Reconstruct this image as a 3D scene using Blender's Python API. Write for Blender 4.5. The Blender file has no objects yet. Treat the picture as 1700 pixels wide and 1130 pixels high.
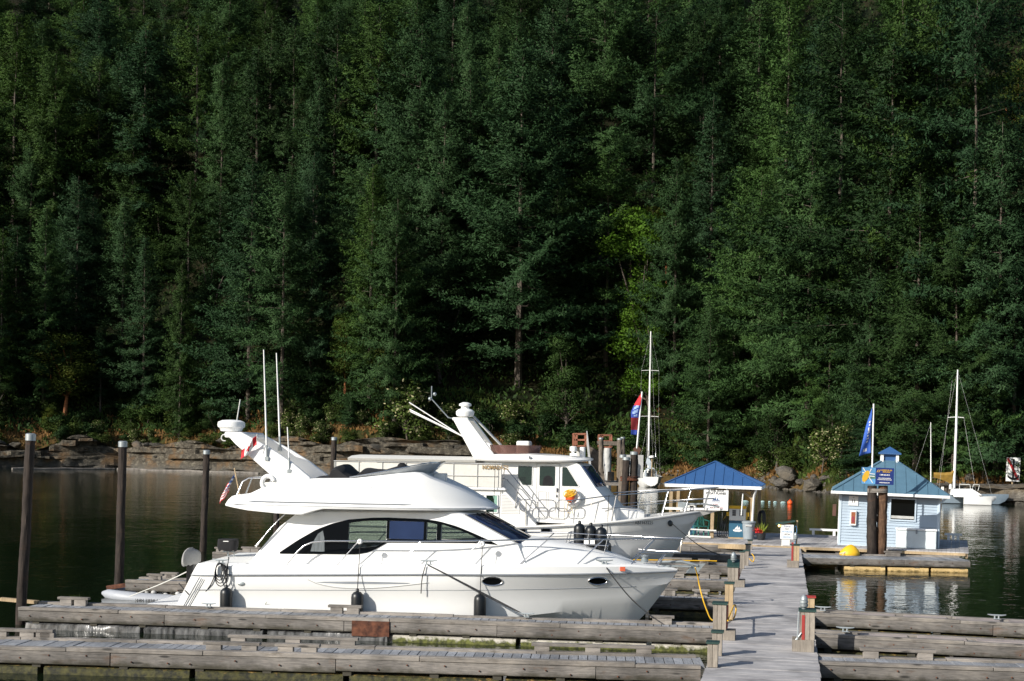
import bpy, bmesh, math, random
import numpy as np
from mathutils import Vector, Matrix, noise
R = math.radians
random.seed(11)
scene = bpy.context.scene
col = scene.collection

# ------------------------------------------------------------------ camera, sky, sun, exposure
F, HY, CH, ROLL = 2200.0, 745.0, 3.8, .018       # focal length in photo pixels (1700 wide), horizon row, eye height, roll
cam_d = bpy.data.cameras.new("camera")
cam = bpy.data.objects.new("camera", cam_d); col.objects.link(cam)
cam_d.sensor_width = 36; cam_d.lens = F / 1700 * 36
cam_d.shift_y = (HY - 565) / 1700
cam_d.clip_start = .1; cam_d.clip_end = 3000
cam.matrix_world = Matrix.Translation((0, 0, CH)) @ Matrix.Rotation(R(90), 4, 'X') @ Matrix.Rotation(ROLL, 4, 'Z')
scene.camera = cam

SUN_AZ, SUN_EL = 52, 27                            # degrees left of straight behind the camera, above the horizon
sx, sy, sz = -math.sin(R(SUN_AZ)) * math.cos(R(SUN_EL)), -math.cos(R(SUN_AZ)) * math.cos(R(SUN_EL)), math.sin(R(SUN_EL))
world = bpy.data.worlds.new("World"); scene.world = world; world.use_nodes = True
wn = world.node_tree.nodes; wl = world.node_tree.links
sky = wn.new("ShaderNodeTexSky"); sky.sky_type = 'NISHITA'; sky.sun_disc = False
sky.sun_elevation = R(SUN_EL); sky.sun_rotation = R(180 + SUN_AZ)
wl.new(sky.outputs[0], wn["Background"].inputs[0]); wn["Background"].inputs[1].default_value = .085
sun_d = bpy.data.lights.new("sun", 'SUN'); sun_d.energy = 4.2; sun_d.angle = R(.5); sun_d.color = (1, .95, .86)
sun = bpy.data.objects.new("sun", sun_d); col.objects.link(sun)
sun.rotation_euler = Vector((sx, sy, sz)).to_track_quat('Z', 'Y').to_euler()
scene.view_settings.view_transform = 'Standard'; scene.view_settings.look = 'None'
scene.view_settings.exposure = .52; scene.view_settings.gamma = 1
scene.cycles.max_bounces = 6; scene.cycles.transparent_max_bounces = 12
scene.cycles.use_adaptive_sampling = True

# ------------------------------------------------------------------ surveying: photo pixel -> point in the place
cr_, sr_ = math.cos(ROLL), math.sin(ROLL)
def ray(x, y):
    a, b = (x - 850) / F, (HY - y) / F
    return Vector((cr_ * a - sr_ * b, 1, sr_ * a + cr_ * b))
def on_z(x, y, z):
    d = ray(x, y); t = (z - CH) / d.z
    return Vector((t * d.x, t, z))
def on_y(x, y, Y):
    d = ray(x, y); return Vector((Y * d.x, Y, CH + Y * d.z))
def proj(p):
    z = p[2] - CH
    return 850 + F * (cr_ * p[0] + sr_ * z) / p[1], HY - F * (-sr_ * p[0] + cr_ * z) / p[1]

# ------------------------------------------------------------------ materials
MATS = {}
def nd(nt, kind, **kw):
    n = nt.nodes.new(kind)
    for k, v in kw.items(): setattr(n, k, v)
    return n
def base_mat(name):
    m = bpy.data.materials.new(name); m.use_nodes = True; MATS[name] = m
    return m, m.node_tree, m.node_tree.nodes["Principled BSDF"]
def ramp(nt, src, stops, interp='LINEAR'):
    r = nd(nt, "ShaderNodeValToRGB"); r.color_ramp.interpolation = interp
    els = r.color_ramp.elements
    while len(els) < len(stops): els.new(.5)
    for e, (p, c) in zip(els, stops):
        e.position = p; e.color = (c[0], c[1], c[2], 1)
    nt.links.new(src, r.inputs[0]); return r.outputs[0]
def coords(nt, scale=(1, 1, 1), kind="Object"):
    t = nd(nt, "ShaderNodeTexCoord"); mp = nd(nt, "ShaderNodeMapping")
    mp.inputs["Scale"].default_value = scale
    nt.links.new(t.outputs[kind], mp.inputs[0]); return mp.outputs[0]
def noise_t(nt, vec, scale, detail=4, rough=.55):
    n = nd(nt, "ShaderNodeTexNoise"); n.inputs["Scale"].default_value = scale
    n.inputs["Detail"].default_value = detail; n.inputs["Roughness"].default_value = rough
    nt.links.new(vec, n.inputs["Vector"]); return n.outputs["Fac"]
def mixc(nt, fac, a, b, mode='MIX'):
    m = nd(nt, "ShaderNodeMix", data_type='RGBA', blend_type=mode)
    for sock, v in ((m.inputs[0], fac), (m.inputs[6], a), (m.inputs[7], b)):
        if isinstance(v, (int, float)): sock.default_value = v
        elif isinstance(v, tuple): sock.default_value = (v[0], v[1], v[2], 1)
        else: nt.links.new(v, sock)
    return m.outputs[2]
def math_n(nt, op, a, b=0.0):
    m = nd(nt, "ShaderNodeMath", operation=op)
    for s, v in zip(m.inputs, (a, b)):
        if isinstance(v, (int, float)): s.default_value = v
        else: nt.links.new(v, s)
    return m.outputs[0]
def bump(nt, bs, h, strength=.3, dist=.02):
    b = nd(nt, "ShaderNodeBump"); b.inputs["Strength"].default_value = strength; b.inputs["Distance"].default_value = dist
    nt.links.new(h, b.inputs["Height"]); nt.links.new(b.outputs[0], bs.inputs["Normal"])
def pm(name, c, rough=.5, metal=0., var=.12, scale=4., stretch=(1, 1, 1), bmp=0., coat=0., c2=None, spec=.5):
    m, nt, bs = base_mat(name)
    v = coords(nt, stretch); n = noise_t(nt, v, scale, 5)
    lo = tuple(x * (1 - var) for x in c); hi = tuple(min(1, x * (1 + var)) for x in (c2 or c))
    cc = ramp(nt, n, [(.3, lo), (.7, hi)])
    nt.links.new(cc, bs.inputs["Base Color"])
    bs.inputs["Roughness"].default_value = rough; bs.inputs["Metallic"].default_value = metal
    bs.inputs["Coat Weight"].default_value = coat; bs.inputs["Specular IOR Level"].default_value = spec
    if bmp: bump(nt, bs, n, bmp)
    return m
def wood(name, dark, light, stretch, rough=.8, knots=True, islands=.35, stain=None, bscale=5., wet=False):
    m, nt, bs = base_mat(name)
    v = coords(nt, stretch)
    g = noise_t(nt, v, bscale, 7, .65)
    c = ramp(nt, g, [(.25, dark), (.5, tuple((a + b) / 2 for a, b in zip(dark, light))), (.75, light)])
    v2 = coords(nt, (1, 1, 1)); big = noise_t(nt, v2, 1.3, 4, .6)
    c = mixc(nt, 1.0, c, ramp(nt, big, [(.28, (.50, .49, .48)), (.5, (1, .98, .96)), (.72, (1.35, 1.31, 1.25))]), 'MULTIPLY')
    if knots:
        vo = nd(nt, "ShaderNodeTexVoronoi"); vo.inputs["Scale"].default_value = 1.0
        nt.links.new(coords(nt, (1.5, 2.0, 6.5)), vo.inputs["Vector"])
        k = ramp(nt, vo.outputs["Distance"], [(.09, (.9, .9, .9)), (.17, (0, 0, 0))])
        c = mixc(nt, k, c, tuple(x * .35 for x in dark))
    if stain:
        sn = noise_t(nt, coords(nt, (1, 1, 2.5)), 2.2, 4, .6)
        c = mixc(nt, ramp(nt, sn, [(.58, (0, 0, 0)), (.7, (.7, .7, .7))]), c, stain)
    if wet:                                        # damp, algae-dark lower edge where the swell reaches
        tc = nd(nt, "ShaderNodeTexCoord"); sp = nd(nt, "ShaderNodeSeparateXYZ"); nt.links.new(tc.outputs["Object"], sp.inputs[0])
        h = math_n(nt, 'ADD', sp.outputs["Z"], math_n(nt, 'MULTIPLY', math_n(nt, 'SUBTRACT', noise_t(nt, coords(nt, (2, 2, 3)), 2.2, 4), .5), .22))
        c = mixc(nt, ramp(nt, h, [(.17, (.85, .85, .85)), (.26, (0, 0, 0))]), c, (.035, .032, .020))
    gi = nd(nt, "ShaderNodeNewGeometry")
    isl = ramp(nt, gi.outputs["Random Per Island"], [(0, (1 - islands,) * 3), (1, (1 + islands,) * 3)])
    c = mixc(nt, 1.0, c, isl, 'MULTIPLY')
    nt.links.new(c, bs.inputs["Base Color"]); bs.inputs["Roughness"].default_value = rough
    bs.inputs["Specular IOR Level"].default_value = .3
    bump(nt, bs, g, .35, .006)
    return m
def leafy(name, cols, rough=.55, trans=.14, per_obj=.35, spot=None):
    m, nt, bs = base_mat(name)
    gi = nd(nt, "ShaderNodeNewGeometry"); oi = nd(nt, "ShaderNodeObjectInfo")
    n = noise_t(nt, coords(nt), .55, 3)
    c = ramp(nt, n, [(.25, cols[0]), (.55, cols[1]), (.8, cols[2])])
    c = mixc(nt, 1.0, c, ramp(nt, gi.outputs["Random Per Island"], [(0, (.72,) * 3), (1, (1.3,) * 3)]), 'MULTIPLY')
    c = mixc(nt, 1.0, c, ramp(nt, oi.outputs["Random"], [(0, (1 - per_obj, 1 - per_obj * .8, 1 - per_obj * .4)), (.5, (1, 1, 1)), (1, (1 + per_obj, 1 + per_obj * .9, 1.))]), 'MULTIPLY')
    if spot:
        c = mixc(nt, ramp(nt, gi.outputs["Random Per Island"], [(1 - spot[0], (0, 0, 0)), (1 - spot[0] + .01, (1, 1, 1))]), c, spot[1])
    nt.links.new(c, bs.inputs["Base Color"]); bs.inputs["Roughness"].default_value = rough
    bs.inputs["Specular IOR Level"].default_value = .06
    if trans:
        t = nd(nt, "ShaderNodeBsdfTranslucent"); nt.links.new(c, t.inputs[0])
        mx = nd(nt, "ShaderNodeMixShader"); mx.inputs[0].default_value = trans
        out = nt.nodes["Material Output"]
        nt.links.new(bs.outputs[0], mx.inputs[1]); nt.links.new(t.outputs[0], mx.inputs[2]); nt.links.new(mx.outputs[0], out.inputs[0])
    return m

gel = pm("white_gelcoat", (.82, .82, .81), .45, var=.012, spec=.28)
cream = pm("cream_gelcoat", (.81, .80, .775), .35, var=.02, coat=.3)
greyline = pm("grey_pinstripe", (.25, .27, .30), .4)
softgrey = pm("pale_grey_trim", (.45, .45, .44), .45)
steel = pm("stainless_steel", (.62, .62, .63), .22, metal=1, var=.04)
galv = pm("galvanised_metal", (.34, .375, .39), .5, metal=.6, var=.15)
blackrub = pm("black_rubber", (.006, .008, .011), .4, var=.2)
blackcloth = pm("black_canvas", (.008, .008, .010), .9, var=.3, bmp=.2)
greycloth = pm("grey_canvas", (.27, .27, .265), .85, var=.1, scale=9, bmp=.3)
bimini = pm("pale_mesh_cloth", (.66, .645, .60), .85, var=.06, scale=12, bmp=.1)
darkglass = pm("dark_tinted_glass", (.003, .0035, .004), .08, var=.1, spec=.08)
blueglass = pm("blue_tinted_glass", (.016, .028, .075), .08, var=.1, spec=.3)
greenglass = pm("green_tinted_glass", (.010, .022, .016), .05, var=.2, spec=.6)
sliver = pm("frosted_windscreen", (.40, .42, .44), .15, var=.08)
def tinted(name, c):
    m, nt, bs = base_mat(name); bs.inputs["Base Color"].default_value = (*c, 1); bs.inputs["Roughness"].default_value = .1
    tr = nd(nt, "ShaderNodeBsdfTransparent"); tr.inputs[0].default_value = (.55, .42, .38, 1); mx = nd(nt, "ShaderNodeMixShader"); mx.inputs[0].default_value = .55
    nt.links.new(bs.outputs[0], mx.inputs[1]); nt.links.new(tr.outputs[0], mx.inputs[2]); nt.links.new(mx.outputs[0], nt.nodes["Material Output"].inputs[0]); return m
pinkscreen = tinted("smoked_rose_windscreen", (.20, .11, .095))
brown = pm("brown_paint", (.10, .045, .03), .6, var=.15)
white = pm("white_paint", (.80, .80, .79), .5, var=.03)
offwhite = pm("off_white_plastic", (.70, .70, .67), .45, var=.04)
red = pm("red_paint", (.30, .03, .025), .5, var=.1)
brick = pm("red_brown_stain", (.22, .03, .025), .6, var=.15)
orange = pm("orange_plastic", (.75, .10, .02), .4, var=.06)
yellow = pm("yellow_plastic", (.75, .45, .02), .45, var=.08)
yellowhose = pm("yellow_hose", (.70, .40, .02), .5, var=.08)
rope_b = pm("dark_rope", (.012, .013, .016), .8, var=.3)
rope_w = pm("pale_rope", (.55, .55, .52), .8, var=.1)
blueflag = pm("blue_flag_cloth", (.03, .10, .42), .8, var=.12)
navy = pm("navy_paint", (.012, .03, .16), .5, var=.08)
skyblue = pm("sky_blue_print", (.10, .28, .52), .5, var=.3, scale=2)
darkgreen = pm("dark_green_paint", (.014, .045, .038), .6, var=.2)
teal = pm("teal_paint", (.02, .10, .17), .5, var=.08)
gold = pm("gold_print", (.65, .38, .03), .5, var=.05)
tan = pm("tan_lettering", (.36, .25, .12), .6)
ink = pm("black_print", (.012, .012, .014), .6, var=.1)
blueink = pm("blue_print", (.03, .08, .22), .6, var=.1)
redink = pm("maroon_print", (.25, .03, .05), .6, var=.1)
rust = pm("rusty_steel", (.07, .018, .008), .85, var=.55, scale=9, bmp=.4, c2=(.11, .040, .020))
trashgrey = pm("grey_plastic", (.26, .30, .33), .55, var=.06)
terracotta = pm("black_pot", (.02, .022, .025), .6)
petal = pm("red_petals", (.60, .02, .02), .6, var=.2)
chairgreen = pm("green_plastic", (.02, .13, .11), .4, var=.08)
mustard = pm("mustard_canvas", (.22, .13, .02), .85, var=.2)
bluehull = pm("blue_grey_hull_shade", (.22, .28, .34), .45, var=.06)  # white hull in shade: the shade is put into this blue-grey colour
sailcover = pm("grey_blue_sailcover", (.36, .41, .46), .8, var=.15, bmp=.2)
woodraw = wood("fresh_lumber", (.30, .22, .13), (.47, .37, .24), (9, 9, .8), islands=.12)
weather = wood("weathered_beam", (.075, .072, .070), (.245, .228, .214), (.9, 8, 9), islands=.30, stain=(.12, .075, .05), wet=True)
railwood = wood("weathered_rail", (.13, .122, .115), (.31, .285, .26), (.9, 8, 9), islands=.32, stain=(.10, .085, .07))
slat = wood("grey_decking", (.15, .165, .19), (.34, .355, .38), (9, .9, 9), islands=.22, knots=False)  # blue-grey carries the sky's reflection in the boards' own colour
plank = wood("walkway_planks", (.26, .258, .268), (.46, .452, .46), (.9, 9, 9), islands=.10, knots=False)
postwood = wood("weathered_post", (.17, .15, .13), (.36, .325, .28), (9, 9, .8), islands=.2)
creosote = wood("creosoted_pile", (.005, .004, .004), (.055, .042, .035), (11, 11, .6), islands=.05, knots=False, stain=(.06, .034, .022))
pilegrey = wood("weathered_pile", (.05, .042, .036), (.22, .185, .15), (5, 5, .5), islands=.1, knots=False)
redwood = wood("red_cedar_rail", (.20, .075, .045), (.34, .15, .10), (3, 3, 3), islands=.15, knots=False)
bark = wood("grey_bark", (.04, .034, .028), (.13, .11, .09), (4, 4, .6), islands=.1, knots=False)
redbark = wood("arbutus_bark", (.20, .07, .025), (.40, .17, .075), (3, 3, .8), islands=.1, knots=False)

def glass_see():
    m, nt, bs = base_mat("thin_tinted_glass")
    tr = nd(nt, "ShaderNodeBsdfTransparent"); tr.inputs[0].default_value = (.62, .66, .62, 1)
    gl = nd(nt, "ShaderNodeBsdfGlossy"); gl.inputs["Roughness"].default_value = .02
    fr = nd(nt, "ShaderNodeFresnel"); fr.inputs[0].default_value = 1.45
    mx = nd(nt, "ShaderNodeMixShader")
    nt.links.new(fr.outputs[0], mx.inputs[0]); nt.links.new(tr.outputs[0], mx.inputs[1]); nt.links.new(gl.outputs[0], mx.inputs[2])
    nt.links.new(mx.outputs[0], nt.nodes["Material Output"].inputs[0]); return m
seeglass = glass_see()

def float_mat(name, foam, slimy, top):
    m, nt, bs = base_mat(name)
    tc = nd(nt, "ShaderNodeTexCoord"); sp = nd(nt, "ShaderNodeSeparateXYZ"); nt.links.new(tc.outputs["Object"], sp.inputs[0])
    n = noise_t(nt, coords(nt, (3, 3, 3)), 2.5, 6, .65)
    h = math_n(nt, 'ADD', sp.outputs["Z"], math_n(nt, 'MULTIPLY', math_n(nt, 'SUBTRACT', n, .5), .30))
    slime = ramp(nt, noise_t(nt, coords(nt, (4, 4, 4)), 3, 5), [(.35, slimy[0]), (.65, slimy[1])])
    k = ramp(nt, h, [(top - .03, (1, 1, 1)), (top + .03, (0, 0, 0))])
    f2 = ramp(nt, noise_t(nt, coords(nt, (.7, 3, 3)), 4, 5), [(.3, tuple(x * .65 for x in foam)), (.7, foam)])
    nt.links.new(mixc(nt, k, f2, slime), bs.inputs["Base Color"]); bs.inputs["Roughness"].default_value = .75
    bump(nt, bs, n, .5, .03); return m
foam_w = float_mat("slimy_white_foam", (.62, .58, .50), ((.03, .035, .008), (.14, .15, .03)), .085)
foam_y = float_mat("slimy_yellow_foam", (.55, .34, .10), ((.010, .011, .005), (.07, .065, .016)), .16)
foam_cl = float_mat("yellow_foam", (.70, .50, .22), ((.10, .07, .02), (.30, .20, .07)), .03)
wrap = pm("black_plastic_wrap", (.03, .031, .033), .28, var=.6, scale=3, stretch=(3, 1, 1), bmp=1., c2=(.14, .14, .14))

# ------------------------------------------------------------------ mesh helpers
class MB:
    def __init__(s): s.v, s.f, s.m = [], [], []
    def add(s, vs, fs, mi=0):
        b = len(s.v); s.v += [tuple(p) for p in vs]
        s.f += [tuple(i + b for i in f) for f in fs]; s.m += [mi] * len(fs); return s
    def box(s, x0, x1, y0, y1, z0, z1, mi=0, M=None):
        vs = [(x, y, z) for z in (z0, z1) for y in (y0, y1) for x in (x0, x1)]
        if M: vs = [M @ Vector(p) for p in vs]
        return s.add(vs, [(0, 2, 3, 1), (4, 5, 7, 6), (0, 1, 5, 4), (2, 6, 7, 3), (0, 4, 6, 2), (1, 3, 7, 5)], mi)
    def bar(s, a, b, w, h, mi=0, up=(0, 0, 1)):
        a, b = Vector(a), Vector(b); d = (b - a); L = d.length; d /= L
        u = Vector(up); side = d.cross(u)
        if side.length < 1e-4: side = d.cross(Vector((1, 0, 0)))
        side.normalize(); u = side.cross(d)
        vs = []
        for p in (a, b):
            for i, j in ((-1, -1), (1, -1), (1, 1), (-1, 1)):
                vs.append(p + side * (w / 2 * i) + u * (h / 2 * j))
        return s.add(vs, [(0, 3, 2, 1), (4, 5, 6, 7), (0, 1, 5, 4), (1, 2, 6, 5), (2, 3, 7, 6), (3, 0, 4, 7)], mi)
    def tube(s, pts, r, n=8, mi=0, closed=False):
        pts = [Vector(p) for p in pts]; k = len(pts)
        rs = r if isinstance(r, (list, tuple)) else [r] * k
        vs, fs = [], []; ref = None
        for i, p in enumerate(pts):
            a = pts[i - 1] if (i > 0 or closed) else pts[i]
            b = pts[(i + 1) % k] if (i < k - 1 or closed) else pts[i]
            d = (b - a)
            d = d.normalized() if d.length > 1e-9 else Vector((0, 0, 1))
            if ref is None:
                ref = d.cross(Vector((0, 0, 1)))
                if ref.length < .05: ref = d.cross(Vector((1, 0, 0)))
            ref = (ref - d * ref.dot(d)).normalized(); w = d.cross(ref)
            for j in range(n):
                t = 2 * math.pi * j / n
                vs.append(p + (ref * math.cos(t) + w * math.sin(t)) * rs[i])
        for i in range(k if closed else k - 1):
            i2 = (i + 1) % k
            for j in range(n):
                j2 = (j + 1) % n
                fs.append((i * n + j, i2 * n + j, i2 * n + j2, i * n + j2))
        if not closed:
            fs.append(tuple(range(n))); fs.append(tuple((k - 1) * n + j for j in reversed(range(n))))
        return s.add(vs, fs, mi)
    def lathe(s, prof, c=(0, 0, 0), n=16, mi=0, M=None):
        vs, fs = [], []
        for (r, z) in prof:
            for j in range(n):
                t = 2 * math.pi * j / n
                p = Vector((r * math.cos(t), r * math.sin(t), z))
                if M: p = M @ p
                vs.append((p.x + c[0], p.y + c[1], p.z + c[2]))
        for i in range(len(prof) - 1):
            for j in range(n):
                j2 = (j + 1) % n
                fs.append((i * n + j, i * n + j2, (i + 1) * n + j2, (i + 1) * n + j))
        fs.append(tuple(reversed(range(n)))); fs.append(tuple((len(prof) - 1) * n + j for j in range(n)))
        return s.add(vs, fs, mi)
    def prism(s, poly, fn0, fn1, mi=0):
        n = len(poly); vs = [fn0(*p) for p in poly] + [fn1(*p) for p in poly]
        fs = [tuple(range(n)), tuple(reversed(range(n, 2 * n)))]
        fs += [(i, i + n, (i + 1) % n + n, (i + 1) % n) for i in range(n)]
        return s.add(vs, fs, mi)
    def py(s, poly, y0, y1, mi=0):
        return s.prism(poly, lambda x, z: (x, y0, z), lambda x, z: (x, y1, z), mi)
    def loft(s, rings, mi=0, closed=True, caps=True):
        n = len(rings[0]); vs = [p for r in rings for p in r]; fs = []
        for i in range(len(rings) - 1):
            for j in range(n if closed else n - 1):
                j2 = (j + 1) % n
                fs.append((i * n + j, (i + 1) * n + j, (i + 1) * n + j2, i * n + j2))
        if caps and closed:
            fs.append(tuple(range(n))); fs.append(tuple((len(rings) - 1) * n + j for j in reversed(range(n))))
        return s.add(vs, fs, mi)
    def ball(s, c, r, n=14, m=8, mi=0, sc=(1, 1, 1)):
        prof = [(max(1e-4, r * math.sin(math.pi * i / m)), -r * math.cos(math.pi * i / m)) for i in range(m + 1)]
        return s.lathe(prof, c, n, mi, Matrix.Diagonal((sc[0], sc[1], sc[2])))
    def mesh(s, name, mats, smooth=None, fix=True):
        me = bpy.data.meshes.new(name); me.from_pydata(s.v, [], s.f)
        for m in (mats if isinstance(mats, (list, tuple)) else [mats]): me.materials.append(m)
        if any(s.m): me.polygons.foreach_set("material_index", s.m)
        if fix:
            bm = bmesh.new(); bm.from_mesh(me); bmesh.ops.recalc_face_normals(bm, faces=bm.faces); bm.to_mesh(me); bm.free()
        if smooth is not None:
            me.polygons.foreach_set("use_smooth", [True] * len(me.polygons)); me.set_sharp_from_angle(angle=R(smooth))
        me.update(); return me
    def build(s, name, mats, parent=None, smooth=None, bevel=0, fix=True, label=None):
        o = bpy.data.objects.new(name, s.mesh(name, mats, smooth, fix)); col.objects.link(o)
        if parent: o.parent = parent
        if bevel:
            b = o.modifiers.new("bevel", 'BEVEL'); b.width = bevel; b.segments = 2; b.limit_method = 'ANGLE'; b.angle_limit = R(40)
            if smooth is None:
                pass
        if label: o["label"] = label
        return o
def tag(o, label, cat, group=None):
    o["label"] = label; o["category"] = cat
    if group: o["group"] = group
    return o
def thing(name, loc, rz, label, cat, group=None, tilt=0.):
    o = bpy.data.objects.new(name, None); col.objects.link(o)
    o.location = loc; o.rotation_euler = (0, tilt, rz); o.empty_display_size = .3
    return tag(o, label, cat, group)
def struct(o): o["kind"] = "structure"; return o
def copy_tree(o, parent=None):
    c = o.copy(); col.objects.link(c)
    if parent: c.parent = parent
    for ch in o.children: copy_tree(ch, c)
    return c
def text(body, size, mat, parent, M, name="lettering", depth=.004, align='CENTER', bold=0., sx_=1., shear=0.):
    cu = bpy.data.curves.new("t", 'FONT'); cu.body = body; cu.size = size; cu.extrude = depth; cu.align_x = align; cu.align_y = 'CENTER'
    cu.offset = bold; cu.resolution_u = 3; cu.shear = shear
    ob = bpy.data.objects.new("t", cu); col.objects.link(ob)
    dg = bpy.context.evaluated_depsgraph_get(); me = bpy.data.meshes.new_from_object(ob.evaluated_get(dg))
    me.name = name; me.materials.clear(); me.materials.append(mat)
    bpy.data.objects.remove(ob); bpy.data.curves.remove(cu)
    me.transform(M @ Matrix.Diagonal((sx_, 1, 1, 1)))
    o = bpy.data.objects.new(name, me); col.objects.link(o); o.parent = parent
    return o
def face_mat(x, y, z):                       # lettering upright on a face that looks towards -y
    return Matrix.Translation((x, y, z)) @ Matrix.Rotation(R(90), 4, 'X')
def smoothstep(a, b, x):
    t = max(0, min(1, (x - a) / (b - a))); return t * t * (3 - 2 * t)
def interp(tab, x):
    if x <= tab[0][0]: return tab[0][1]
    for (a, p), (b, q) in zip(tab, tab[1:]):
        if x <= b: return p + (q - p) * (x - a) / (b - a)
    return tab[-1][1]
def arc(c, r, a0, a1, n, ax='xz'):
    out = []
    for i in range(n + 1):
        t = R(a0 + (a1 - a0) * i / n); p, q = r * math.cos(t), r * math.sin(t)
        out.append((c[0] + p, c[1], c[2] + q) if ax == 'xz' else (c[0] + p, c[1] + q, c[2]) if ax == 'xy' else (c[0], c[1] + p, c[2] + q))
    return out

pinkboard = wood("pinkish_walk_board", (.25, .22, .21), (.40, .35, .335), (.9, 9, 9), islands=.08, knots=False)

def hermite(tab, x):                               # smooth curve through a table
    if x <= tab[0][0]: return tab[0][1]
    if x >= tab[-1][0]: return tab[-1][1]
    n = len(tab); i = max(k for k in range(n - 1) if tab[k][0] <= x)
    def sl(k):
        if k == 0 or k == n - 1: j = min(max(k, 1), n - 1); return (tab[j][1] - tab[j - 1][1]) / (tab[j][0] - tab[j - 1][0])
        return (tab[k + 1][1] - tab[k - 1][1]) / (tab[k + 1][0] - tab[k - 1][0])
    (a, p), (b, q) = tab[i], tab[i + 1]; h = b - a; t = (x - a) / h
    return p * (1 + 2 * t) * (1 - t) ** 2 + q * t * t * (3 - 2 * t) + h * (sl(i) * t * (1 - t) ** 2 - sl(i + 1) * t * t * (1 - t))

# ------------------------------------------------------------------ the hillside, shore and water
SH = [(-400, 168), (-200, 172), (0, 180), (200, 188), (400, 177), (560, 166), (800, 162), (1000, 158), (1150, 156), (1250, 152), (1330, 137), (1450, 120), (1560, 111), (1700, 108), (1900, 106), (2200, 106)]
def shore(u): return interp(SH, 850 + F * u)
def rockh(u): return interp([(0, 3.8), (300, 4.3), (560, 5.6), (760, 5.6), (900, 3.2), (1150, 1.2), (1350, 1.3), (1700, 2.0)], 850 + F * u)
def ground(X, Y):
    u = X / Y; t = Y - shore(u); h = rockh(u)
    if t < 0: return t * .6
    z = (h + .3) * smoothstep(1.8, 4.6, t) - .3
    z += max(0, t - 4) * interp([(0, .2), (5, .33), (13, .62), (60, .70), (400, .70)], t)
    z += noise.noise(Vector((X * .05, Y * .05, 0))) * 2.2 * smoothstep(6, 30, t) + noise.noise(Vector((X * .3, Y * .3, 3))) * .5 * smoothstep(1, 8, t)
    return z
def hill_mat(name, tones):
    m, nt, bs = base_mat(name)
    n1 = noise_t(nt, coords(nt), .12, 5, .6); n2 = noise_t(nt, coords(nt), 1.1, 6, .65)
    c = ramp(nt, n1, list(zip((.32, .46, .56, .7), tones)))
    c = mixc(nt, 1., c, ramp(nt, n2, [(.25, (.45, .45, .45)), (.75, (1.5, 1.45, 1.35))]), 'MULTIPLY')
    nt.links.new(c, bs.inputs["Base Color"]); bs.inputs["Roughness"].default_value = .95; bs.inputs["Specular IOR Level"].default_value = .1
    bump(nt, bs, n2, .8, .3); return m
def rock_mat(name, a, b, lichen):
    m, nt, bs = base_mat(name)
    n1 = noise_t(nt, coords(nt, (1, 1, 1.4)), 1.5, 9, .72); n2 = noise_t(nt, coords(nt), .35, 4)
    c = ramp(nt, n1, [(.32, tuple(x * .28 for x in a)), (.5, a), (.68, b)])
    c = mixc(nt, ramp(nt, n2, [(.5, (0, 0, 0)), (.62, (.75, .75, .75))]), c, lichen)
    vo = nd(nt, "ShaderNodeTexVoronoi", feature='DISTANCE_TO_EDGE'); vo.inputs["Scale"].default_value = .55
    nt.links.new(coords(nt, (.5, .8, 1.3)), vo.inputs["Vector"])
    c = mixc(nt, ramp(nt, vo.outputs["Distance"], [(.008, (.55, .55, .55)), (.03, (0, 0, 0))]), c, (.03, .027, .024))
    tc = nd(nt, "ShaderNodeTexCoord"); sp = nd(nt, "ShaderNodeSeparateXYZ"); nt.links.new(tc.outputs["Object"], sp.inputs[0])
    tide = math_n(nt, 'ADD', sp.outputs["Z"], math_n(nt, 'MULTIPLY', n1, .9))
    c = mixc(nt, ramp(nt, math_n(nt, 'MULTIPLY', tide, .2), [(.17, (1, 1, 1)), (.30, (0, 0, 0))]), c, mixc(nt, .55, c, (.10, .095, .085)))
    nt.links.new(c, bs.inputs["Base Color"]); bs.inputs["Roughness"].default_value = .85; bs.inputs["Specular IOR Level"].default_value = .2
    bump(nt, bs, n1, 1., .35); return m
bankm = hill_mat("dry_bank", ((.020, .030, .010), (.045, .045, .016), (.12, .072, .028), (.05, .05, .020)))
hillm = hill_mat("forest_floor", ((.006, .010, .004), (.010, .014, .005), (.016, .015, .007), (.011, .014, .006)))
rockm = rock_mat("shore_rock", (.085, .074, .057), (.20, .18, .14), (.16, .095, .045))
rubm = rock_mat("shore_rubble", (.12, .105, .09), (.27, .25, .215), (.17, .135, .09))

mb = MB(); us = [-1.1 + 2.2 * i / 300 for i in range(301)]
ts = [-6, -3, 0, 1.5, 3, 4.5, 6, 8, 10, 13, 16, 20, 25, 30, 36] + [42 + 8 * i for i in range(27)]
for t in ts:
    for u in us:
        Y = shore(u) + t; mb.v.append((u * Y, Y, ground(u * Y, Y)))
nu = len(us)
mb.f = [(i * nu + j, i * nu + j + 1, (i + 1) * nu + j + 1, (i + 1) * nu + j) for i in range(len(ts) - 1) for j in range(nu - 1)]
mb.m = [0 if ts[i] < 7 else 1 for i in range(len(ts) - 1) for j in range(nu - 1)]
struct(mb.build("hillside", [bankm, hillm], smooth=60))

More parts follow.
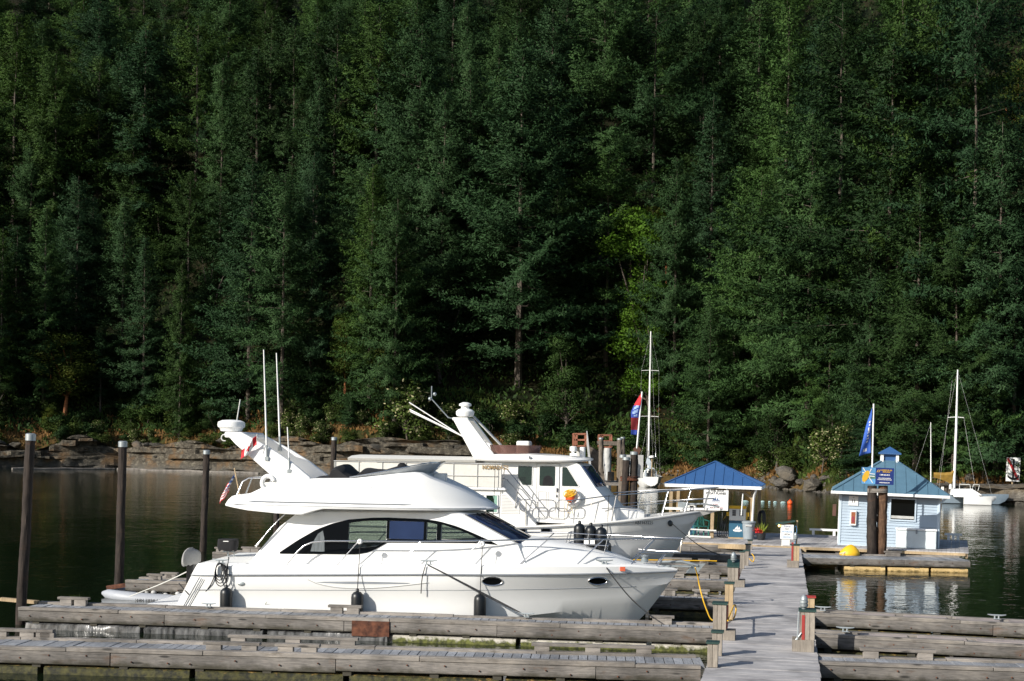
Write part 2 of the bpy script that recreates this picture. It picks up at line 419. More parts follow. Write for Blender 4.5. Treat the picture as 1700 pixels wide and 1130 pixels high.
# bedded rock ledges along the waterline: layers of blocks stepping back
def ledges(px0, px1, seed, mat, name, layer=(.28, .75)):
    rnd = random.Random(seed); mb = MB()
    step = .55; x = px0
    us = []
    u = (px0 - 850) / F
    while u < (px1 - 850) / F:
        us.append(u); u += step / 170
    z = -.5; k = 0; back = -.6; rows = []
    while z < 6.6:
        th = rnd.uniform(.30, .8) if k > 1 else rnd.uniform(.8, 1.05)
        offs = []
        cur = 0
        for i, u in enumerate(us):
            if i == 0 or rnd.random() < .11: cur = rnd.uniform(-.55, .55) + rnd.choice((0, 0, -.8, .6)) * (1 if k > 1 else .2)
            offs.append(cur + .8 * noise.noise(Vector((u * 60, k * 3.1, seed))) + rnd.uniform(-.08, .08))
        for zz, bk in ((z, 0), (z + th * .8, rnd.uniform(-.1, .14)), (z + th, .22)):
            row = []
            for u, of in zip(us, offs):
                h = rockh(u) * (.84 + .50 * noise.noise(Vector((u * 26, 4, seed)))); zq = zz + (.30 * noise.noise(Vector((u * 34, k * .5, seed + 2))) + .14 * noise.noise(Vector((u * 130, k * .9, seed)))) * min(1, max(0, zz + .3))
                hz = min(zq, h)
                Y = shore(u) + back + of + bk + rnd.uniform(-.07, .07) + (1.8 if zq > hz else 0)
                row.append((u * Y, Y, hz))
            rows.append(row)
        z += th; back += rnd.choice((.04, .12, .25, .7)); k += 1
    n = len(us)
    mb.v = [p for r in rows for p in r]
    mb.f = [(i * n + j, i * n + j + 1, (i + 1) * n + j + 1, (i + 1) * n + j) for i in range(len(rows) - 1) for j in range(n - 1)]
    mb.m = [0] * len(mb.f)
    return struct(mb.build(name, mat, smooth=20))
ledges(-60, 900, 3, rockm, "rocky_shore")
ledges(1490, 1800, 8, rubm, "rocky_shore")

def water_mat():
    m, nt, bs = base_mat("sea_water")
    bs.inputs["Base Color"].default_value = (.006, .011, .005, 1); bs.inputs["Roughness"].default_value = .03
    bs.inputs["IOR"].default_value = 1.333
    a = noise_t(nt, coords(nt, (.8, 1, 1)), 2.6, 3, .5); b = noise_t(nt, coords(nt), .5, 2, .5)
    h = math_n(nt, 'ADD', a, math_n(nt, 'MULTIPLY', b, 1.6))
    calm = ramp(nt, noise_t(nt, coords(nt, (.4, 1, 1)), .05, 3), [(.35, (.35,) * 3), (.65, (1,) * 3)])
    bp = nd(nt, "ShaderNodeBump"); bp.inputs["Distance"].default_value = .035
    nt.links.new(math_n(nt, 'MULTIPLY', calm, .6), bp.inputs["Strength"])
    nt.links.new(h, bp.inputs["Height"]); nt.links.new(bp.outputs[0], bs.inputs["Normal"]); return m
mb = MB().add([(-400, -60, 0), (400, -60, 0), (400, 330, 0), (-400, 330, 0)], [(0, 1, 2, 3)])
struct(mb.build("water", water_mat()))
mb = MB().add([(-420, -80, -4), (420, -80, -4), (420, 340, -4), (-420, 340, -4)], [(0, 1, 2, 3)])
struct(mb.build("seabed", hillm))

# ------------------------------------------------------------------ vegetation
needles = [leafy("fir_needles", ((.017, .041, .014), (.034, .072, .024), (.060, .105, .039)), per_obj=.42),
           leafy("blue_fir_needles", ((.017, .040, .016), (.033, .070, .027), (.058, .102, .040)), per_obj=.36),
           leafy("dark_fir_needles", ((.013, .030, .009), (.027, .055, .015), (.047, .080, .022)), per_obj=.38)]
mapleleaf = leafy("bright_green_leaves", ((.05, .11, .012), (.085, .17, .02), (.13, .22, .03)), per_obj=.15, trans=.35)
arbleaf = leafy("olive_leaves", ((.035, .055, .010), (.07, .095, .018), (.13, .14, .025)), per_obj=.25, trans=.3)
oakleaf = leafy("dark_broad_leaves", ((.014, .032, .010), (.028, .055, .016), (.05, .085, .022)), per_obj=.3)
flowerleaf = leafy("flowering_leaves", ((.035, .06, .014), (.06, .09, .022), (.085, .12, .03)), per_obj=.2, spot=(.15, (.34, .32, .18)))
lichenm = pm("pale_lichen", (.20, .20, .16), .9, var=.3)
drygrass = leafy("dry_grass", ((.12, .062, .022), (.20, .11, .04), (.28, .17, .07)), per_obj=.1, trans=.2)
greengrass = leafy("green_brush", ((.022, .04, .010), (.045, .07, .016), (.075, .10, .025)), per_obj=.1)

def quad(V, Fc, p, d, w, nrm):
    s = d.cross(nrm)
    if s.length < 1e-5: return
    s.normalize(); s *= w; b = len(V)
    V += [p, p + d * .45 + s, p + d, p + d * .45 - s]
    Fc.append((b, b + 1, b + 2, b + 3))
def leaf_mesh(name, V, Fc, mats, nrm=None):
    me = bpy.data.meshes.new(name)
    if nrm:                                        # soft outward normals, faces wound to agree with them
        F2 = []
        for f in Fc:
            g = (V[f[1]] - V[f[0]]).cross(V[f[2]] - V[f[0]]); F2.append(f if g.dot(nrm[f[0]]) >= 0 else (f[0], f[3], f[2], f[1]))
        Fc = F2
    me.from_pydata([tuple(p) for p in V], [], Fc)
    for m in mats: me.materials.append(m)
    if nrm:
        me.polygons.foreach_set("use_smooth", [True] * len(me.polygons))
        me.normals_split_custom_set_from_vertices([tuple(n) for n in nrm])
    return me
def needle_mesh(seed, TW, mat):                       # each twig carries a spray of needle tufts
    g = np.random.default_rng(seed); T = np.array(TW)
    cnt = np.maximum(2, (T[:, 6] / .060).astype(int)); I = np.repeat(np.arange(len(T)), cnt); n = len(I)
    P, D, W, S = T[I, 0:3], T[I, 3:6], T[I, 6:7], T[I, 7:10]
    t = g.random((n, 1)) ** .8
    nz = lambda v: v / np.maximum(1e-6, np.linalg.norm(v, axis=1, keepdims=True))
    d = nz(D + g.normal(0, .50, (n, 3)) + np.array((0, 0, -.12))) * (g.uniform(.20, .42, (n, 1)) * (.75 + .35 * np.minimum(W, 1.4)))
    p = P + D * (W * t) + g.normal(0, .05, (n, 3))
    nn = nz(g.normal(0, .6, (n, 3)) + np.array((0, 0, .7)))
    s_ = nz(np.cross(d, nn)) * g.uniform(.032, .062, (n, 1))
    V = np.stack([p, p + d * .45 + s_, p + d, p + d * .45 - s_], 1)
    so = nz(S + g.normal(0, .20, (n, 3)))
    gn = np.cross(V[:, 1] - V[:, 0], V[:, 2] - V[:, 0]); flip = (gn * so).sum(1) < 0
    V[flip] = V[flip][:, [0, 3, 2, 1]]
    me = bpy.data.meshes.new("crown"); me.vertices.add(4 * n); me.loops.add(4 * n); me.polygons.add(n)
    me.vertices.foreach_set("co", V.reshape(-1).astype(np.float32)); me.loops.foreach_set("vertex_index", np.arange(4 * n, dtype=np.int32))
    me.polygons.foreach_set("loop_start", np.arange(0, 4 * n, 4, dtype=np.int32)); me.polygons.foreach_set("use_smooth", np.ones(n, dtype=bool))
    me.update(calc_edges=True); me.materials.append(mat)
    me.normals_split_custom_set_from_vertices(np.repeat(so, 4, 0))
    return me
def conifer(seed, H, Rr, z0, mat, lean=.0, ragged=.25, fat=.8, droop=.2, gap=.12, tuft=1.):
    rnd = random.Random(seed); V, Fc, Nn = [], [], []
    tb = MB(); px = [noise.noise(Vector((seed, k * .3, 0))) * .35 for k in range(12)]
    pts = [(px[k] * k / 11, px[11 - k] * k / 11, H * k / 11) for k in range(12)]
    tb.tube([(p[0], p[1], p[2] - (1.5 if k == 0 else 0)) for k, p in enumerate(pts)], [max(.02, .0095 * H * (1 - k / 11.2)) for k in range(12)], 7)
    def axis(z):
        f = max(0, min(10.999, z / H * 11)); i = int(f); a, b = Vector(pts[i]), Vector(pts[i + 1]); return a.lerp(b, f - i)
    z = z0; up = Vector((0, 0, 1))
    side_bias = rnd.uniform(0, 6.28)
    TW = []                                           # twigs: base, direction, length, soft normal
    while z < H - .25:
        f = (H - z) / (H - z0)
        sh = (f ** fat) * (1 - .42 * smoothstep(.75, 1., f))
        for _ in range(rnd.choice((4, 5, 6)) if f > .12 else 4):
            if rnd.random() < gap * (1 + f): continue
            az = rnd.uniform(0, 6.283)
            L = Rr * sh * rnd.uniform(1 - ragged * 1.7, 1 + ragged) * (1 + .18 * math.cos(az - side_bias)) * (1 + .35 * noise.noise(Vector((seed * 7, z * .35, math.cos(az) * 1.5)))) + .18
            out = Vector((math.cos(az), math.sin(az), 0)); sd = Vector((-out.y, out.x, 0))
            el = .75 * (1 - f) ** 1.6 - droop * f * rnd.uniform(.4, 1.5)
            p0 = axis(z); s = .22 if L > 1.2 else .05
            bl = []
            soft0 = out * .9 + up * .42
            while s <= 1.0:
                p = p0 + out * (L * s) + up * (L * (el * s - .32 * droop * s * s + .16 * s ** 4))
                bl.append(p)
                w = (.24 * L * (1.05 - s) + .34) * rnd.uniform(.7, 1.25)
                for sg in (-1, 1):
                    dr = (out * rnd.uniform(.5, .95) + sd * sg * rnd.uniform(.55, 1.) + up * rnd.uniform(-.75, .25)).normalized()
                    soft = soft0 + sd * sg * .45
                    TW.append((*p, *dr, w, *soft))
                if rnd.random() < .9 * tuft:
                    d = (out * .8 + up * rnd.uniform(-.1, .9) + sd * rnd.uniform(-.5, .5)).normalized()
                    TW.append((*p, *d, w * .6, *soft0))
                s += rnd.uniform(.30, .46) / max(L, .5)
            if L > 1.5 and len(bl) > 2 and rnd.random() < .3:
                tb.tube([p0, bl[len(bl) // 2]], [.03, .012], 3)
        z += rnd.uniform(.30, .46) * (.75 + .4 * f)
    for _ in range(int(z0 * 2.2)):                     # dead limbs below the crown
        zz = rnd.uniform(z0 * .25, z0 * 1.2); az = rnd.uniform(0, 6.28); L = rnd.uniform(.6, 2.6)
        a = axis(zz); o = Vector((math.cos(az), math.sin(az), 0))
        tb.tube([a, a + o * L * .6 + up * L * .05, a + o * L - up * L * rnd.uniform(0, .35)], [.035, .02, .01], 3)
    return tb.mesh("trunk", bark, fix=False), needle_mesh(seed, TW, mat)
def broadleaf(seed, H, Rr, mat, barkm, n=7000, lobes=16, low=.25, leaf=.34):
    rnd = random.Random(seed); V, Fc, Nn = [], [], []; tb = MB()
    cs = []
    for i in range(lobes):
        f = rnd.uniform(low, 1.); az = rnd.uniform(0, 6.28)
        r = Rr * math.sin(math.pi * min(1, .18 + .8 * (1 - abs(f - .5) * 1.3))) * rnd.uniform(.2, .85)
        if f > .88: r *= .4
        cs.append((Vector((r * math.cos(az), r * math.sin(az), H * f * .93)), Rr * rnd.uniform(.26, .48)))
    base = Vector((0, 0, -1.)); fork = Vector((rnd.uniform(-.4, .4), rnd.uniform(-.4, .4), H * low * .7))
    tb.tube([base, fork * .5, fork], [.02 * H, .016 * H, .013 * H], 7)
    for c, r in cs:
        m = fork.lerp(c, .5) + Vector((rnd.uniform(-.6, .6), rnd.uniform(-.6, .6), rnd.uniform(-.3, .6)))
        tb.tube([fork, m, c], [.009 * H, .006 * H, .02], 5)
    per = n // lobes
    for c, r in cs:
        for _ in range(per):
            d = Vector((rnd.gauss(0, 1), rnd.gauss(0, 1), rnd.gauss(0, 1))).normalized()
            p = c + Vector((d.x, d.y, d.z * .72)) * r * rnd.uniform(.45, 1.15)
            dd = Vector((rnd.gauss(0, 1), rnd.gauss(0, 1), rnd.gauss(0, .7))).normalized() * leaf * rnd.uniform(.6, 1.3)
            k = len(V); quad(V, Fc, p, dd, leaf * .28, (d + Vector((rnd.gauss(0, .6), rnd.gauss(0, .6), rnd.gauss(0, .6) + .4))).normalized())
            for _q in range(len(V) - k): Nn.append((d + Vector((rnd.gauss(0, .3), rnd.gauss(0, .3), rnd.gauss(0, .3) + .25))).normalized())
    return tb.mesh("trunk", barkm, fix=False), leaf_mesh("crown", V, Fc, [mat], Nn)

protos = {}
protos["a"] = [conifer(1, 30, 7.6, 1.5, needles[0], ragged=.30, fat=.72), conifer(2, 30, 7.0, 4.5, needles[0], ragged=.38, gap=.2, droop=.34, fat=.66), conifer(21, 30, 8.6, 2, needles[0], ragged=.36, fat=.62, gap=.2, droop=.26), conifer(22, 30, 6.8, 1, needles[2], ragged=.3, fat=.85)]
protos["b"] = [conifer(3, 30, 6.6, 1.2, needles[1], ragged=.28, fat=.82), conifer(4, 30, 7.8, 2.5, needles[1], ragged=.36, droop=.34, fat=.72, gap=.16)]
protos["d"] = [conifer(5, 30, 7.8, 4, needles[2], ragged=.48, gap=.36, fat=.52, droop=.16), conifer(6, 30, 8.8, 8, needles[0], ragged=.54, gap=.40, fat=.42, droop=.38), conifer(7, 30, 7.6, 3, needles[2], ragged=.42, gap=.26, fat=.55)]
protos["m"] = [broadleaf(11, 16, 4.4, mapleleaf, bark, 15000, 22, .15, .32)]
protos["r"] = [broadleaf(12, 12, 4.6, arbleaf, redbark, 11000, 16, .38, .26)]
protos["o"] = [broadleaf(13, 11, 4.2, oakleaf, bark, 12000, 18, .12, .26), broadleaf(14, 13, 4.6, oakleaf, bark, 13000, 17, .2, .27)]
protos["s"] = [broadleaf(15, 2.6, 1.9, oakleaf, bark, 2600, 12, .1, .22), broadleaf(16, 2.2, 2.1, greengrass, bark, 2600, 12, .1, .20)]
protos["f"] = [broadleaf(17, 2.8, 2.0, flowerleaf, bark, 3200, 13, .12, .22)]
protoH = {"a": 30, "b": 30, "d": 30, "m": 16, "r": 12, "o": 12, "s": 2.5, "f": 2.8}
names = {"a": ("fir_tree", "fir tree"), "b": ("fir_tree", "fir tree"), "d": ("fir_tree", "fir tree"), "m": ("maple_tree", "tree"),
         "r": ("arbutus_tree", "tree"), "o": ("oak_tree", "tree"), "s": ("shrub", "shrub"), "f": ("flowering_shrub", "shrub")}
placed = []
def plant(kind, X, Y, H, wide, label, group, i=None, z=None):
    tm, cm = protos[kind][random.randrange(len(protos[kind])) if i is None else i % len(protos[kind])]
    nm, cat = names[kind]
    e = thing(nm, (X, Y, ground(X, Y) if z is None else z), random.uniform(0, 6.28), label, cat, group)
    s = H / protoH[kind]; e.scale = (s * wide, s * wide, s)
    for n_, me in (("trunk", tm), ("crown", cm)):
        o = bpy.data.objects.new(n_, me); col.objects.link(o); o.parent = e
    placed.append((X, Y)); return e
KEYS, SUNNY = [], []
def plant_top(x, ytop, H, kind, wide, label, group=None, i=None):
    u = ray(x, ytop).x; S = shore(u); Y = S + 4.5
    while Y < S + 215:
        p = (u * Y, Y, ground(u * Y, Y) + H)
        if proj(p)[1] <= ytop: break
        Y += 1.
    KEYS.append((x, ytop, Y))
    if kind == 'm': SUNNY.append((u * Y, Y))
    gz = ground(u * Y, Y)
    H2 = on_y(x, ytop, Y).z - gz
    return plant(kind, u * Y, Y, max(H * .45, H2), wide, label, group, i)

G_HILL = "fir trees covering the hillside"
KEY = [  # photo x of the top, photo y of the top, height, kind, width factor, label
 (371, 96, 30, "b", .8, "slim bluish fir with a sharp tip beside a broader fir high on the hillside"),
 (429, 78, 33, "a", 1.15, "broad tall fir rising to a point just beside the slim bluish fir"),
 (530, 136, 28, "b", 1., "bluish fir between two tall dark firs in the upper forest"),
 (522, 252, 28, "b", .8, "narrow fir with a pale bare stem above the big yacht's antennas"),
 (207, 328, 26, "b", 1.05, "pale pointed fir standing in front of the dark broadleaf hollow"),
 (131, 292, 26, "b", 1., "rounded bluish fir just uphill of the pale pointed fir"),
 (78, 343, 25, "b", 1., "bluish fir low on the slope above the tall leaning pile"),
 (303, 434, 22, "a", .85, "small slender fir with a bare lower stem beside the dark hollow"),
 (474, 287, 31, "a", 1.05, "fir with a long pale bare trunk straight above the two whip antennas"),
 (419, 272, 30, "a", 1.1, "wide fir whose pale stem shows through its crown beside the bare-trunked fir"),
 (242, 50, 36, "a", 1.4, "very broad bright green fir filling the upper slope"),
 (166, 95, 34, "d", .9, "ragged dark fir with tiered bunches of needles on a bare stem"),
 (5, 378, 22, "a", .9, "fir cut off by the picture's edge low on the slope"),
 (28, 25, 34, "d", 1.2, "dark wide fir in the top corner above the leaning pile"),
 (242, 393, 22, "b", 1., "bluish twin topped fir close behind the pale pointed fir"),
 (620, 272, 27, "a", .95, "bright slender fir with a needle-like tip above the flybridge windscreen"),
 (661, 308, 26, "a", .9, "second slender fir close beside the needle-tipped fir"),
 (739, 151, 30, "b", 1., "bluish fir with an arrowhead top in the middle of the forest"),
 (870, 80, 38, "a", 1.3, "tallest fir in the middle of the forest, with a thin stem visible to the tip"),
 (1003, 10, 36, "d", 1.15, "ragged tiered fir with clumps like shelves beside the dark gap"),
 (782, 105, 32, "a", 1., "dense green fir behind the bluish arrowhead fir"),
 (630, 10, 36, "d", 1.3, "very wide drooping fir at the top of the slope"),
 (918, 15, 36, "b", 1.1, "bluish fir crossing the top edge above the pale boat's radar mast"),
 (700, 40, 34, "a", 1., None), (560, 20, 34, "d", 1., None), (490, 45, 34, "d", 1., None), (330, 30, 35, "d", 1., None), (95, 90, 33, "d", 1.1, None),
 (1125, 262, 28, "a", .9, "slender fir rising just behind the bright green maple"),
 (1185, 161, 30, "b", 1.1, "evenly tapered pale fir with tiered boughs behind the blue-roofed shed"),
 (1264, 292, 27, "a", 1., "fir with a bare pale lower trunk above the blue-roofed shed"),
 (1349, 187, 30, "b", 1., "fir with an open top and visible stem above the blue flag"),
 (1367, 25, 30, "b", .9, "narrow bluish fir near the top edge beside a very broad fir"),
 (1261, -10, 34, "a", 1.25, "big light green fir reaching the top edge beside the dark gap"),
 (1223, 333, 24, "b", .9, "small bluish fir nestled against the pale tiered fir"),
 (1529, 287, 24, "a", 1.2, "rounded low fir above the blue hut"),
 (1448, 353, 20, "b", .7, "very thin spire-like fir above the blue hut's cupola"),
 (1428, 373, 19, "b", .7, "short spire-like fir beside the thinnest spire"),
 (1483, 70, 33, "d", 1.25, "broad fir with flat tiers and a bare trunk near the picture's side"),
 (1400, 5, 32, "d", 1., "tall fir with a bare stem crossing the top edge"),
 (1625, -30, 36, "d", .9, "tall straight bare-trunked fir at the side of the picture"),
 (1665, 202, 26, "b", 1.1, "dense bluish fir at the picture's edge above the olive tree"),
 (1640, 429, 20, "a", 1.1, "grey-green fir above the moored trimaran"),
 (1180, 490, 18, "a", 1., "young fir with a bare stem behind the shed's ridge"),
 (1560, -20, 34, "d", 1., None), (1500, -10, 34, "a", 1., None), (1310, 10, 34, "a", 1., None), (1170, 30, 34, "d", 1., None), (1090, 20, 35, "d", 1.1, None),
 (1300, 420, 18, "a", .9, None), (1380, 470, 16, "d", .9, None), (1590, 380, 20, "d", 1., None), (1690, 330, 20, "a", 1., None),
 (1062, 343, 17, "m", 1., "bright green leafy maple among the dark firs beside the tall sailboat mast"),
 (1085, 470, 12, "m", .9, "lower bright green maple just below the taller maple"),
 (1110, 310, 13, "r", .8, "yellowish olive tree at the shoulder of the bright maple"),
 (1665, 348, 11, "r", 1., "olive tree with orange trunk at the picture's edge"),
 (1493, 413, 11, "r", 1., "yellow-green arbutus in the forest above the blue hut's roof"),
 (1700, 100, 12, "r", 1., "yellowish tree high at the picture's edge by the bare trunk"),
 (150, 195, 13, "r", 1.1, "brownish olive arbutus in the dark upper forest"),
 (575, 525, 10, "r", .9, "yellow-green arbutus low on the slope above the radar arch"),
 (640, 545, 11, "r", .8, "arbutus with twisted pale limbs above the flybridge"),
 (736, 460, 13, "o", 1.1, "dark rounded broadleaf tree with a pale stem behind the pale boat's mast"),
 (260, 330, 14, "o", 1.2, "dark broadleaf tree filling the hollow beside the pale pointed fir"),
 (350, 400, 13, "o", 1.1, "dark broadleaf tree beneath the broad tall fir"),
 (940, 570, 11, "o", 1., "dark broadleaf tree over the wooden pier"),
 (1290, 640, 9, "o", .9, "dark leafy tree at the shore behind the blue-roofed shed"),
]
for x, y, H, k, w, lb in KEY:
    H *= {'a': 1.2, 'b': 1.2, 'd': 1.15, 'm': 1.45, 'r': 1.15, 'o': 1.1}[k]
    plant_top(x, y, H, k, w, lb or "tall dark fir crossing the top edge among others alike", G_HILL if lb is None else None)
# the rest of the wood, tree by tree up the slope
rnd = random.Random(5); n_fill = 0
for t, sp in ((6.5, 4.5), (10, 5.5), (16, 7.), (25, 8.5), (35, 9.5), (46, 10.), (59, 10.5), (73, 10.5), (88, 10.5), (104, 10.5), (121, 10.5), (138, 11), (156, 12), (175, 12)):
    u = -.45 + rnd.uniform(0, .03)
    while u < .45 and n_fill < 228:
        S = shore(u); Y = S + t + rnd.uniform(-3, 3) * (1 if t > 12 else .4); X = u * Y
        k = rnd.choice("aaaabbbdd") if t > 12 else rnd.choice("aabooodr")
        H = (rnd.choice((rnd.uniform(15, 24), rnd.uniform(24, 34), rnd.uniform(24, 34))) if k in "abd" else rnd.uniform(8, 13)) * (interp([(-.5, 1.), (.1, .95), (.25, .72), (.5, .68)], u) if k in "abd" else 1)
        if t < 8: H *= rnd.uniform(.22, .42) if k in "abd" else rnd.uniform(.4, .65)
        elif t < 12: H *= rnd.uniform(.35, .7) if k in "abd" else rnd.uniform(.6, 1)
        ptop = proj((X, Y, ground(X, Y) + H)); pb = proj((X, Y, ground(X, Y) + H * .3))
        far = 4.6 if t > 12 else 3.
        if t < 8 and u < -.12 and rnd.random() < .7: u += 5 / Y; continue
        if any((X - mx + 9) ** 2 / 220 + (Y - my + 8) ** 2 / 150 < 1 for mx, my in SUNNY): u += 4 / Y; continue
        if 12 < t < 100 and noise.noise(Vector((X * .035, Y * .045, 17))) < -.16: u += 6 / Y; continue
        if any(Y < ky and abs(ptop[0] - kx) < 46 and ptop[1] < kt + 115 for kx, kt, ky in KEYS): u += 3 / Y; continue
        if ptop[1] < 705 and pb[1] > -10 and -60 < ptop[0] < 1760 and all((X - a) ** 2 + (Y - b) ** 2 > far ** 2 for a, b in placed):
            kind = {"a": "green fir on the crowded hillside, one of many alike", "b": "bluish fir on the crowded hillside, one of many alike", "d": "ragged dark fir on the crowded hillside, one of many alike", "o": "dark leafy tree at the foot of the wood, one of several alike", "r": "olive leafy tree at the foot of the wood, one of several alike"}[k]
            plant(k, X, Y, H, rnd.uniform(.95, 1.4) * (1.2 if t < 12 else 1), kind, G_HILL if k in "abd" else "leafy trees at the foot of the wood"); n_fill += 1
        u += rnd.uniform(.8, 1.25) * sp / Y
n_trees = len(placed)

# the wood carries on past both edges of the picture
for i in range(64):
    u = rnd.choice((-1, 1)) * rnd.uniform(.44, .66); t = rnd.uniform(8, 70); Y = shore(u) + t; X = u * Y
    if all((X - a) ** 2 + (Y - b) ** 2 > 16 for a, b in placed): plant(rnd.choice("aabd"), X, Y, rnd.uniform(16, 30) * (.8 if u > 0 else 1), rnd.uniform(1., 1.4), "fir of the same wood beyond the picture's edge", G_HILL)
# shrubs along the bank
n_s = 0
for i in range(120):
    x = rnd.uniform(-30, 1730); u = (x - 850) / F; tt = rnd.uniform(3.8, 11)
    Y = shore(u) + tt; X = u * Y
    k = rnd.choice("sssssf")
    if 900 < x < 1100 and rnd.random() < .5: continue
    plant(k, X, Y, rnd.uniform(1.3, 3.2), rnd.uniform(.9, 1.5), "cream flowering bush on the bank above the rocks" if k == "f" else "green bush on the bank below the trees",
          "flowering bushes on the bank" if k == "f" else "bushes on the bank"); n_s += 1
for x, y, H, k, lb in ((500, 690, 2.6, "f", "cream flowering bush right behind the radar arch and whip antennas"), (678, 640, 6.0, "f", "tall flowering bush drooping over the rocks behind the pale boat"),
                       (535, 700, 2.4, "f", "low flowering bush spilling over the ledge by the flybridge seats"), (1365, 715, 3.2, "f", "bright flowering bush on the bank beside the blue flag"), (1395, 705, 3.0, "f", "second bright flowering bush nearer the blue flag"), (1310, 735, 2.6, "s", "rounded green bush on the bank between shed and hut")):
    u = (x - 850) / F; Y = shore(u) + 3.0
    plant(k, u * Y, Y, H, 1.1, lb, None, z=on_y(x, y, Y).z - H)
# brush and dry grass cover
V, Fc = [], []; V2, F2 = [], []
for i in range(26000):
    u = rnd.uniform(-.43, .43); tt = rnd.uniform(3.4, 14) if rnd.random() < .8 else rnd.uniform(14, 40)
    Y = shore(u) + tt; X = u * Y
    g = noise.noise(Vector((X * .12, Y * .2, 5)))
    p = Vector((X, Y, ground(X, Y) + .05 + (.2 if tt < 3 else 0)))
    h = rnd.uniform(.25, .7)
    d = Vector((rnd.gauss(0, .4), rnd.gauss(0, .4), 1)).normalized() * h
    (A, B) = (V, Fc) if g > -.06 + max(0, (tt - (8 if u < -.1 else 4.5)) * .07) else (V2, F2)
    quad(A, B, p, d, rnd.uniform(.06, .16), Vector((rnd.gauss(0, .4), -1, rnd.gauss(0, .4))).normalized())
V3, F3 = [], []
for i in range(42000):
    u = rnd.uniform(-.45, .45); tt = 6 + 150 * rnd.random() ** 1.5; Y = shore(u) + tt; X = u * Y
    c = Vector((X, Y, ground(X, Y))); d = Vector((rnd.gauss(0, .6), rnd.gauss(-.2, .6), rnd.uniform(.3, 1))).normalized()
    quad(V3, F3, c + Vector((rnd.gauss(0, .3), rnd.gauss(0, .3), rnd.uniform(0, .9))), d * rnd.uniform(.4, 1.1), rnd.uniform(.08, .24), Vector((rnd.gauss(0, .6), -1, rnd.gauss(.4, .5))).normalized())
o = bpy.data.objects.new("undergrowth", leaf_mesh("undergrowth", V3, F3, [oakleaf])); col.objects.link(o); tag(o, "dark leafy undergrowth between the trees up the slope", "undergrowth"); o["kind"] = "stuff"
for nm, a, b, m in (("dry_grass", V, Fc, drygrass), ("undergrowth", V2, F2, greengrass)):
    o = bpy.data.objects.new(nm, leaf_mesh(nm, a, b, [m])); col.objects.link(o)
    tag(o, "dry golden grass tufts along the bank above the rocks" if nm == "dry_grass" else "low green brush covering the bank under the trees", "grass" if nm == "dry_grass" else "undergrowth"); o["kind"] = "stuff"

# boulders on the shore behind the shed and hut
def rock(seed, n=2):
    bm = bmesh.new(); bmesh.ops.create_icosphere(bm, subdivisions=3, radius=1)
    for v in bm.verts:
        q = v.co.normalized()
        k = 1 + .38 * noise.noise(q * 1.3 + Vector((seed * 5, 0, 0))) + .16 * noise.noise(q * 3.4 + Vector((0, seed * 3, 0)))
        v.co = q * k; v.co.z *= .68
        for ax in (Vector((.7, .3, .6)), Vector((-.5, -.7, .4)), Vector((.1, -.9, .2))):
            a = ax.normalized(); dd = v.co.dot(a) - .62
            if dd > 0: v.co -= a * dd * .8
    me = bpy.data.meshes.new("boulder"); bm.to_mesh(me); bm.free(); me.materials.append(rubm)
    me.polygons.foreach_set("use_smooth", [True] * len(me.polygons)); me.set_sharp_from_angle(angle=R(28)); return me
rocks = [rock(i) for i in range(5)]
ledge_rocks = [r_.copy() for r_ in rocks]
for r_ in ledge_rocks: r_.materials[0] = rockm
def boulder(X, Y, z, s, label, group=None):
    o = bpy.data.objects.new("boulder", random.choice(rocks)); col.objects.link(o)
    o.location = (X, Y, z); o.rotation_euler = (random.uniform(-.3, .3), random.uniform(-.3, .3), random.uniform(0, 6.28)); o.scale = (s * random.uniform(.8, 1.3), s, s)
    return tag(o, label, "rock", group)
for x, y, s, lb in ((1300, 800, .95, "large pale boulder at the waterline behind the shed"), (1346, 803, .95, "pale rounded boulder beside the largest boulder at the waterline"), (1306, 783, 1.0, "broad boulder above the waterline boulders"), (1286, 795, .6, "small boulder near the shed's roof corner")):
    p = on_y(x, y, shore((x - 850) / F) + .3); boulder(p.x, p.y, p.z - .1, s, lb)
for i in range(95):
    x = rnd.choice((rnd.uniform(1090, 1400), rnd.uniform(1560, 1710), rnd.uniform(1200, 1400))); u = (x - 850) / F; tt = rnd.uniform(-.6, 4.5)
    Y = shore(u) + tt; boulder(u * Y, Y, max(-.1, ground(u * Y, Y)) + .1, rnd.uniform(.16, .62) ** 1.15, "grey boulder in the rubble along the far waterline", "boulders along the waterline")
for i in range(60):
    x = rnd.uniform(-10, 800); u = (x - 850) / F; tt = rnd.uniform(.2, 3.2); Y = shore(u) + tt
    o = boulder(u * Y, Y, rockh(u) * rnd.uniform(.35, 1.0) * min(1, .4 + tt / 3), rnd.uniform(.3, .95), "weathered block among the rock ledges of the left shore", "blocks in the rock ledges"); o.data = random.choice(ledge_rocks); o.scale = (o.scale[0] * 1.7, o.scale[1], o.scale[2] * .8)
for i in range(26):
    x = rnd.uniform(-10, 780); u = (x - 850) / F; Y = shore(u) + rnd.uniform(1.6, 3.4)
    plant(rnd.choice("sssf"), u * Y, Y, rnd.uniform(.9, 2.0), rnd.uniform(.9, 1.6), "bush overhanging the rock ledges along the left shore", "bushes overhanging the ledges", None, z=rockh(u) * rnd.uniform(.75, 1.02))
mbr = MB()
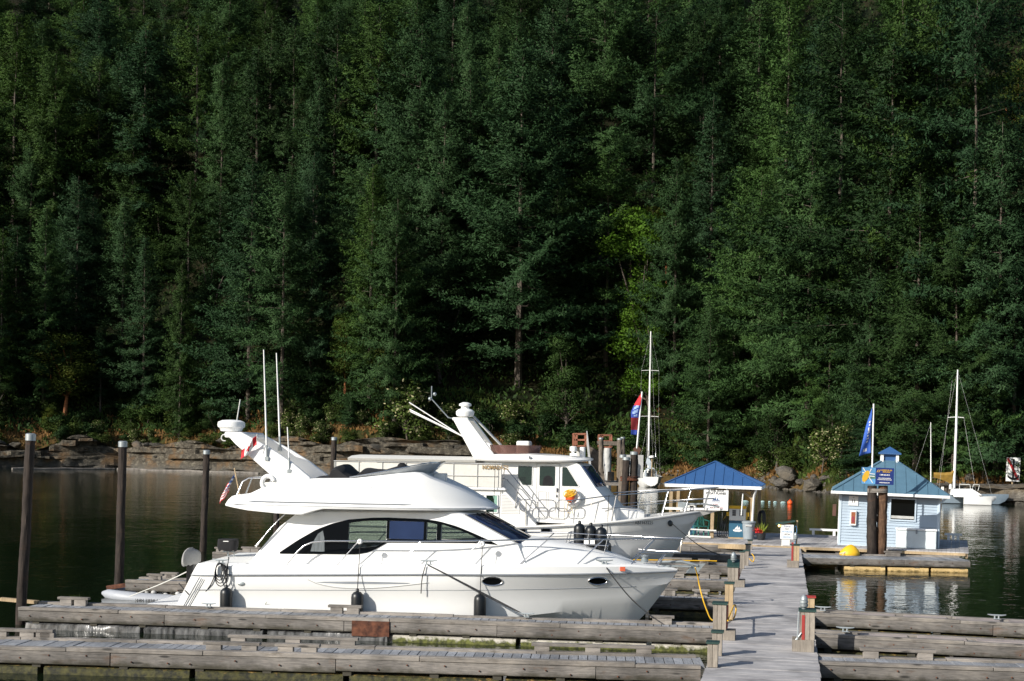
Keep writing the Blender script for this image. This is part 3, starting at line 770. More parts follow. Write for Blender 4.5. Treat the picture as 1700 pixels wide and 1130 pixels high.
for i in range(900):
    x = rnd.uniform(1080, 1720); u = (x - 850) / F; tt = rnd.uniform(-.5, 5.5); Y = shore(u) + tt; X = u * Y; s = rnd.uniform(.07, .26)
    vs = [(X + s * q[0] * rnd.uniform(.7, 1.4), Y + s * q[1] * rnd.uniform(.7, 1.4), max(0, ground(X, Y)) + s * q[2] * rnd.uniform(.5, 1)) for q in ((1, 0, .1), (-1, .1, 0), (0, 1, .1), (.1, -1, 0), (0, 0, 1), (0, 0, -1))]
    mbr.add(vs, [(0, 2, 4), (2, 1, 4), (1, 3, 4), (3, 0, 4), (2, 0, 5), (1, 2, 5), (3, 1, 5), (0, 3, 5)])
o = mbr.build("rubble", rubm); tag(o, "loose grey stones along the far waterline", "stones"); o["kind"] = "stuff"

# boom log along the far shore, bare driftwood
def log(p, q, r, label):
    a, b = Vector(p), Vector(q); c = (a + b) / 2
    mb = MB(); n = 8
    mb.tube([(a - c).lerp(b - c, i / n) + Vector((0, 0, .05 * math.sin(i * 2.1))) for i in range(n + 1)], [r * (1 + .12 * math.sin(i * 1.7)) for i in range(n + 1)], 8)
    o = mb.build("boom_log", railwood, smooth=50); o.location = c; return tag(o, label, "log")
log(on_z(20, 778, .05), on_z(190, 778.5, .05), .16, "long pale boom log floating beneath the ledges behind the tallest pile")
log(on_z(195, 778.5, .05), on_z(430, 785.5, .05), .16, "long pale boom log floating behind the radar arch pile")

# ------------------------------------------------------------------ floating docks
ZT = .45
PSI = math.atan2(5.91, 28.6)                       # the walkway heads a little to the right of straight ahead
def cleat_mb(M=None):
    mb = MB()
    mb.box(-.05, .05, -.03, .03, 0, .012)
    mb.tube([(-.03, 0, .01), (-.03, 0, .06)], .014, 6); mb.tube([(.03, 0, .01), (.03, 0, .06)], .014, 6)
    mb.tube([(-.14, 0, .072), (-.07, 0, .062), (.07, 0, .062), (.14, 0, .072)], [.008, .015, .015, .008], 6)
    return mb.mesh("cleat", galv, 50)
CLEAT = cleat_mb()
def cleat(parent, x, y, z, rz=0, s=1.):
    o = bpy.data.objects.new("cleat", CLEAT); col.objects.link(o); o.parent = parent
    o.location = (x, y, z); o.rotation_euler = (0, 0, rz); o.scale = (s, s, s); return o
def finger(p0, p1, w, label, foam, toes=(), cleats=(), seed=0, wraps=(), bare=(), plate=None, step=.155, kerb=True, foam_len=2.45, boards=False):
    rnd = random.Random(seed)
    a, b = Vector((p0[0], p0[1], 0)), Vector((p1[0], p1[1], 0)); L = (b - a).length
    e = thing("finger_dock", a, math.atan2(b.y - a.y, b.x - a.x), label, "dock", "finger docks")
    mb = MB(); x = .02
    while x < L - .05:                              # deck boards run across the finger
        d = rnd.uniform(-.006, .006); mb.box(x, x + step - .014, .02, w - .02, ZT - .09 + d, ZT - .05 + d); x += step
    mb.build("deck", slat, e)
    for y0, nm in ((-.06, "front_beam"), (w, "rear_beam")):
        mb = MB(); x = 0.
        while x < L - .01:
            x2 = min(L, x + rnd.uniform(2.6, 4.6)); x2 = L if L - x2 < .8 else x2
            j = rnd.uniform(-.012, .012); mb.box(x + .005, x2 - .005, y0 + j, y0 + .06 + j, ZT - .275 + rnd.uniform(-.018, .014), ZT - .075); x = x2
        mb.build(nm, weather, e, bevel=.006)
    for y0, nm in (((-.065, "edge_rail"),) if kerb else ()) + ((w - .10, "edge_rail"),):
        mb = MB(); x = 0.
        while x < L - .01:
            x2 = min(L, x + rnd.uniform(1.8, 3.8)); x2 = L if L - x2 < .8 else x2
            mb.box(x + .004, x2 - .004, y0 + rnd.uniform(-.006, .006), y0 + .16, ZT - .072, ZT + rnd.uniform(-.020, .010)); x = x2
        mb.build(nm, railwood, e, bevel=.008)
    if boards:
        mb = MB(); x = .95
        while x < L - .2: mb.box(x, min(L, x + .86), .105, w - .11, ZT - .045, ZT - .012); x += 1.04
        mb.build("walk_board", pinkboard, e, bevel=.004)
    x = .3
    while x < L:
        MB().box(x, x + .14, -.03, w, ZT - .34, ZT - .28).build("cross_beam", weather, e); x += rnd.uniform(1., 1.5)
    x = .12
    while x < L - .3:                               # floats
        x2 = min(L - .05, x + foam_len)
        m = wrap if any(q0 <= x < q1 for q0, q1 in wraps) else foam
        if not any(q0 <= (x + x2) / 2 < q1 for q0, q1 in bare):
            mb = MB(); n = 10; rings = []
            for i in range(n + 1):
                xx = x + .02 + (x2 - x - .04) * i / n; k = rnd.uniform(-.012, .012) if m is not wrap else rnd.uniform(-.03, .03)
                rings.append([(xx, -.045 + k, -.25), (xx, -.055 + k, 0), (xx, -.045 + k * 2, ZT - .345 + k * .5), (xx, .0, ZT - .325), (xx, w - .03, ZT - .325), (xx, w + .02, ZT - .345), (xx, w + .03, 0), (xx, w + .02, -.25)])
            mb.loft(rings); mb.build("float", m, e, smooth=40)
        x = x2 + .06
    for t in toes:                                  # raised timbers bolted on blocks
        x0, x1, y0 = t
        mb = MB(); mb.box(x0, x1, y0, y0 + .13, ZT + .075, ZT + .125)
        k = max(2, int((x1 - x0) / .9) + 1)
        for i in range(k):
            xx = x0 + .05 + (x1 - x0 - .35) * i / max(1, k - 1); mb.box(xx, xx + .25, y0 + .01, y0 + .12, ZT - .05, ZT + .073)
        mb.build("bull_rail", railwood, e, bevel=.006)
    mb = MB(); x = .25
    while x < L - .2:                               # bolt heads in the face boards
        mb.lathe([(.014, 0), (.014, .012), (.008, .016)], (x, -.062, ZT - .175 + rnd.uniform(-.05, .05)), 6, 0, Matrix.Rotation(R(90), 4, 'X')); x += rnd.uniform(.35, .8)
    mb.build("bolt", rust, e)
    for cx, cy, *sc in cleats: cleat(e, cx, cy, ZT + .004, rnd.uniform(-.1, .1), sc[0] if sc else 1.1)
    if plate:
        mb = MB(); mb.box(plate[0], plate[1], -.078, -.068, ZT - .36, ZT - .06)
        for i in range(4):
            for zz in (ZT - .30, ZT - .12): mb.lathe([(.016, -.012), (.016, .0)], (plate[0] + .1 + i * (plate[1] - plate[0] - .2) / 3, -.08, zz), 6, 0, Matrix.Rotation(R(90), 4, 'X'))
        mb.build("rusty_plate", rust, e)
    return e
def tufts(loc, n, label):                           # weeds rooted between the boards
    V, Fc = [], []; rq = random.Random(n)
    for i in range(n): quad(V, Fc, Vector((rq.gauss(0, .10), rq.gauss(0, .04), 0)), Vector((rq.gauss(0, .5), rq.gauss(0, .4), 1)).normalized() * rq.uniform(.05, .16), .008, Vector((rq.gauss(0, .5), -1, 0)).normalized())
    o = bpy.data.objects.new('weed_tuft', leaf_mesh('weed_tuft', V, Fc, [greengrass])); col.objects.link(o); o.location = loc; return tag(o, label, 'weeds')
def along(p0, p1, px, z=ZT):                        # distance along a finger's front edge of a photo column
    a, b = Vector(p0), Vector(p1); d = (b - a).normalized(); u = ray(px, 950).x
    t = (u * a.y - a.x) / (d.x - u * d.y); return t

A1, B1 = (-10.2, 21.78), (3.05, 20.95)
f = lambda x: along(A1, B1, x)
finger(A1, B1, 1.02, "long finger dock closest to the camera on the big yacht's side, over slimy yellow floats", foam_y, seed=1,
       toes=((f(-60), f(22), .95), (f(353), f(579), .95), (f(880), f(1094), .95), (f(22), f(50), .95), (f(335), f(430), .12), (f(455), f(530), .12)), cleats=())
A2, B2 = (-9.88, 26.73), (4.0, 25.2)
f = lambda x: along(A2, B2, x)
finger(A2, B2, .92, "finger dock right alongside the big yacht, with rusty plate and dark wrapped floats", foam_w, seed=2,
       toes=((f(70), f(122), .7), (f(529), f(586), .78), (f(1080), f(1122), .72)), cleats=((f(869), .8), (f(325), .8), (f(1100), .8, 1.5)), wraps=((0, f(560)),), plate=(f(587), f(649)), bare=((f(600), f(640)),))
A3, B3 = (-9.35, 32.3), (5.05, 30.4)
f = lambda x: along(A3, B3, x)
finger(A3, B3, .85, "finger dock on the far side of the big yacht, behind its bow", foam_y, seed=3, toes=((f(235), f(262), .3), (f(246), f(275), .75), (f(1095), f(1125), .7), (f(1150), f(1180), .7)), cleats=())
A4, B4 = (-7.0, 36.3), (5.98, 34.85)
f = lambda x: along(A4, B4, x)
finger(A4, B4, .85, "finger dock just beyond the big yacht's anchor", foam_y, seed=4, toes=((f(1100), f(1140), .7), (f(1160), f(1200), .7)))
A5, B5 = (-9.2, 41.0), (6.92, 39.45)
f = lambda x: along(A5, B5, x)
finger(A5, B5, .85, "finger dock in front of the pale boat, with yellow hose on it", foam_y, seed=5, toes=((f(350), f(385), .3), (f(388), f(420), .7), (f(1160), f(1180), .5), (f(1100), f(1150), .72)))
finger((-6, 45.2), (7.85, 43.75), .85, "finger dock on the far side of the pale boat's bow", foam_y, seed=6)
finger((-3, 49.2), (8.7, 48.0), .85, "finger dock nearest the blue-roofed fuel shed", foam_y, seed=7)
AR1, BR1 = (5.0, 21.6), (12.2, 20.85)
f = lambda x: along(AR1, BR1, x)
finger(AR1, BR1, .80, "finger dock on the hut's side of the walkway, running into the picture's corner", foam_y, seed=8, toes=((f(1442), f(1572), .66),), step=.175)
AR2, BR2 = (5.62, 24.9), (12.8, 23.1)
f = lambda x: along(AR2, BR2, x)
finger(AR2, BR2, .55, "middle of three finger docks on the hut's side, beside the red-striped pedestal", foam_y, seed=9, cleats=((f(1405), .35, 1.2),), step=.175, boards=True)
AR3, BR3 = (6.3, 28.1), (14.8, 25.75)
f = lambda x: along(AR3, BR3, x)
finger(AR3, BR3, .62, "finger dock behind the red-striped pedestal, with two cleats along its top", foam_y, seed=10, cleats=((f(1366), .4, 1.2), (f(1659), .4, 1.3)), step=.175, toes=(), boards=True)
AH, BH = (9.5, 43.85), (15.1, 43.5)
f = lambda x: along(AH, BH, x)
finger(AH, BH, 1.35, "finger dock in front of the blue hut, on bright yellow floats", foam_cl, seed=11, bare=((-.1, 1.0), (f(1440), f(1488))), foam_len=1.35, kerb=False, step=.2, toes=((f(1480), f(1510), 1.1),))

tufts(on_z(128, 996, ZT - .02), 60, 'weeds sprouting at the far end of the dock near the leaning pile')
tufts(on_z(448, 1004, ZT - .02), 24, 'tiny weed tuft on the dock below the yacht, between the two aft fenders')
# main walkway
WL0 = Vector((2.9, 19.64, 0)); WD = Vector((math.sin(PSI), math.cos(PSI), 0)); WS = Vector((WD.y, -WD.x, 0))
def on_walk(s, t, z=ZT): p = WL0 + WD * s + WS * t; return Vector((p.x, p.y, z))
WW = 1.68
wk = thing("dock_walkway", on_walk(-5, 0, 0), -PSI, "long grey planked walkway running from the near edge to the fuel shed", "walkway")
mb = MB(); y = 0; rnd = random.Random(3)
while y < 35.2:
    d = rnd.uniform(-.004, .004); q = rnd.uniform(.0, .02); mb.box(-.02 - q, WW + .02 + rnd.uniform(0, .025), y, y + .136, ZT - .04 + d, ZT + d); y += .142
mb.build("deck", plank, wk)
for x0 in (0, WW - .09):
    mb = MB(); y = 0
    while y < 35: mb.box(x0, x0 + .09, y, min(35.2, y + 3.99), ZT - .36, ZT - .05); y += 4
    mb.build("side_beam", weather, wk)
for k in range(11): MB().box(.12, WW - .12, k * 3.2 + .1, k * 3.2 + 2.7, -.25, ZT - .37).build("float", foam_y, wk)

# platform under the shed and the hut
ZP = .53
P0, P1 = on_z(1100, 897, ZP), on_z(1603, 917, ZP); P0.z = P1.z = 0; PD = (P1 - P0).normalized(); PN = Vector((-PD.y, PD.x, 0)); PA = math.atan2(PD.y, PD.x); PL = (P1 - P0).length
pf = thing("fuel_dock", P0, PA, "broad grey planked dock carrying the fuel shed and the blue hut", "dock")
mb = MB(); x = 0
while x < PL: d = rnd.uniform(-.004, .004); mb.box(x, x + .14, 0, 7., ZP - .035 + d, ZP + .005 + d); x += .146
mb.build("deck", plank, pf)
mb = MB(); mb.box(0, 5.2, -.07, -.0, ZP - .20, ZP - .03); mb.box(5.2, PL, -.07, 0, ZP - .12, ZP - .03); mb.box(PL, PL + .07, 0, 7, ZP - .2, ZP - .03); mb.build("edge_beam", woodraw, pf)
mb = MB(); mb.box(.3, PL - .3, .7, 6.5, -.2, ZP - .3); mb.build("float", foam_y, pf)
for x in (6.2, 7.2, 8.4, 9.3, 10.1): MB().box(x, x + .2, .05, 6.9, ZP - .3, ZP - .04).build("cross_beam", weather, pf)
# low white rail along the outer edge
for x0, x1 in ((4.6, 6.55), (6.7, 8.6), (PL - .75, PL - .1)):
    mb = MB(); mb.box(x0, x1, 6.7, 6.82, ZP + .19, ZP + .27)
    for i in range(3): xx = x0 + .1 + i * (x1 - x0 - .3) / 2; mb.box(xx, xx + .1, 6.71, 6.81, ZP, ZP + .185)
    mb.build("bull_rail", white, pf)

# ------------------------------------------------------------------ pedestals along the walkway
def post(x0, x1, yt, yb, label, cap=darkgreen, depth=.2, block=False, lamp=False, redside=False, wood_m=postwood, slope=False, name="dock_post", flip=1, cat="post"):
    xc = (x0 + x1) / 2; p = on_z(xc, yb, ZT); sc = F / p.y
    w = (x1 - x0) / sc * .92; h = (yb - yt) / sc
    e = thing(name, (p.x, p.y, ZT + .002), -PSI, label, cat, "service posts along the walkway")
    mb = MB(); n = 2 if w < .22 else 3
    for i in range(n): mb.box(-w / 2 + i * w / n + .002, -w / 2 + (i + 1) * w / n - .002, 0, depth, 0, h - .03)
    mb.build("post", wood_m, e, bevel=.005)
    mb = MB(); q = .02
    zt = h - .028
    vs = [(-w / 2 - q, -q, zt), (w / 2 + q, -q, zt), (w / 2 + q, depth + q, zt), (-w / 2 - q, depth + q, zt)]
    hh = .03 if not slope else .03
    vs += [(a, b, c + hh + (.14 if slope and b > 0 else 0)) for a, b, c in vs]
    mb.add(vs, [(0, 3, 2, 1), (4, 5, 6, 7), (0, 1, 5, 4), (1, 2, 6, 5), (2, 3, 7, 6), (3, 0, 4, 7)]); mb.build("cap", cap, e)
    if redside:
        MB().box(flip * w / 2 + .001, flip * w / 2 + flip * .02, .03, depth - .03, .2, h - .06).build("red_panel", brick, e)
    if block:
        mb = MB(); mb.box(-w / 2 + .01 + (0 if flip < 0 else .02), w / 2 + .16 * (1 if flip > 0 else 0), -.04, depth + .05, 0, .17) if flip > 0 else mb.box(-w / 2 - .12, w / 2 - .01, -.05, depth + .05, 0, .2)
        mb.build("foot_block", postwood, e, bevel=.006)
    if lamp:
        lamp_on(e, (0, depth * .5, h + .02 + (.07 if slope else 0)))
    return e
def lamp_on(e, c, r=.07):
    mb = MB(); x, y, z = c
    mb.lathe([(r * .5, 0), (r * .6, .03), (r, .05), (r * 1.05, .09), (r * .8, .10), (r * 1.02, .11), (r * 1.02, .15), (r * .8, .16), (r * .95, .17), (r * .7, .22), (r * .2, .25)], (x, y, z), 12)
    mb.build("lamp", galv, e, smooth=30)
post(1173, 1192, 1066, 1108, "short capped post nearest the camera on the yacht's side of the walkway")
post(1181, 1199, 1048, 1089, "short capped post second from the near end, against the tall boarded pedestal")
post(1182, 1206, 1001, 1062, "tall boarded pedestal with green cap and red side in front of the yacht's bow", depth=.28, block=True, redside=True)
post(1202, 1217, 967, 1030, "narrow honey coloured post with the yellow hose looped at its foot", wood_m=woodraw, depth=.2)
post(1207, 1226, 940, 974, "pedestal with a sloping dark green box lid and a grey lamp", depth=.42, block=True, redside=True, slope=True, lamp=True)
post(1228, 1236, 915, 944, "small post just beyond the green lidded pedestal", depth=.12)
post(1234, 1243, 913, 939, "small post paired behind the first small post near the shed", depth=.15)
post(1237, 1246, 903, 922, "low post close to the fuel shed corner", depth=.18)
post(1241, 1249, 896, 912, "lowest post, right at the end of the walkway below the white downpipe", depth=.15)
pd = post(1326, 1353, 1013, 1082, "big boarded pedestal with a red stripe and round grey lamp on the hut's side", depth=.36, block=True, flip=-1)
w_ = (27) / (F / on_z(1340, 1082, ZT).y) * .92
MB().box(-w_ / 2 + .035, -w_ / 2 + .085, -.008, -.001, .2, .62).build("red_stripe", red, pd)
lamp_on(pd, (-.06, .16, .70))
mb = MB(); mb.tube([(-w_ / 2 - .035, -.03, .2), (-w_ / 2 - .02, -.02, .68)], .012, 6); mb.tube([(-w_ / 2 - .06, -.03, .2), (-w_ / 2 + .03, -.02, .32)], .012, 6); mb.build("conduit", galv, pd)
post(1335, 1352, 990, 1062, "red capped wooden post standing behind the red-striped pedestal", cap=red, wood_m=woodraw, depth=.18)
p9 = post(1313, 1327, 904, 942, "pedestal with a green cap and red stripe at the hut's finger dock", depth=.36, block=True, flip=-1, wood_m=woodraw)
MB().box(-.115, -.06, -.008, -.001, .2, .74).build("red_stripe", red, p9)
lamp_on(p9, (-.0, .16, .78), .06)

# notice box asking for moorage
p = on_z(1314, 912, ZT); e = thing("notice_box", (p.x, p.y + .9, ZT + .002), -PSI, "white notice box with a sloping green lid and yellow lamp at the walkway's end", "sign", tilt=R(1))
MB().box(-.17, .12, .0, .12, 0, .35).build("post", offwhite, e, bevel=.006)
MB().box(-.22, .24, -.03, .16, .30, .82).build("cabinet", skyblue if False else white, e, bevel=.01)
mb = MB(); mb.add([(-.40, -.10, .80), (.28, -.10, .93), (.28, .24, .93), (-.40, .24, .80), (-.40, -.10, .86), (.28, -.10, .99), (.28, .24, .99), (-.40, .24, .86)], [(0, 3, 2, 1), (4, 5, 6, 7), (0, 1, 5, 4), (1, 2, 6, 5), (2, 3, 7, 6), (3, 0, 4, 7)]); mb.build("lid", darkgreen, e)
for i, (s_, m_) in enumerate((("PLEASE", blueink), ("PAY", ink), ("MOORAGE", skyblue), ("UPON", ink), ("ARRIVAL", skyblue))):
    text(s_, .085, m_, e, face_mat(.01, -.034, .755 - i * .095), sx_=.9)
m, nt, bs = base_mat("lit_yellow_lamp"); bs.inputs["Emission Color"].default_value = (1, .62, .08, 1); bs.inputs["Emission Strength"].default_value = 3.
MB().ball((-.27, -.06, .77), .045, 12, 8).build("lamp", m, e, smooth=60)
hs = MB().tube([(.30 + .05 * math.cos(t), .1, .62 + .16 * math.sin(t)) for t in [k * .5 for k in range(26)]] + [(.33, .1, .4), (.30, .1, .05), (.26, .1, .02)], .014, 6); o = hs.build("coiled_hose", skyblue, smooth=60)
o.location = e.location; o.rotation_euler = e.rotation_euler; tag(o, "blue hose coiled on the side of the notice box", "hose")
MB().box(.32, .38, .14, .18, 0, .98).build("stake", woodraw, e)

# yellow hose looped from finger to walkway
def rope(pts, r, mat, label, name="mooring_line", cat="rope", n=6, sub=6):
    P = [Vector(p) for p in pts]; out = []
    for i in range(len(P) - 1):
        a, b, c, d = P[max(0, i - 1)], P[i], P[i + 1], P[min(len(P) - 1, i + 2)]
        for k in range(sub):
            t = k / sub
            out.append(.5 * ((2 * b) + (c - a) * t + (2 * a - 5 * b + 4 * c - d) * t * t + (3 * b - a - 3 * c + d) * t ** 3))
    out.append(P[-1]); o0 = P[0].copy()
    o = MB().tube([q - o0 for q in out], r, n).build(name, mat, smooth=60); o.location = o0
    return tag(o, label, cat)
hz = ZT + .12
rope([on_z(960, 928.5, hz), on_z(1060, 929, hz), on_z(1120, 930, hz), on_z(1190, 931, hz)], .018, yellowhose, "yellow hose lying along the finger dock in front of the trawler", "water_hose", "hose")
rope([on_y(1154, 942, 28.3), on_y(1158, 955, 28.45), on_y(1161, 972, 28.5), on_y(1167, 995, 28.3), on_y(1173, 1012, 27.7), on_y(1181, 1028, 26.9), on_z(1196, 1031, .5), on_z(1208, 1030, .48), on_z(1218, 1026, .48), on_y(1222, 1012, 26.4), on_y(1219, 1004, 26.6), on_z(1208, 1030, .8)], .014, yellowhose, "yellow hose hanging from the big yacht's anchor and looped round the honey coloured post", "water_hose", "hose")
rope([on_z(1244, 927, .47), on_z(1250, 932, .47), on_z(1252, 925, .6), on_z(1248, 919, .7)], .016, yellowhose, "short yellow hose loop beside the small posts near the shed", "water_hose", "hose")

# ------------------------------------------------------------------ timber piles
def pile(xt, yt, xb, yb, Y, r, label, mat=creosote, cap=True, group=None, below=True):
    a, b = on_y(xb, yb, Y), on_y(xt, yt, Y); d = (b - a)
    if below: a = a - d * ((a.z + .6) / d.z)
    e = thing("pile", a, 0, label, "pile", group); n = 44; L = b - a; mb = MB(); m = 22
    mb.tube([L * (i / n) + Vector((.004 * math.sin(i * .3 + xt), .004 * math.sin(i * .27), 0)) for i in range(n + 1)], [r * (1.05 - .10 * i / n) for i in range(n + 1)], m)
    for k in range((n + 1) * m):                   # checks, knots and worn patches in the round timber
        i, j = divmod(k, m); c_ = L * (i / n); v = Vector(mb.v[k]); q = v - c_
        mb.v[k] = tuple(c_ + q * (1 + .16 * noise.noise(Vector((j * .9 + xt, i * .16, 1))) + .10 * noise.noise(Vector((j * 2.3, i * .5, xt)))))
    mb.build("shaft", mat, e, smooth=50)
    if cap:
        u = L.normalized(); MB().tube([L - u * .10, L + u * .03, L + u * .05], [r * 1.06, r * 1.06, r * .7], 18).build("cap", galv, e, smooth=40)
    return e
pile(51, 723, 36, 1000, 27.3, .10, "tall leaning pile with a pale cap, standing at the end of the yacht's finger dock")
pile(204, 735, 197, 985, 32.9, .105, "upright dark pile with a pale cap behind the dinghy, rusty bracket at its foot")
pile(343, 749, 337, 915, 46.5, .115, "dark capped pile rising behind the yacht's stern")
pile(555, 727, 552, 800, 62, .13, "thin capped pile showing above the flybridge covers")
pile(460, 800, 458, 900, 47, .10, "dark pile mostly hidden behind the yacht's cockpit overhang", cap=False)
mb = MB(); mb.box(-.6, .15, -.05, .06, -.05, .05); o = mb.build("pile_bracket", rust); o.location = on_y(217, 970, 32.6); o.rotation_euler = (0, R(-9), R(-4)); tag(o, "rusty bracket tying the finger dock to the upright pile", "bracket")
mb = MB(); mb.box(-.42, .4, -.05, .06, -.035, .035); o = mb.build("pile_bracket", woodraw); o.location = on_z(33, 997, ZT); o.rotation_euler = (0, R(3), R(-6)); tag(o, "pale timber bracket holding the leaning pile at the dock end", "bracket")
pile(1448, 806, 1447, 918, 45.4, .165, "black pile of the pair before the blue hut", below=True, cap=False)
pile(1466, 806, 1463, 918, 45.45, .165, "reddish worn pile of the pair before the blue hut", cap=False, mat=wood("worn_red_pile", (.03, .016, .010), (.15, .085, .05), (5, 5, .5), islands=.05, knots=False, stain=(.20, .11, .06)))
G = on_y(1457, 809, 45.4); mb = MB(); o = MB()
for k in range(4): o.tube([(.34 * math.cos(t) * 1.02, .19 * math.sin(t), k * .035) for t in [i * math.pi / 10 for i in range(20)]], .016, 6, closed=True)
o = o.build("lashing", railwood, smooth=60); o.location = G - Vector((0, 0, .16)); tag(o, "rope lashing wound round the tops of the paired piles", "rope")
# cluster of piles by the pale boat's bow
for xt, yt, xb, yb, Y, r, lb in ((1040, 760, 1036, 850, 62, .17, "brown capped pile of the banded cluster, the shorter one in front"), (1053, 751, 1051, 850, 62.1, .18, "brown capped pile of the banded cluster, the taller one under the flag"), (1034, 756, 1031, 850, 62.9, .16, "rearmost pile of the banded cluster, half hidden")):
    pile(xt, yt, xb, yb, Y, r, lb, mat=pilegrey if "rear" in lb else creosote)
G = on_y(1045, 798, 62); o = MB()
for k in range(5): o.tube([(.42 * math.cos(t), .24 * math.sin(t) + .1, k * .05 - .03 * math.sin(t + k)) for t in [i * math.pi / 12 for i in range(24)]], .02, 6, closed=True)
o = o.build("lashing", rust, smooth=60); o.location = G; tag(o, "rusty cable band wound round the pile cluster", "cable")
p = on_y(1049, 774, 63.4); o = MB().box(-.55, .55, 0, .05, -.55, .55).build("panel", softgrey, bevel=.01); o.location = p; tag(o, "plain grey panel standing behind the banded pile cluster", "panel")

# ------------------------------------------------------------------ the big white flybridge yacht
YA = R(-5.2)
yt = thing("motor_yacht", (-7.25, 29.55, 0), YA, "big white flybridge motor yacht moored in the foreground", "yacht")
BT = [(0, 1.50), (1.2, 1.60), (5.2, 1.62), (6.5, 1.55), (7.6, 1.38), (8.6, 1.14), (9.4, .86), (10.1, .52), (10.6, .22), (10.92, .012)]
def Bs(x): return max(.012, hermite(BT, x))
def zsheer(x): return interp([(0, 1.26), (2.5, 1.28), (5.1, 1.35), (7.6, 1.41), (8.8, 1.41), (9.9, 1.40), (10.92, 1.30)], x)
def zrub(x): return interp([(0, 1.01), (1, 1.02), (5.6, 1.16), (9, 1.20), (10.92, 1.22)], x)
def zknk(x): return interp([(0, .70), (5.9, .85), (10.5, .94), (10.92, .96)], x)
def zkeel(x): return hermite([(0, -.45), (8.8, -.42), (9.7, -.15), (10.19, .24), (10.55, .70), (10.92, 1.24)], x)
def hull_pt(x, z, off=0.):                         # starboard skin of the hull
    B = Bs(x); t = smoothstep(6, 10.6, x); zk, zr, zs = zknk(x), zrub(x), zsheer(x); kz = zkeel(x)
    zc = interp([(0, .10), (6, .14), (10, .55), (10.92, 1.1)], x)
    tab = [(kz, 0), (max(zc, kz + .01), B * (.955 - .33 * t)), (max(zk, kz + .02), B * (.985 - .15 * t)), (max(zk + .012, kz + .03), B * (.990 - .145 * t)), (max(zr, kz + .04), B * 1.0), (max(zr + .03, kz + .05), B + .025), (zs, B - .03)]
    return (x, -interp(tab, z) - off, z)
rings = []
xs = [0, .5, 1.2, 2.2, 3.2, 4.2, 5.0] + [5.3 + .2 * i for i in range(27)] + [10.6, 10.68, 10.75, 10.82, 10.88, 10.92]
for x in xs:
    zk, zr, zs, kz = zknk(x), zrub(x), zsheer(x), zkeel(x); zc = max(interp([(0, .10), (6, .14), (10, .55), (10.92, 1.1)], x), kz + .01)
    zz = [kz, zc, max((zc + zk) / 2, kz + .015), max(zk, kz + .02), max(zk + .012, kz + .03), max(zr, kz + .04), max(zr + .03, kz + .05), zs - .04, zs]
    half = [hull_pt(x, z) for z in zz]
    half[-2] = (x, half[-3][1] * .995, zs - .04) if x < 10.9 else half[-2]
    def rake(p): return (p[0] + max(0, 1 - p[0] / 1.2) * (.14 + .52 * max(p[2], -.2)), p[1], p[2])
    half = [rake(p) for p in half]
    ring = half + [(a, -b, c) for a, b, c in reversed(half[1:])] + []
    rings.append(ring)
mb = MB(); mb.loft(rings); mb.build("hull", gel, yt, smooth=32)
mb = MB()
for sg in (-1, 1):
    mb.tube([(p[0], sg * abs(p[1]) + sg * .012, p[2]) for p in [rake(hull_pt(x, zrub(x) + .012)) for x in xs[:-1]]], .018, 6)
mb.build("rub_rail", greyline, yt, smooth=60)
mb = MB()
mb.tube([(p[0], p[1] - .003, p[2]) for p in [hull_pt(x, zknk(x) - .006) for x in [.82 + i * .4 for i in range(24)]]], .006, 4)
mb.tube([(p[0], p[1] - .003, p[2]) for p in [hull_pt(.45 + .42 * i / 6, .25 + .73 * i / 6) for i in range(7)]], .012, 4)
mb.tube([(p[0], p[1] - .003, p[2]) for p in [hull_pt(.55 + .40 * i / 6, .25 + .70 * i / 6) for i in range(7)]], .010, 4)
mb.build("moulding_line", greyline, yt, smooth=60)
# bottom paint
mb = MB(); r1 = []
for x in xs[:-3]:
    kz = zkeel(x)
    if kz > .05: break
    zz = [kz, (kz + .055) / 2, .055]; h = [hull_pt(x, z, .006) for z in zz]; r1.append([rake(p) for p in h])
mb.loft(r1, closed=False, caps=False); mb.build("bottom_paint", blackrub, yt, smooth=60)
# swim platform and transom step
mb = MB(); mb.box(-.55, .35, -1.4, 1.4, .22, .30); mb.build("swim_platform", gel, yt, bevel=.03)

# deckhouse, a hollow shell with window openings
def cab_y(z): return 1.30 - .16 * (z - 1.25)
SIDE = [(1.80, 1.20), (2.05, 1.55), (2.46, 2.06), (2.80, 2.34), (3.3, 2.45), (6.15, 2.47), (6.36, 2.40), (7.05, 2.05), (7.55, 1.80), (7.75, 1.35)]
ysec = [-1.0, -.97, -.93, -.84, -.74, -.62, -.5, -.38, -.26, -.13, 0, .13, .26, .38, .5, .62, .74, .84, .93, .97, 1.0]
def cab_rings(shr):
    rr = []
    for s in ysec:
        s2 = s * (1 - shr * .06)
        ring = []
        for i, (x, z) in enumerate(SIDE):
            bulge = .34 * (1 - s * s) if i >= 5 else 0
            zz = z - (shr * .05 if z > 1.6 else -shr * 0)
            edge = -.06 * smoothstep(.9, 1.0, abs(s)) if z > 2.4 else 0
            ring.append((x + bulge * (1 if i > 5 else .6) + (shr * .06 if i < 4 else -shr * .05), s2 * cab_y(z), zz + edge))
        rr.append(ring)
    return rr
outer = MB().loft(cab_rings(0)).mesh("deckhouse", gel)
inner = MB().loft(cab_rings(1)).mesh("inner", offwhite)
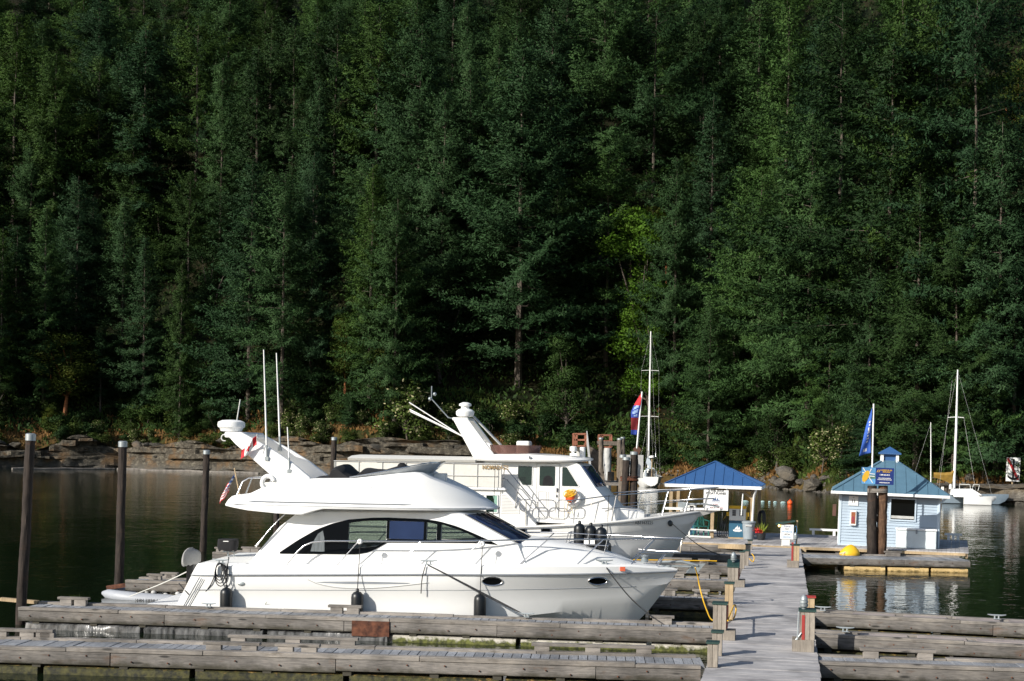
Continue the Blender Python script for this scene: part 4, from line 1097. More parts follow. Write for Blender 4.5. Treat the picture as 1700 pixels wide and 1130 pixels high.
def boolean(me_a, cutters):
    o = bpy.data.objects.new("tmp", me_a); col.objects.link(o); cs = []
    for c in cutters:
        oc = bpy.data.objects.new("cut", c); col.objects.link(oc); cs.append(oc)
        m = o.modifiers.new("b", 'BOOLEAN'); m.operation = 'DIFFERENCE'; m.object = oc; m.solver = 'EXACT'
    dg = bpy.context.evaluated_depsgraph_get(); me = bpy.data.meshes.new_from_object(o.evaluated_get(dg))
    for q in cs + [o]: bpy.data.objects.remove(q)
    return me
PANES = {"see1": [(3.95, 1.63), (4.58, 1.70), (4.70, 1.78), (4.76, 1.83), (4.76, 2.24), (4.3, 2.225), (3.95, 2.17)],
         "see2": [(5.62, 1.86), (5.83, 1.86), (5.83, 2.19), (5.62, 2.23)],
         "see3": [(5.93, 1.87), (6.78, 1.87), (6.55, 1.99), (6.25, 2.10), (5.93, 2.19)]}
FARHOLE = [(3.3, 1.56), (6.85, 1.80), (6.5, 2.02), (6.0, 2.2), (5.4, 2.26), (4.5, 2.26), (3.9, 2.18), (3.45, 2.02)]
cuts = [MB().py(p, -2, 0).mesh("c", gel) for p in PANES.values()] + [MB().py(FARHOLE, .2, 2).mesh("c", gel)]
shell = boolean(outer, [inner] + cuts)
shell.materials.clear(); shell.materials.append(gel)
shell.polygons.foreach_set("material_index", [0] * len(shell.polygons))
shell.polygons.foreach_set("use_smooth", [True] * len(shell.polygons)); shell.set_sharp_from_angle(angle=R(30))
dh = bpy.data.objects.new("deckhouse", shell); col.objects.link(dh); dh.parent = yt
def cs(x, z, off): return (x, -(cab_y(z) + off), z)
def panel(poly, name, mat, o0, o1, par=yt, both=False):
    mb = MB(); mb.prism(poly, lambda x, z: cs(x, z, o0), lambda x, z: cs(x, z, o1))
    if both: mb.prism(poly, lambda x, z: (x, -cs(x, z, o0)[1], z), lambda x, z: (x, -cs(x, z, o1)[1], z))
    return mb.build(name, mat, par)
# long arched black window band: frame pieces round the panes
TOP = [(2.46, 1.50), (2.86, 1.78), (3.26, 2.02), (3.61, 2.16), (3.94, 2.245), (4.46, 2.295), (4.8, 2.305), (5.57, 2.29), (5.86, 2.255), (6.24, 2.16), (6.56, 2.04), (6.93, 1.89), (7.12, 1.80)]
def ztop(x): return interp(TOP, x)
def zbot(x): return interp([(2.46, 1.495), (4.14, 1.52), (4.41, 1.57), (4.61, 1.67), (4.78, 1.78), (6.72, 1.82), (7.12, 1.795)], x)
def band(x0, x1, lo=None, hi=None, n=8):
    xs_ = [x0 + (x1 - x0) * i / n for i in range(n + 1)]
    return [(x, (lo or zbot)(x)) for x in xs_] + [(x, (hi or ztop)(x)) for x in reversed(xs_)]
win = panel(band(2.5, 3.95, n=14), "side_window", darkglass, .004, .016)
def glo(x): return interp([(3.95, 1.63), (4.58, 1.70), (4.70, 1.78), (4.76, 1.83), (4.80, 1.86), (5.6, 1.86), (7.1, 1.88)], x)
def ghi(x): return interp([(3.95, 2.17), (4.3, 2.225), (4.76, 2.24), (5.6, 2.232), (5.83, 2.19), (5.93, 2.19), (6.25, 2.10), (6.55, 1.99), (6.78, 1.87)], x)
for nm_, q in (("lower_frame", band(3.95, 5.62, None, glo, 16)), ("lower_frame", band(5.62, 6.78, None, glo, 8)), ("upper_frame", band(3.95, 5.62, ghi, None, 16)), ("upper_frame", band(5.62, 6.78, ghi, None, 12)),
               ("mullion", [(4.765, 1.86), (4.82, 1.86), (4.82, 2.238), (4.765, 2.24)]), ("mullion", [(5.56, 1.86), (5.615, 1.86), (5.615, 2.232), (5.56, 2.232)]), ("mullion", [(5.835, 1.865), (5.925, 1.865), (5.925, 2.19), (5.835, 2.19)]), ("front_frame", band(6.785, 7.12, n=4))):
    panel(q, nm_, darkglass, .0041, .0162, win)
panel([(4.825, 1.862), (5.555, 1.862), (5.555, 2.23), (4.825, 2.236)], "window_pane", blueglass, .003, .012, win)
for k in PANES: panel(PANES[k], "window_pane", seeglass, -.006, -.002, win)
MB().prism(FARHOLE, lambda x, z: (x, cab_y(z) - .01, z), lambda x, z: (x, cab_y(z) - .004, z)).build("window_pane", seeglass, win)
panel([(3.16, 1.56), (3.46, 1.56), (3.44, 1.85), (3.40, 2.0), (3.30, 1.93), (3.2, 1.75)], "curtain", pm("dim_grey_curtain", (.10, .115, .125), .7, var=.4, scale=3, stretch=(14, 1, 1)), .0165, .0185, win)
MB().box(2.0, 6.9, 1.285, 1.30, 1.5, 1.51).build("inner_ledge", offwhite, yt)
mb = MB()
for i in range(5): mb.tube([(3.30 + i * .045 + .07 * math.sin(1.2), -1.262, 1.53 + .0 * i), (3.33 + i * .04, -1.245, 1.75), (3.38 + i * .028, -1.235, 1.98)], [.026, .018, .014], 6)
mb = MB()
# windscreen: three raked dark panes following the curve of the deckhouse front
def front(s, k):                                   # k = 0 top edge, 1 bottom edge of the rake
    a, b = Vector((6.36, 0, 2.40)), Vector((7.55, 0, 1.80)); p = a.lerp(b, k)
    return Vector((p.x + .34 * (1 - s * s), s * cab_y(p.z), p.z))
for s0, s1, m_ in ((-.93, -.36, blueglass), (-.33, .33, blueglass), (.36, .93, blueglass)):
    mb = MB(); n = 6; nrm = Vector((.45, 0, .89))
    g0 = [[front(s0 + (s1 - s0) * i / n, k) + nrm * .016 for k in (.02, .5, .96)] for i in range(n + 1)]
    vs = [p for r_ in g0 for p in r_]; mb.add(vs, [(i * 3 + j, (i + 1) * 3 + j, (i + 1) * 3 + j + 1, i * 3 + j + 1) for i in range(n) for j in range(2)])
    w_ = mb.build("windscreen", m_, yt, smooth=60); so = w_.modifiers.new("thick", 'SOLIDIFY'); so.thickness = .012
for s in (-.345, .345, -.945, .945): MB().bar(front(s, .01) + nrm * .014, front(s, .97) + nrm * .014, .035, .012).build("windscreen_post", blackrub, yt)
for s in (-.6, 0.2):
    a = front(s, .02) + nrm * .03; b = front(s - .12, .55) + nrm * .03; MB().tube([a, b], .012, 5).build("wiper", blackrub, yt)
# raised foredeck
rings = []
for x, z, w in ((7.3, 1.83, 1.18), (7.75, 1.86, 1.16), (8.2, 1.82, 1.05), (8.7, 1.74, .90), (9.2, 1.64, .74), (9.6, 1.53, .55), (9.85, 1.44, .38), (9.95, 1.40, .28)):
    b = zsheer(x) - .06
    rings.append([(x, -w - .10, b), (x, -w, b + (z - b) * .7), (x, -w * .86, z - .01), (x, -w * .4, z + .03), (x, 0, z + .04), (x, w * .4, z + .03), (x, w * .86, z - .01), (x, w, b + (z - b) * .7), (x, w + .10, b)])
MB().loft(rings).build("foredeck", gel, yt, smooth=50)
# cockpit side coaming aft and cockpit bulkhead
MB().box(.95, 1.85, -1.52, -1.30, 1.2, 1.285).build("cockpit_coaming", gel, yt, bevel=.02)

# flybridge moulding
WT = [(1.27, 1.18), (1.6, 1.38), (2.4, 1.50), (4.2, 1.52), (5.2, 1.46), (5.8, 1.32), (6.3, 1.08), (6.65, .80), (6.9, .45), (7.02, .06)]
ZT_ = [(1.27, 2.63), (1.31, 2.67), (1.45, 2.71), (1.8, 2.76), (2.1, 2.90), (2.45, 3.01), (3.14, 3.10), (4.03, 3.12), (4.8, 3.22), (5.19, 3.27), (5.42, 3.28), (5.6, 3.18), (5.85, 3.08), (6.16, 2.96), (6.58, 2.76), (6.88, 2.61), (7.02, 2.53)]
ZB_ = [(1.27, 2.47), (1.76, 2.40), (2.6, 2.34), (3.0, 2.335), (3.2, 2.40), (3.45, 2.465), (7.02, 2.48)]
rings = []
for x in [1.27, 1.33, 1.45, 1.8, 2.1, 2.45, 2.8, 3.0, 3.2, 3.45, 4.0, 4.5, 5.0, 5.3, 5.45, 5.65, 5.9, 6.2, 6.5, 6.75, 6.9, 6.98, 7.02]:
    w, zt, zb = interp(WT, x), interp(ZT_, x), interp(ZB_, x); ze = max(zb + .03, min(2.52, zt - .03)); k = zt - ze
    h = [(x, -w + .10, zb), (x, -w + .015, zb + .012), (x, -w, ze), (x, -w + .03, ze + .012), (x, -w + .06, ze + .1 * k), (x, -w + .11, ze + .4 * k), (x, -w + .20, ze + .75 * k), (x, -w + .27 if w > .4 else -w * .5, zt - .012), (x, -w + .31 if w > .45 else -w * .4, zt)]
    rings.append(h + [(a, -b, c) for a, b, c in reversed(h)])
fb = MB().loft(rings).build("flybridge", gel, yt, smooth=38)
mb = MB()
for sg in (-1, 1):
    mb.tube([(x, sg * (interp(WT, x) - .045), 2.60) for x in [1.72 + .2 * i for i in range(19)]], [.003] + [.010] * 17 + [.003], 5)
    mb.tube([(x, sg * (interp(WT, x) - .003), max(interp(ZB_, x) + .033, min(2.52, interp(ZT_, x) - .03)) + .006) for x in [1.3 + .25 * i for i in range(23)]], .006, 4)
mb.build("side_groove", greyline, fb, smooth=60)
mb = MB().ball((4.45, -1.285, 2.93), .055, 12, 8); mb.build("horn", steel, fb, smooth=40)
# low wind deflector round the helm
rings = []
for s in [i / 14 * 2 - 1 for i in range(15)]:
    a = abs(s)
    xb = 5.50 - 1.55 * a ** 3; yb = 1.10 * math.sin(s * math.pi / 2); zb = interp(ZT_, xb) - .01
    hgt = .24 * (1 - a ** 1.5) + .015
    rings.append([(xb, yb, zb), (xb + .30 * (1 - a ** 4) * (hgt / .24), yb * 1.06, zb + hgt), (xb + .28 * (1 - a ** 4) * (hgt / .24), yb * 1.045, zb + hgt), (xb - .02, yb * .985, zb)])
MB().loft(rings).build("wind_deflector", sliver, fb, smooth=50)
mb = MB(); mb.tube([(5.50 - 1.55 * abs(s) ** 3 + .30 * (1 - abs(s) ** 4) * (1 - abs(s) ** 1.5), 1.166 * math.sin(s * math.pi / 2), interp(ZT_, 5.50 - 1.55 * abs(s) ** 3) + 0.24 * (1 - abs(s) ** 1.5) + .02) for s in [i / 20 * 2 - 1 for i in range(21)]], .014, 6)
mb.build("deflector_rail", steel, fb, smooth=60)
# black covers over seats and helm
def cover(name, prof, y0, y1, lab):
    rings = []
    for i in range(9):
        t = i / 8; y = y0 + (y1 - y0) * t; k = 1 - .25 * abs(2 * t - 1) ** 3
        rings.append([(x, y, 3.0 + (z - 3.0) * k) for x, z in prof])
    return MB().loft(rings).build(name, blackcloth, fb, smooth=60, label=lab)
cover("seat_cover", [(3.05, 3.02), (3.15, 3.14), (3.42, 3.17), (3.48, 3.36), (3.60, 3.40), (3.72, 3.28), (3.85, 3.17), (4.15, 3.14), (4.2, 3.0)], -.85, .9, None)
cover("helm_cover", [(4.0, 3.0), (4.02, 3.22), (4.14, 3.33), (4.3, 3.31), (4.55, 3.30), (4.8, 3.38), (4.95, 3.40), (5.05, 3.28), (5.05, 3.0)], -.9, .7, None)
MB().ball((4.88, -.1, 3.36), .11, 12, 8, 0, (1, 1, .9)).build("compass_cover", blackcloth, fb, smooth=60)
MB().box(5.62, 5.86, -.3, .1, 3.07, 3.24).build("hatch_box", offwhite, fb, bevel=.015)

# radar arch
ar = bpy.data.objects.new("radar_arch", None); col.objects.link(ar); ar.parent = yt
legp = [(2.26, 2.99), (2.33, 3.08), (1.85, 3.46), (1.42, 3.80), (1.22, 4.0), (1.26, 4.06), (1.52, 4.06), (1.75, 3.95), (2.2, 3.72), (2.7, 3.42), (3.10, 3.12), (3.10, 3.04)]
for sg, nm_ in ((-1, "arch_leg"), (1, "arch_leg")):
    def yy(z): return 1.14 - .17 * (z - 3.0)
    MB().prism(legp, lambda x, z: (x - .14 * (sg > 0), sg * (yy(z) + .055), z), lambda x, z: (x - .14 * (sg > 0), sg * (yy(z) - .055), z)).build(nm_, gel, ar, bevel=.025, smooth=40)
MB().box(1.14, 1.5, -.94, .94, 3.93, 4.06).build("arch_beam", gel, ar, bevel=.04, smooth=40)
mb = MB().lathe([(.10, 0), (.23, .03), (.25, .09), (.29, .12), (.30, .17), (.29, .23), (.20, .27), (.05, .28)], (1.10, -.3, 4.05), 24); rd = mb.build("radar_dome", gel, yt, smooth=35)
MB().tube(arc((1.14, -.90, 3.93), .07, 80, 290, 8), .014, 6).build("grab_loop", offwhite, ar, smooth=60)
MB().tube([(1.22, -.3, 4.3), (1.29, -.3, 4.78)], .012, 6).build("gps_mast", offwhite, yt, smooth=60)
for x, y, z0, z1, dx, r in ((2.13, -1.12, 3.52, 5.82, -.10, .021), (1.85, .95, 3.72, 5.9, -.11, .021), (2.63, -1.14, 3.26, 4.18, -.05, .018)):
    a_ = MB().tube([(x, y, z0 + .25), (x + dx, y, z1)], [r, r * .6], 8).build("whip_antenna", white, yt, smooth=60)
    mb = MB(); mb.tube([(x + .01, y, z0), (x, y, z0 + .27)], r * 1.1, 8); mb.box(x - .03, x + .05, y - .03, y + .06, z0 - .06, z0 + .02); mb.build("antenna_mount", galv, a_)
# aft rail on the flybridge
mb = MB()
for sg in (-1, 1):
    mb.tube([(1.50, sg * 1.15, 2.70), (1.62, sg * 1.12, 3.0), (1.74, sg * 1.08, 3.08), (2.3, sg * 1.08, 3.09)], .018, 6); mb.tube([(1.70, sg * 1.15, 2.73), (1.82, sg * 1.1, 3.08)], .014, 6)
    mb.tube([(2.02, sg * 1.1, 2.8), (2.10, sg * 1.08, 3.09)], .014, 6)
mb.tube([(1.74, -1.08, 3.08), (1.70, -.5, 3.08), (1.70, .5, 3.08), (1.74, 1.08, 3.08)], .018, 6)
mb.build("flybridge_rail", steel, fb, smooth=60)
MB().box(1.95, 2.45, -.6, .5, 2.72, 2.98).build("storage_box", offwhite, fb, bevel=.02)
MB().tube([(2.2 + .13 * math.cos(t), -1.19, 2.98 + .15 * math.sin(t)) for t in [R(20 + i * 320 / 16) for i in range(17)]], [.05] * 17, 10).build("life_ring", white, yt, smooth=60)

# bow and side rails
mb = MB(); xr = [3.09, 3.12, 3.25, 3.55] + [4. + .5 * i for i in range(12)] + [9.9, 10.3, 10.7, 11.0]
def rail_y(x): return max(.14, Bs(min(x, 10.5)) - .10) if x < 10.6 else interp([(10.6, .22), (11.0, .16)], x)
def rail_z(x): return interp([(2.75, 1.29), (3.09, 1.70), (3.3, 1.79), (3.6, 1.81), (5.5, 1.84), (8.2, 1.93), (11, 1.93)], x)
for sg in (-1, 1):
    mb.tube([(2.70, sg * rail_y(2.7), 1.27), (2.95, sg * rail_y(2.9), 1.58)] + [(x, sg * rail_y(x), rail_z(x)) for x in xr], .018, 7)
    mb.tube([(10.05, sg * .55, 1.64), (10.5, sg * .30, 1.63), (10.95, sg * .15, 1.64)], .014, 6)
    for xb, dx in ((3.79, .45), (5.08, .47), (6.34, .45), (7.58, .6), (8.77, .55), (9.90, .52)):
        mb.tube([(xb, sg * (rail_y(xb) + .02), zsheer(xb) - .02), (xb + dx, sg * rail_y(xb + dx), rail_z(xb + dx))], .014, 6)
    mb.tube([(10.45, sg * .3, 1.36), (10.66, sg * .22, 1.63)], .014, 6)
mb.tube([(11.0, -.16, 1.93), (11.05, 0, 1.93), (11.0, .16, 1.93)], .018, 6); mb.tube([(11.0, -.16, 1.93), (10.95, -.15, 1.64), (10.98, 0, 1.64), (10.95, .15, 1.64), (11.0, .16, 1.93)], .014, 6)
mb.build("bow_rail", steel, yt, smooth=60)
mb = MB(); mb.tube([(2.0, -1.33, 1.62), (2.25, -1.32, 1.97), (2.45, -1.28, 2.2), (2.62, -1.25, 2.36)], .012, 6); mb.tube([(1.98, -1.32, 1.64), (2.3, -1.30, 2.02)], .014, 6); mb.build("grab_rail", steel, yt, smooth=60)
for x in (1.30, 5.72, 9.35): cleat(yt, x, -(Bs(x) - .09), zsheer(x), 0, 1.3)
# portlights and recess
for x, z in ((7.05, 1.05), (9.22, 1.06)):
    p = Vector(hull_pt(x, z)); q = Vector(hull_pt(x + .1, z)); d = (q - p).normalized(); u = (Vector(hull_pt(x, z + .05)) - p).normalized(); nr = d.cross(u)
    mb = MB(); pts = lambda k, o: [p + d * (.21 * k * math.cos(t)) + u * (.085 * k * math.sin(t)) + nr * o for t in [i * math.pi / 14 for i in range(28)]]
    mb.tube(pts(1, .006), .016, 6, closed=True); pl = mb.build("portlight", steel, yt, smooth=60)
    mb = MB(); mb.add(pts(.97, .008) + pts(.97, -.03), [tuple(range(28)), tuple(reversed(range(28, 56)))] + [(i, (i + 1) % 28, (i + 1) % 28 + 28, i + 28) for i in range(28)]); mb.build("glass", darkglass, pl)
def on_hull(x, z, off): return hull_pt(x, z, off)
mb = MB(); poly = [(3.37, .945), (3.55, .965), (4.2, .985), (4.9, .99), (5.36, .985), (5.3, .965), (4.7, .945), (4.0, .93)]
mb.prism(poly, lambda x, z: on_hull(x, z, .006), lambda x, z: on_hull(x, z, -.02)); mb.build("engine_vent", greyline, yt)
mb = MB(); mb.tube([on_hull(3.2 + .17 * i, 1.0 - .16 * math.sin(math.pi * (i / 15) ** .7), .006) for i in range(16)], .008, 5); mb.build("vent_moulding", softgrey, yt, smooth=60)
p = Vector(hull_pt(1.78, .87)); mb = MB(); mb.lathe([(.001, 0), (.055, .0), (.06, .008), (.045, .016)], (0, 0, 0), 16, 0, Matrix.Diagonal((1.3, .75, 1))); o = mb.build("drain_cover", galv, yt, smooth=40); o.location = p; o.rotation_euler = (R(90), 0, 0)
MB().box(9.68, 9.79, -.012, .0, 1.27, 1.36).build("registration_decal", pm("orange_decal", (.55, .10, .04), .5), yt).matrix_local = Matrix.Translation((9.735 - 9.735, -.76, 0))
# anchor on the bow roller
mb = MB(); mb.box(10.55, 11.2, -.07, .07, 1.32, 1.36); mb.tube([(10.5, 0, 1.42), (11.0, 0, 1.44), (11.35, 0, 1.36)], .035, 8)
mb.add([(11.25, 0, 1.40), (11.52, 0, 1.42), (11.08, -.12, 1.20), (11.08, .12, 1.20), (11.34, 0, 1.20), (11.1, 0, 1.24)], [(0, 1, 4, 2), (0, 3, 4, 1), (2, 4, 5), (3, 5, 4), (0, 2, 5), (0, 5, 3)])
mb.build("anchor", galv, yt, bevel=.006)
mb = MB(); mb.lathe([(.07, 0), (.085, .06), (.05, .09), (.09, .14), (.03, .16)], (10.2, .08, 1.40), 12); mb.build("windlass", galv, yt, smooth=40)

def yw(x, y, z):                                    # yacht frame -> place
    c, s = math.cos(YA), math.sin(YA); return Vector((-7.25 + c * x - s * y, 29.55 + s * x + c * y, z))
# fenders hanging on the near side
def fender_parts(e, r, L):
    mb = MB().lathe([(.02, 0), (r * .6, .02), (r * .93, .07), (r, .13), (r, L - .13), (r * .93, L - .07), (r * .6, L - .02), (.02, L)], (0, 0, 0), 20); mb.build("body", blackrub, e, smooth=50)
    MB().lathe([(.035, 0), (.035, .05), (.015, .07)], (0, 0, L - .01), 8).build("eye", blackrub, e, smooth=50)
for px, x, lab in ((376, 1.50, "black fender hanging nearest the yacht's stern"), (589, 4.28, "black fender hanging below the yacht's long side window"), (789, 6.82, "black fender hanging nearest the yacht's bow, by a porthole")):
    zt = .79; p = hull_pt(x, .75); e = thing("fender", yw(x, p[1] - .15, .10), YA, lab, "fender", "fenders along the yacht")
    fender_parts(e, .128, .70)
    MB().tube([(0, 0, .72), (.0, .06, 1.0), (.01, .08, 1.33), (.02, .10, 1.76 if x > 3 else 1.3)], .009, 5).build("lanyard", rope_b, e, smooth=60)
    if x > 3:
        MB().tube([(.02 + .03 * math.cos(t), .07, 1.72 + .035 * math.sin(t)) for t in [i * .63 for i in range(10)]], .030, 6, closed=True).build("hitch", white, e, smooth=60)
# rack of spare fenders on the foredeck
for k, (x, y) in enumerate(((8.78, .05), (9.03, -.05), (9.26, -.17))):
    e = thing("fender", yw(x, y, 1.66 - .03 * k), YA, ("aftmost of the black fenders stacked on the yacht's foredeck", "middle one of the black fenders stacked on the yacht's foredeck", "foremost of the black fenders stacked on the yacht's foredeck")[k], "fender", "fenders in the foredeck rack")
    fender_parts(e, .125, .55)
mb = MB()
for z in (1.80, 2.02): mb.tube([(8.56, -.32, z), (9.42, -.42, z - .03), (9.46, .1, z - .03), (8.6, .25, z), (8.56, -.32, z)], .010, 5)
for x, y in ((8.56, -.32), (9.0, -.37), (9.42, -.42), (9.46, .1), (8.6, .25)): mb.tube([(x - .1, y, 1.55), (x, y, 2.02)], .010, 5)
mb.build("fender_rack", steel, yt, smooth=60)
for z_, x_ in ((1.86, 8.95), (1.86, 9.08)): MB().box(x_ - .05, x_ + .05, -.46, -.44, z_ - .06, z_ + .06).build("rack_tag", white, yt)
# mooring lines
rope([yw(1.28, -1.60, 1.30), on_y(350, 970, 27.85), on_z(327, 998, ZT)], .012, rope_b, "dark stern line slanting from the yacht's aft cleat to the dock")
for dx, lb in ((-.03, "loops of dark line hanging off the yacht's aft cleat"),):
    mb = MB()
    for k in range(4):
        w = .07 + .02 * k; mb.tube([(w * math.sin(t) + .02 * k - .05, -.02 * k, -.15 - .03 * k + (.15 + .03 * k) * math.cos(t)) for t in [i * math.pi / 9 for i in range(18)]], .011, 5, closed=True)
    for k in range(3): mb.tube([(.08 + .03 * k, -.03, 0), (.09 + .02 * k, -.04, -.2), (.11 + .03 * k, -.03, -.40 + .08 * k)], .010, 5)
    o = mb.build("rope_coil", rope_b, smooth=60); o.location = yw(1.36, -1.66, 1.30); o.rotation_euler = (0, 0, YA); tag(o, lb, "rope")
rope([yw(5.72, -1.62, 1.37), yw(6.3, -1.75, 1.12), yw(7.2, -1.95, .72), on_z(868, 1019, ZT + .06)], .013, rope_b, "dark spring line running from the yacht's midships cleat down to the dock cleat")
rope([yw(5.75, -1.62, 1.36), yw(6.35, -1.80, 1.09), yw(7.2, -2.0, .70), on_z(870, 1019.5, ZT + .06)], .011, rope_b, "second strand of the dark spring line, close above the first")
rope([yw(5.68, -1.65, 1.37), yw(5.62, -1.69, 1.1), yw(5.60, -1.68, .78)], .010, rope_b, "loose dark tail of line dangling off the midships cleat")
rope([yw(9.35, -.82, 1.40), yw(9.6, -1.1, 1.1), yw(9.95, -1.5, .75), on_z(1085, 1026, ZT + .1)], .013, rope_b, "dark bow line drooping from the yacht's forward cleat to the dock")
rope([on_y(297, 968, 28.2), on_y(311, 984, 28.0), on_z(325, 998, ZT)], .012, rope_b, "short dark line across the yacht's transom corner")
rope([on_y(318, 945, 29.6), on_y(270, 968, 30.2), on_y(215, 990, 30.6)], .012, rope_w, "pale line from the yacht's stern down to the dinghy")
# flags
def flag(name, fn, nx, nz, mats, pick, label, loc, rz=0, cat="flag", pole=None, par=None):
    e = thing(name, loc, rz, label, cat)
    mb = MB(); vs = [fn(i / nx, j / nz) for i in range(nx + 1) for j in range(nz + 1)]
    for i in range(nx):
        for j in range(nz):
            b = len(mb.v); mb.v += [vs[i * (nz + 1) + j], vs[(i + 1) * (nz + 1) + j], vs[(i + 1) * (nz + 1) + j + 1], vs[i * (nz + 1) + j + 1]]
            mb.f.append((b, b + 1, b + 2, b + 3)); mb.m.append(pick((i + .5) / nx, (j + .5) / nz))
    c = mb.build("cloth", mats, e, fix=False); so = c.modifiers.new("thick", 'SOLIDIFY'); so.thickness = .006
    bm = bmesh.new(); bm.from_mesh(c.data); bmesh.ops.remove_doubles(bm, verts=bm.verts, dist=1e-5); bm.to_mesh(c.data); bm.free()
    c.data.polygons.foreach_set("use_smooth", [True] * len(c.data.polygons))
    return e
redf = pm("red_flag_cloth", (.52, .02, .03), .8, var=.08); whf = pm("white_flag_cloth", (.72, .72, .70), .8, var=.04); blf = pm("dark_blue_flag_cloth", (.03, .07, .22), .8, var=.1)
def leaf_shape(u, v):
    x, y = abs(u - .5) * 2.2, (v - .5) * 2
    return (x < .34 and abs(y) < .12 + .28 * max(0, .34 - x)) or (x < .10 and -.55 < y < .55) or (abs(x - abs(y) * .7) < .07 and y > -.1 and x < .38)
loc = yw(1.93, -1.20, 3.98)
e = flag("canada_flag", lambda u, v: (-.20 * u + .17 * v * 0 - .16 * (1 - v) * 0 - .13 * u, .03 * math.sin(6 * u + 3 * v), -.34 * u - .19 * (1 - v) + .02 * math.sin(8 * u)), 24, 14, [redf, whf], lambda u, v: 0 if u < .27 or u > .73 or leaf_shape(u, v) else 1, "small red and white maple leaf flag by the yacht's antennas", loc, YA)
MB().tube([(.01, 0, .04), (.01, 0, -.30)], .008, 5).build("halyard", rope_w, e)
loc = yw(1.36, -.75, 2.70)
e = flag("stars_and_stripes_flag", lambda u, v: (-.02 - .16 * v * 0 - .13 + .11 * v - .20 * u - .02 * math.sin(5 * v), .03 * math.sin(7 * u + 2 * v), .44 - .38 * (1 - v) - .27 * u + .02 * math.sin(9 * u)), 22, 26, [redf, whf, blf],
         lambda u, v: (1 if (int(u * 14) + int(v * 18)) % 4 == 0 and int(v * 18) % 2 == 0 else 2) if (v > .48 and u < .62) else (int(v * 13) % 2), "small stars and stripes flag on a wooden staff at the yacht's stern", loc, YA)
MB().tube([(.10, 0, -.05), (-.03, 0, .55)], .015, 7).build("staff", woodraw, e, smooth=60); MB().ball((-.03, 0, .56), .022, 8, 6).build("finial", woodraw, e, smooth=60)
# covered outboard and covered barbecue at the stern
e = thing("outboard_motor", yw(.12, .1, .73), YA, "outboard motor under a pale grey cover at the yacht's stern", "outboard")
rings = []
for i in range(15):                                 # bulging cloth bag with gathered folds at its hem
    t = i / 14; ph = math.pi * (.10 + .90 * t); w = .205 * math.sin(ph) ** .5 * (1 + .05 * math.sin(4 * t)); z = .345 + .37 * (1 - math.cos(math.pi * t)) / 2
    rings.append([(w * (1.08 - .18 * t) * math.cos(a) - .03 * (1 - t) + .03 * t, w * .85 * math.sin(a), z + .055 * math.cos(a) * (.5 - t) + .03 * noise.noise(Vector((2.2 * math.cos(a), 2.2 * math.sin(a), 4 * t))) + .012 * math.sin(7 * a + 3 * t) * (1 - t)) for a in [k * math.pi / 14 for k in range(28)]])
MB().loft(rings).build("cover", greycloth, e, smooth=60)
mb = MB(); mb.box(-.09, .07, -.09, .09, -.2, .36); mb.bar((.0, 0, .2), (.06, 0, -.7), .12, .12); mb.build("leg", blackrub, e, bevel=.02)
e = thing("barbecue", yw(.87, .35, 1.24), YA, "barbecue in a black cover on the yacht's stern rail", "barbecue")
rings = []
for i in range(7):
    t = i / 6; z = .16 + .26 * t; k = 1 - .12 * (1 - smoothstep(0, .3, t)) - .06 * smoothstep(.8, 1, t)
    rings.append([(.22 * k * math.copysign(abs(math.cos(a)) ** .5, math.cos(a)) * (1 + .02 * math.sin(9 * a + i)), .16 * k * math.copysign(abs(math.sin(a)) ** .5, math.sin(a)), z + (.02 * math.sin(6 * a) if i == 0 else 0)) for a in [q * math.pi / 12 for q in range(24)]])
MB().loft(rings).build("cover", blackcloth, e, smooth=60); MB().box(-.06, .06, -.165, -.158, .37, .385).build("badge", white, e)
mb = MB(); mb.tube([(-.12, 0, .14), (.14, 0, .14), (.15, 0, .02)], .014, 6); mb.tube([(.0, 0, .14), (.02, 0, -.05)], .018, 6); mb.build("bracket", galv, e)
# inflatable dinghy behind the stern
e = thing("dinghy", on_z(228, 1004, -.13), R(-4), "pale grey inflatable dinghy lying behind the yacht's stern", "dinghy")
for sg in (-1, 1):
    rr = [.05, .12, .15, .165, .165, .165, .14, .05]
    MB().tube([(-1.0, .45 + sg * .05, .22), (-.8, .45 + sg * .25, .22), (-.4, .45 + sg * .42, .18), (.0, .45 + sg * .46, .14), (.4, .45 + sg * .46, .12), (.8, .45 + sg * .46, .11), (1.1, .45 + sg * .46, .10), (1.3, .45 + sg * .46, .1)], rr, 14).build("tube", pm("hypalon", (.33, .35, .385), .5, var=.05) if sg < 0 else MATS["hypalon"], e, smooth=60)
MB().box(-.8, 1.05, .1, .8, .0, .08).build("floor", offwhite, e); MB().box(.0, .25, .05, .85, .2, .24).build("thwart", offwhite, e, bevel=.01)
mb = MB()
for i in range(9): mb.ball((.15 + .1 * i, .25 + .12 * math.sin(i * 2.2), .27 + .03 * math.cos(i * 3)), .07, 8, 6, 0, (1, .8, .7))
mb.build("folded_gear", softgrey, e, smooth=60)
text("WN 3820 N", .12, ink, e, Matrix.Translation((.33, -.218, .13)) @ Matrix.Rotation(R(80), 4, 'X'))

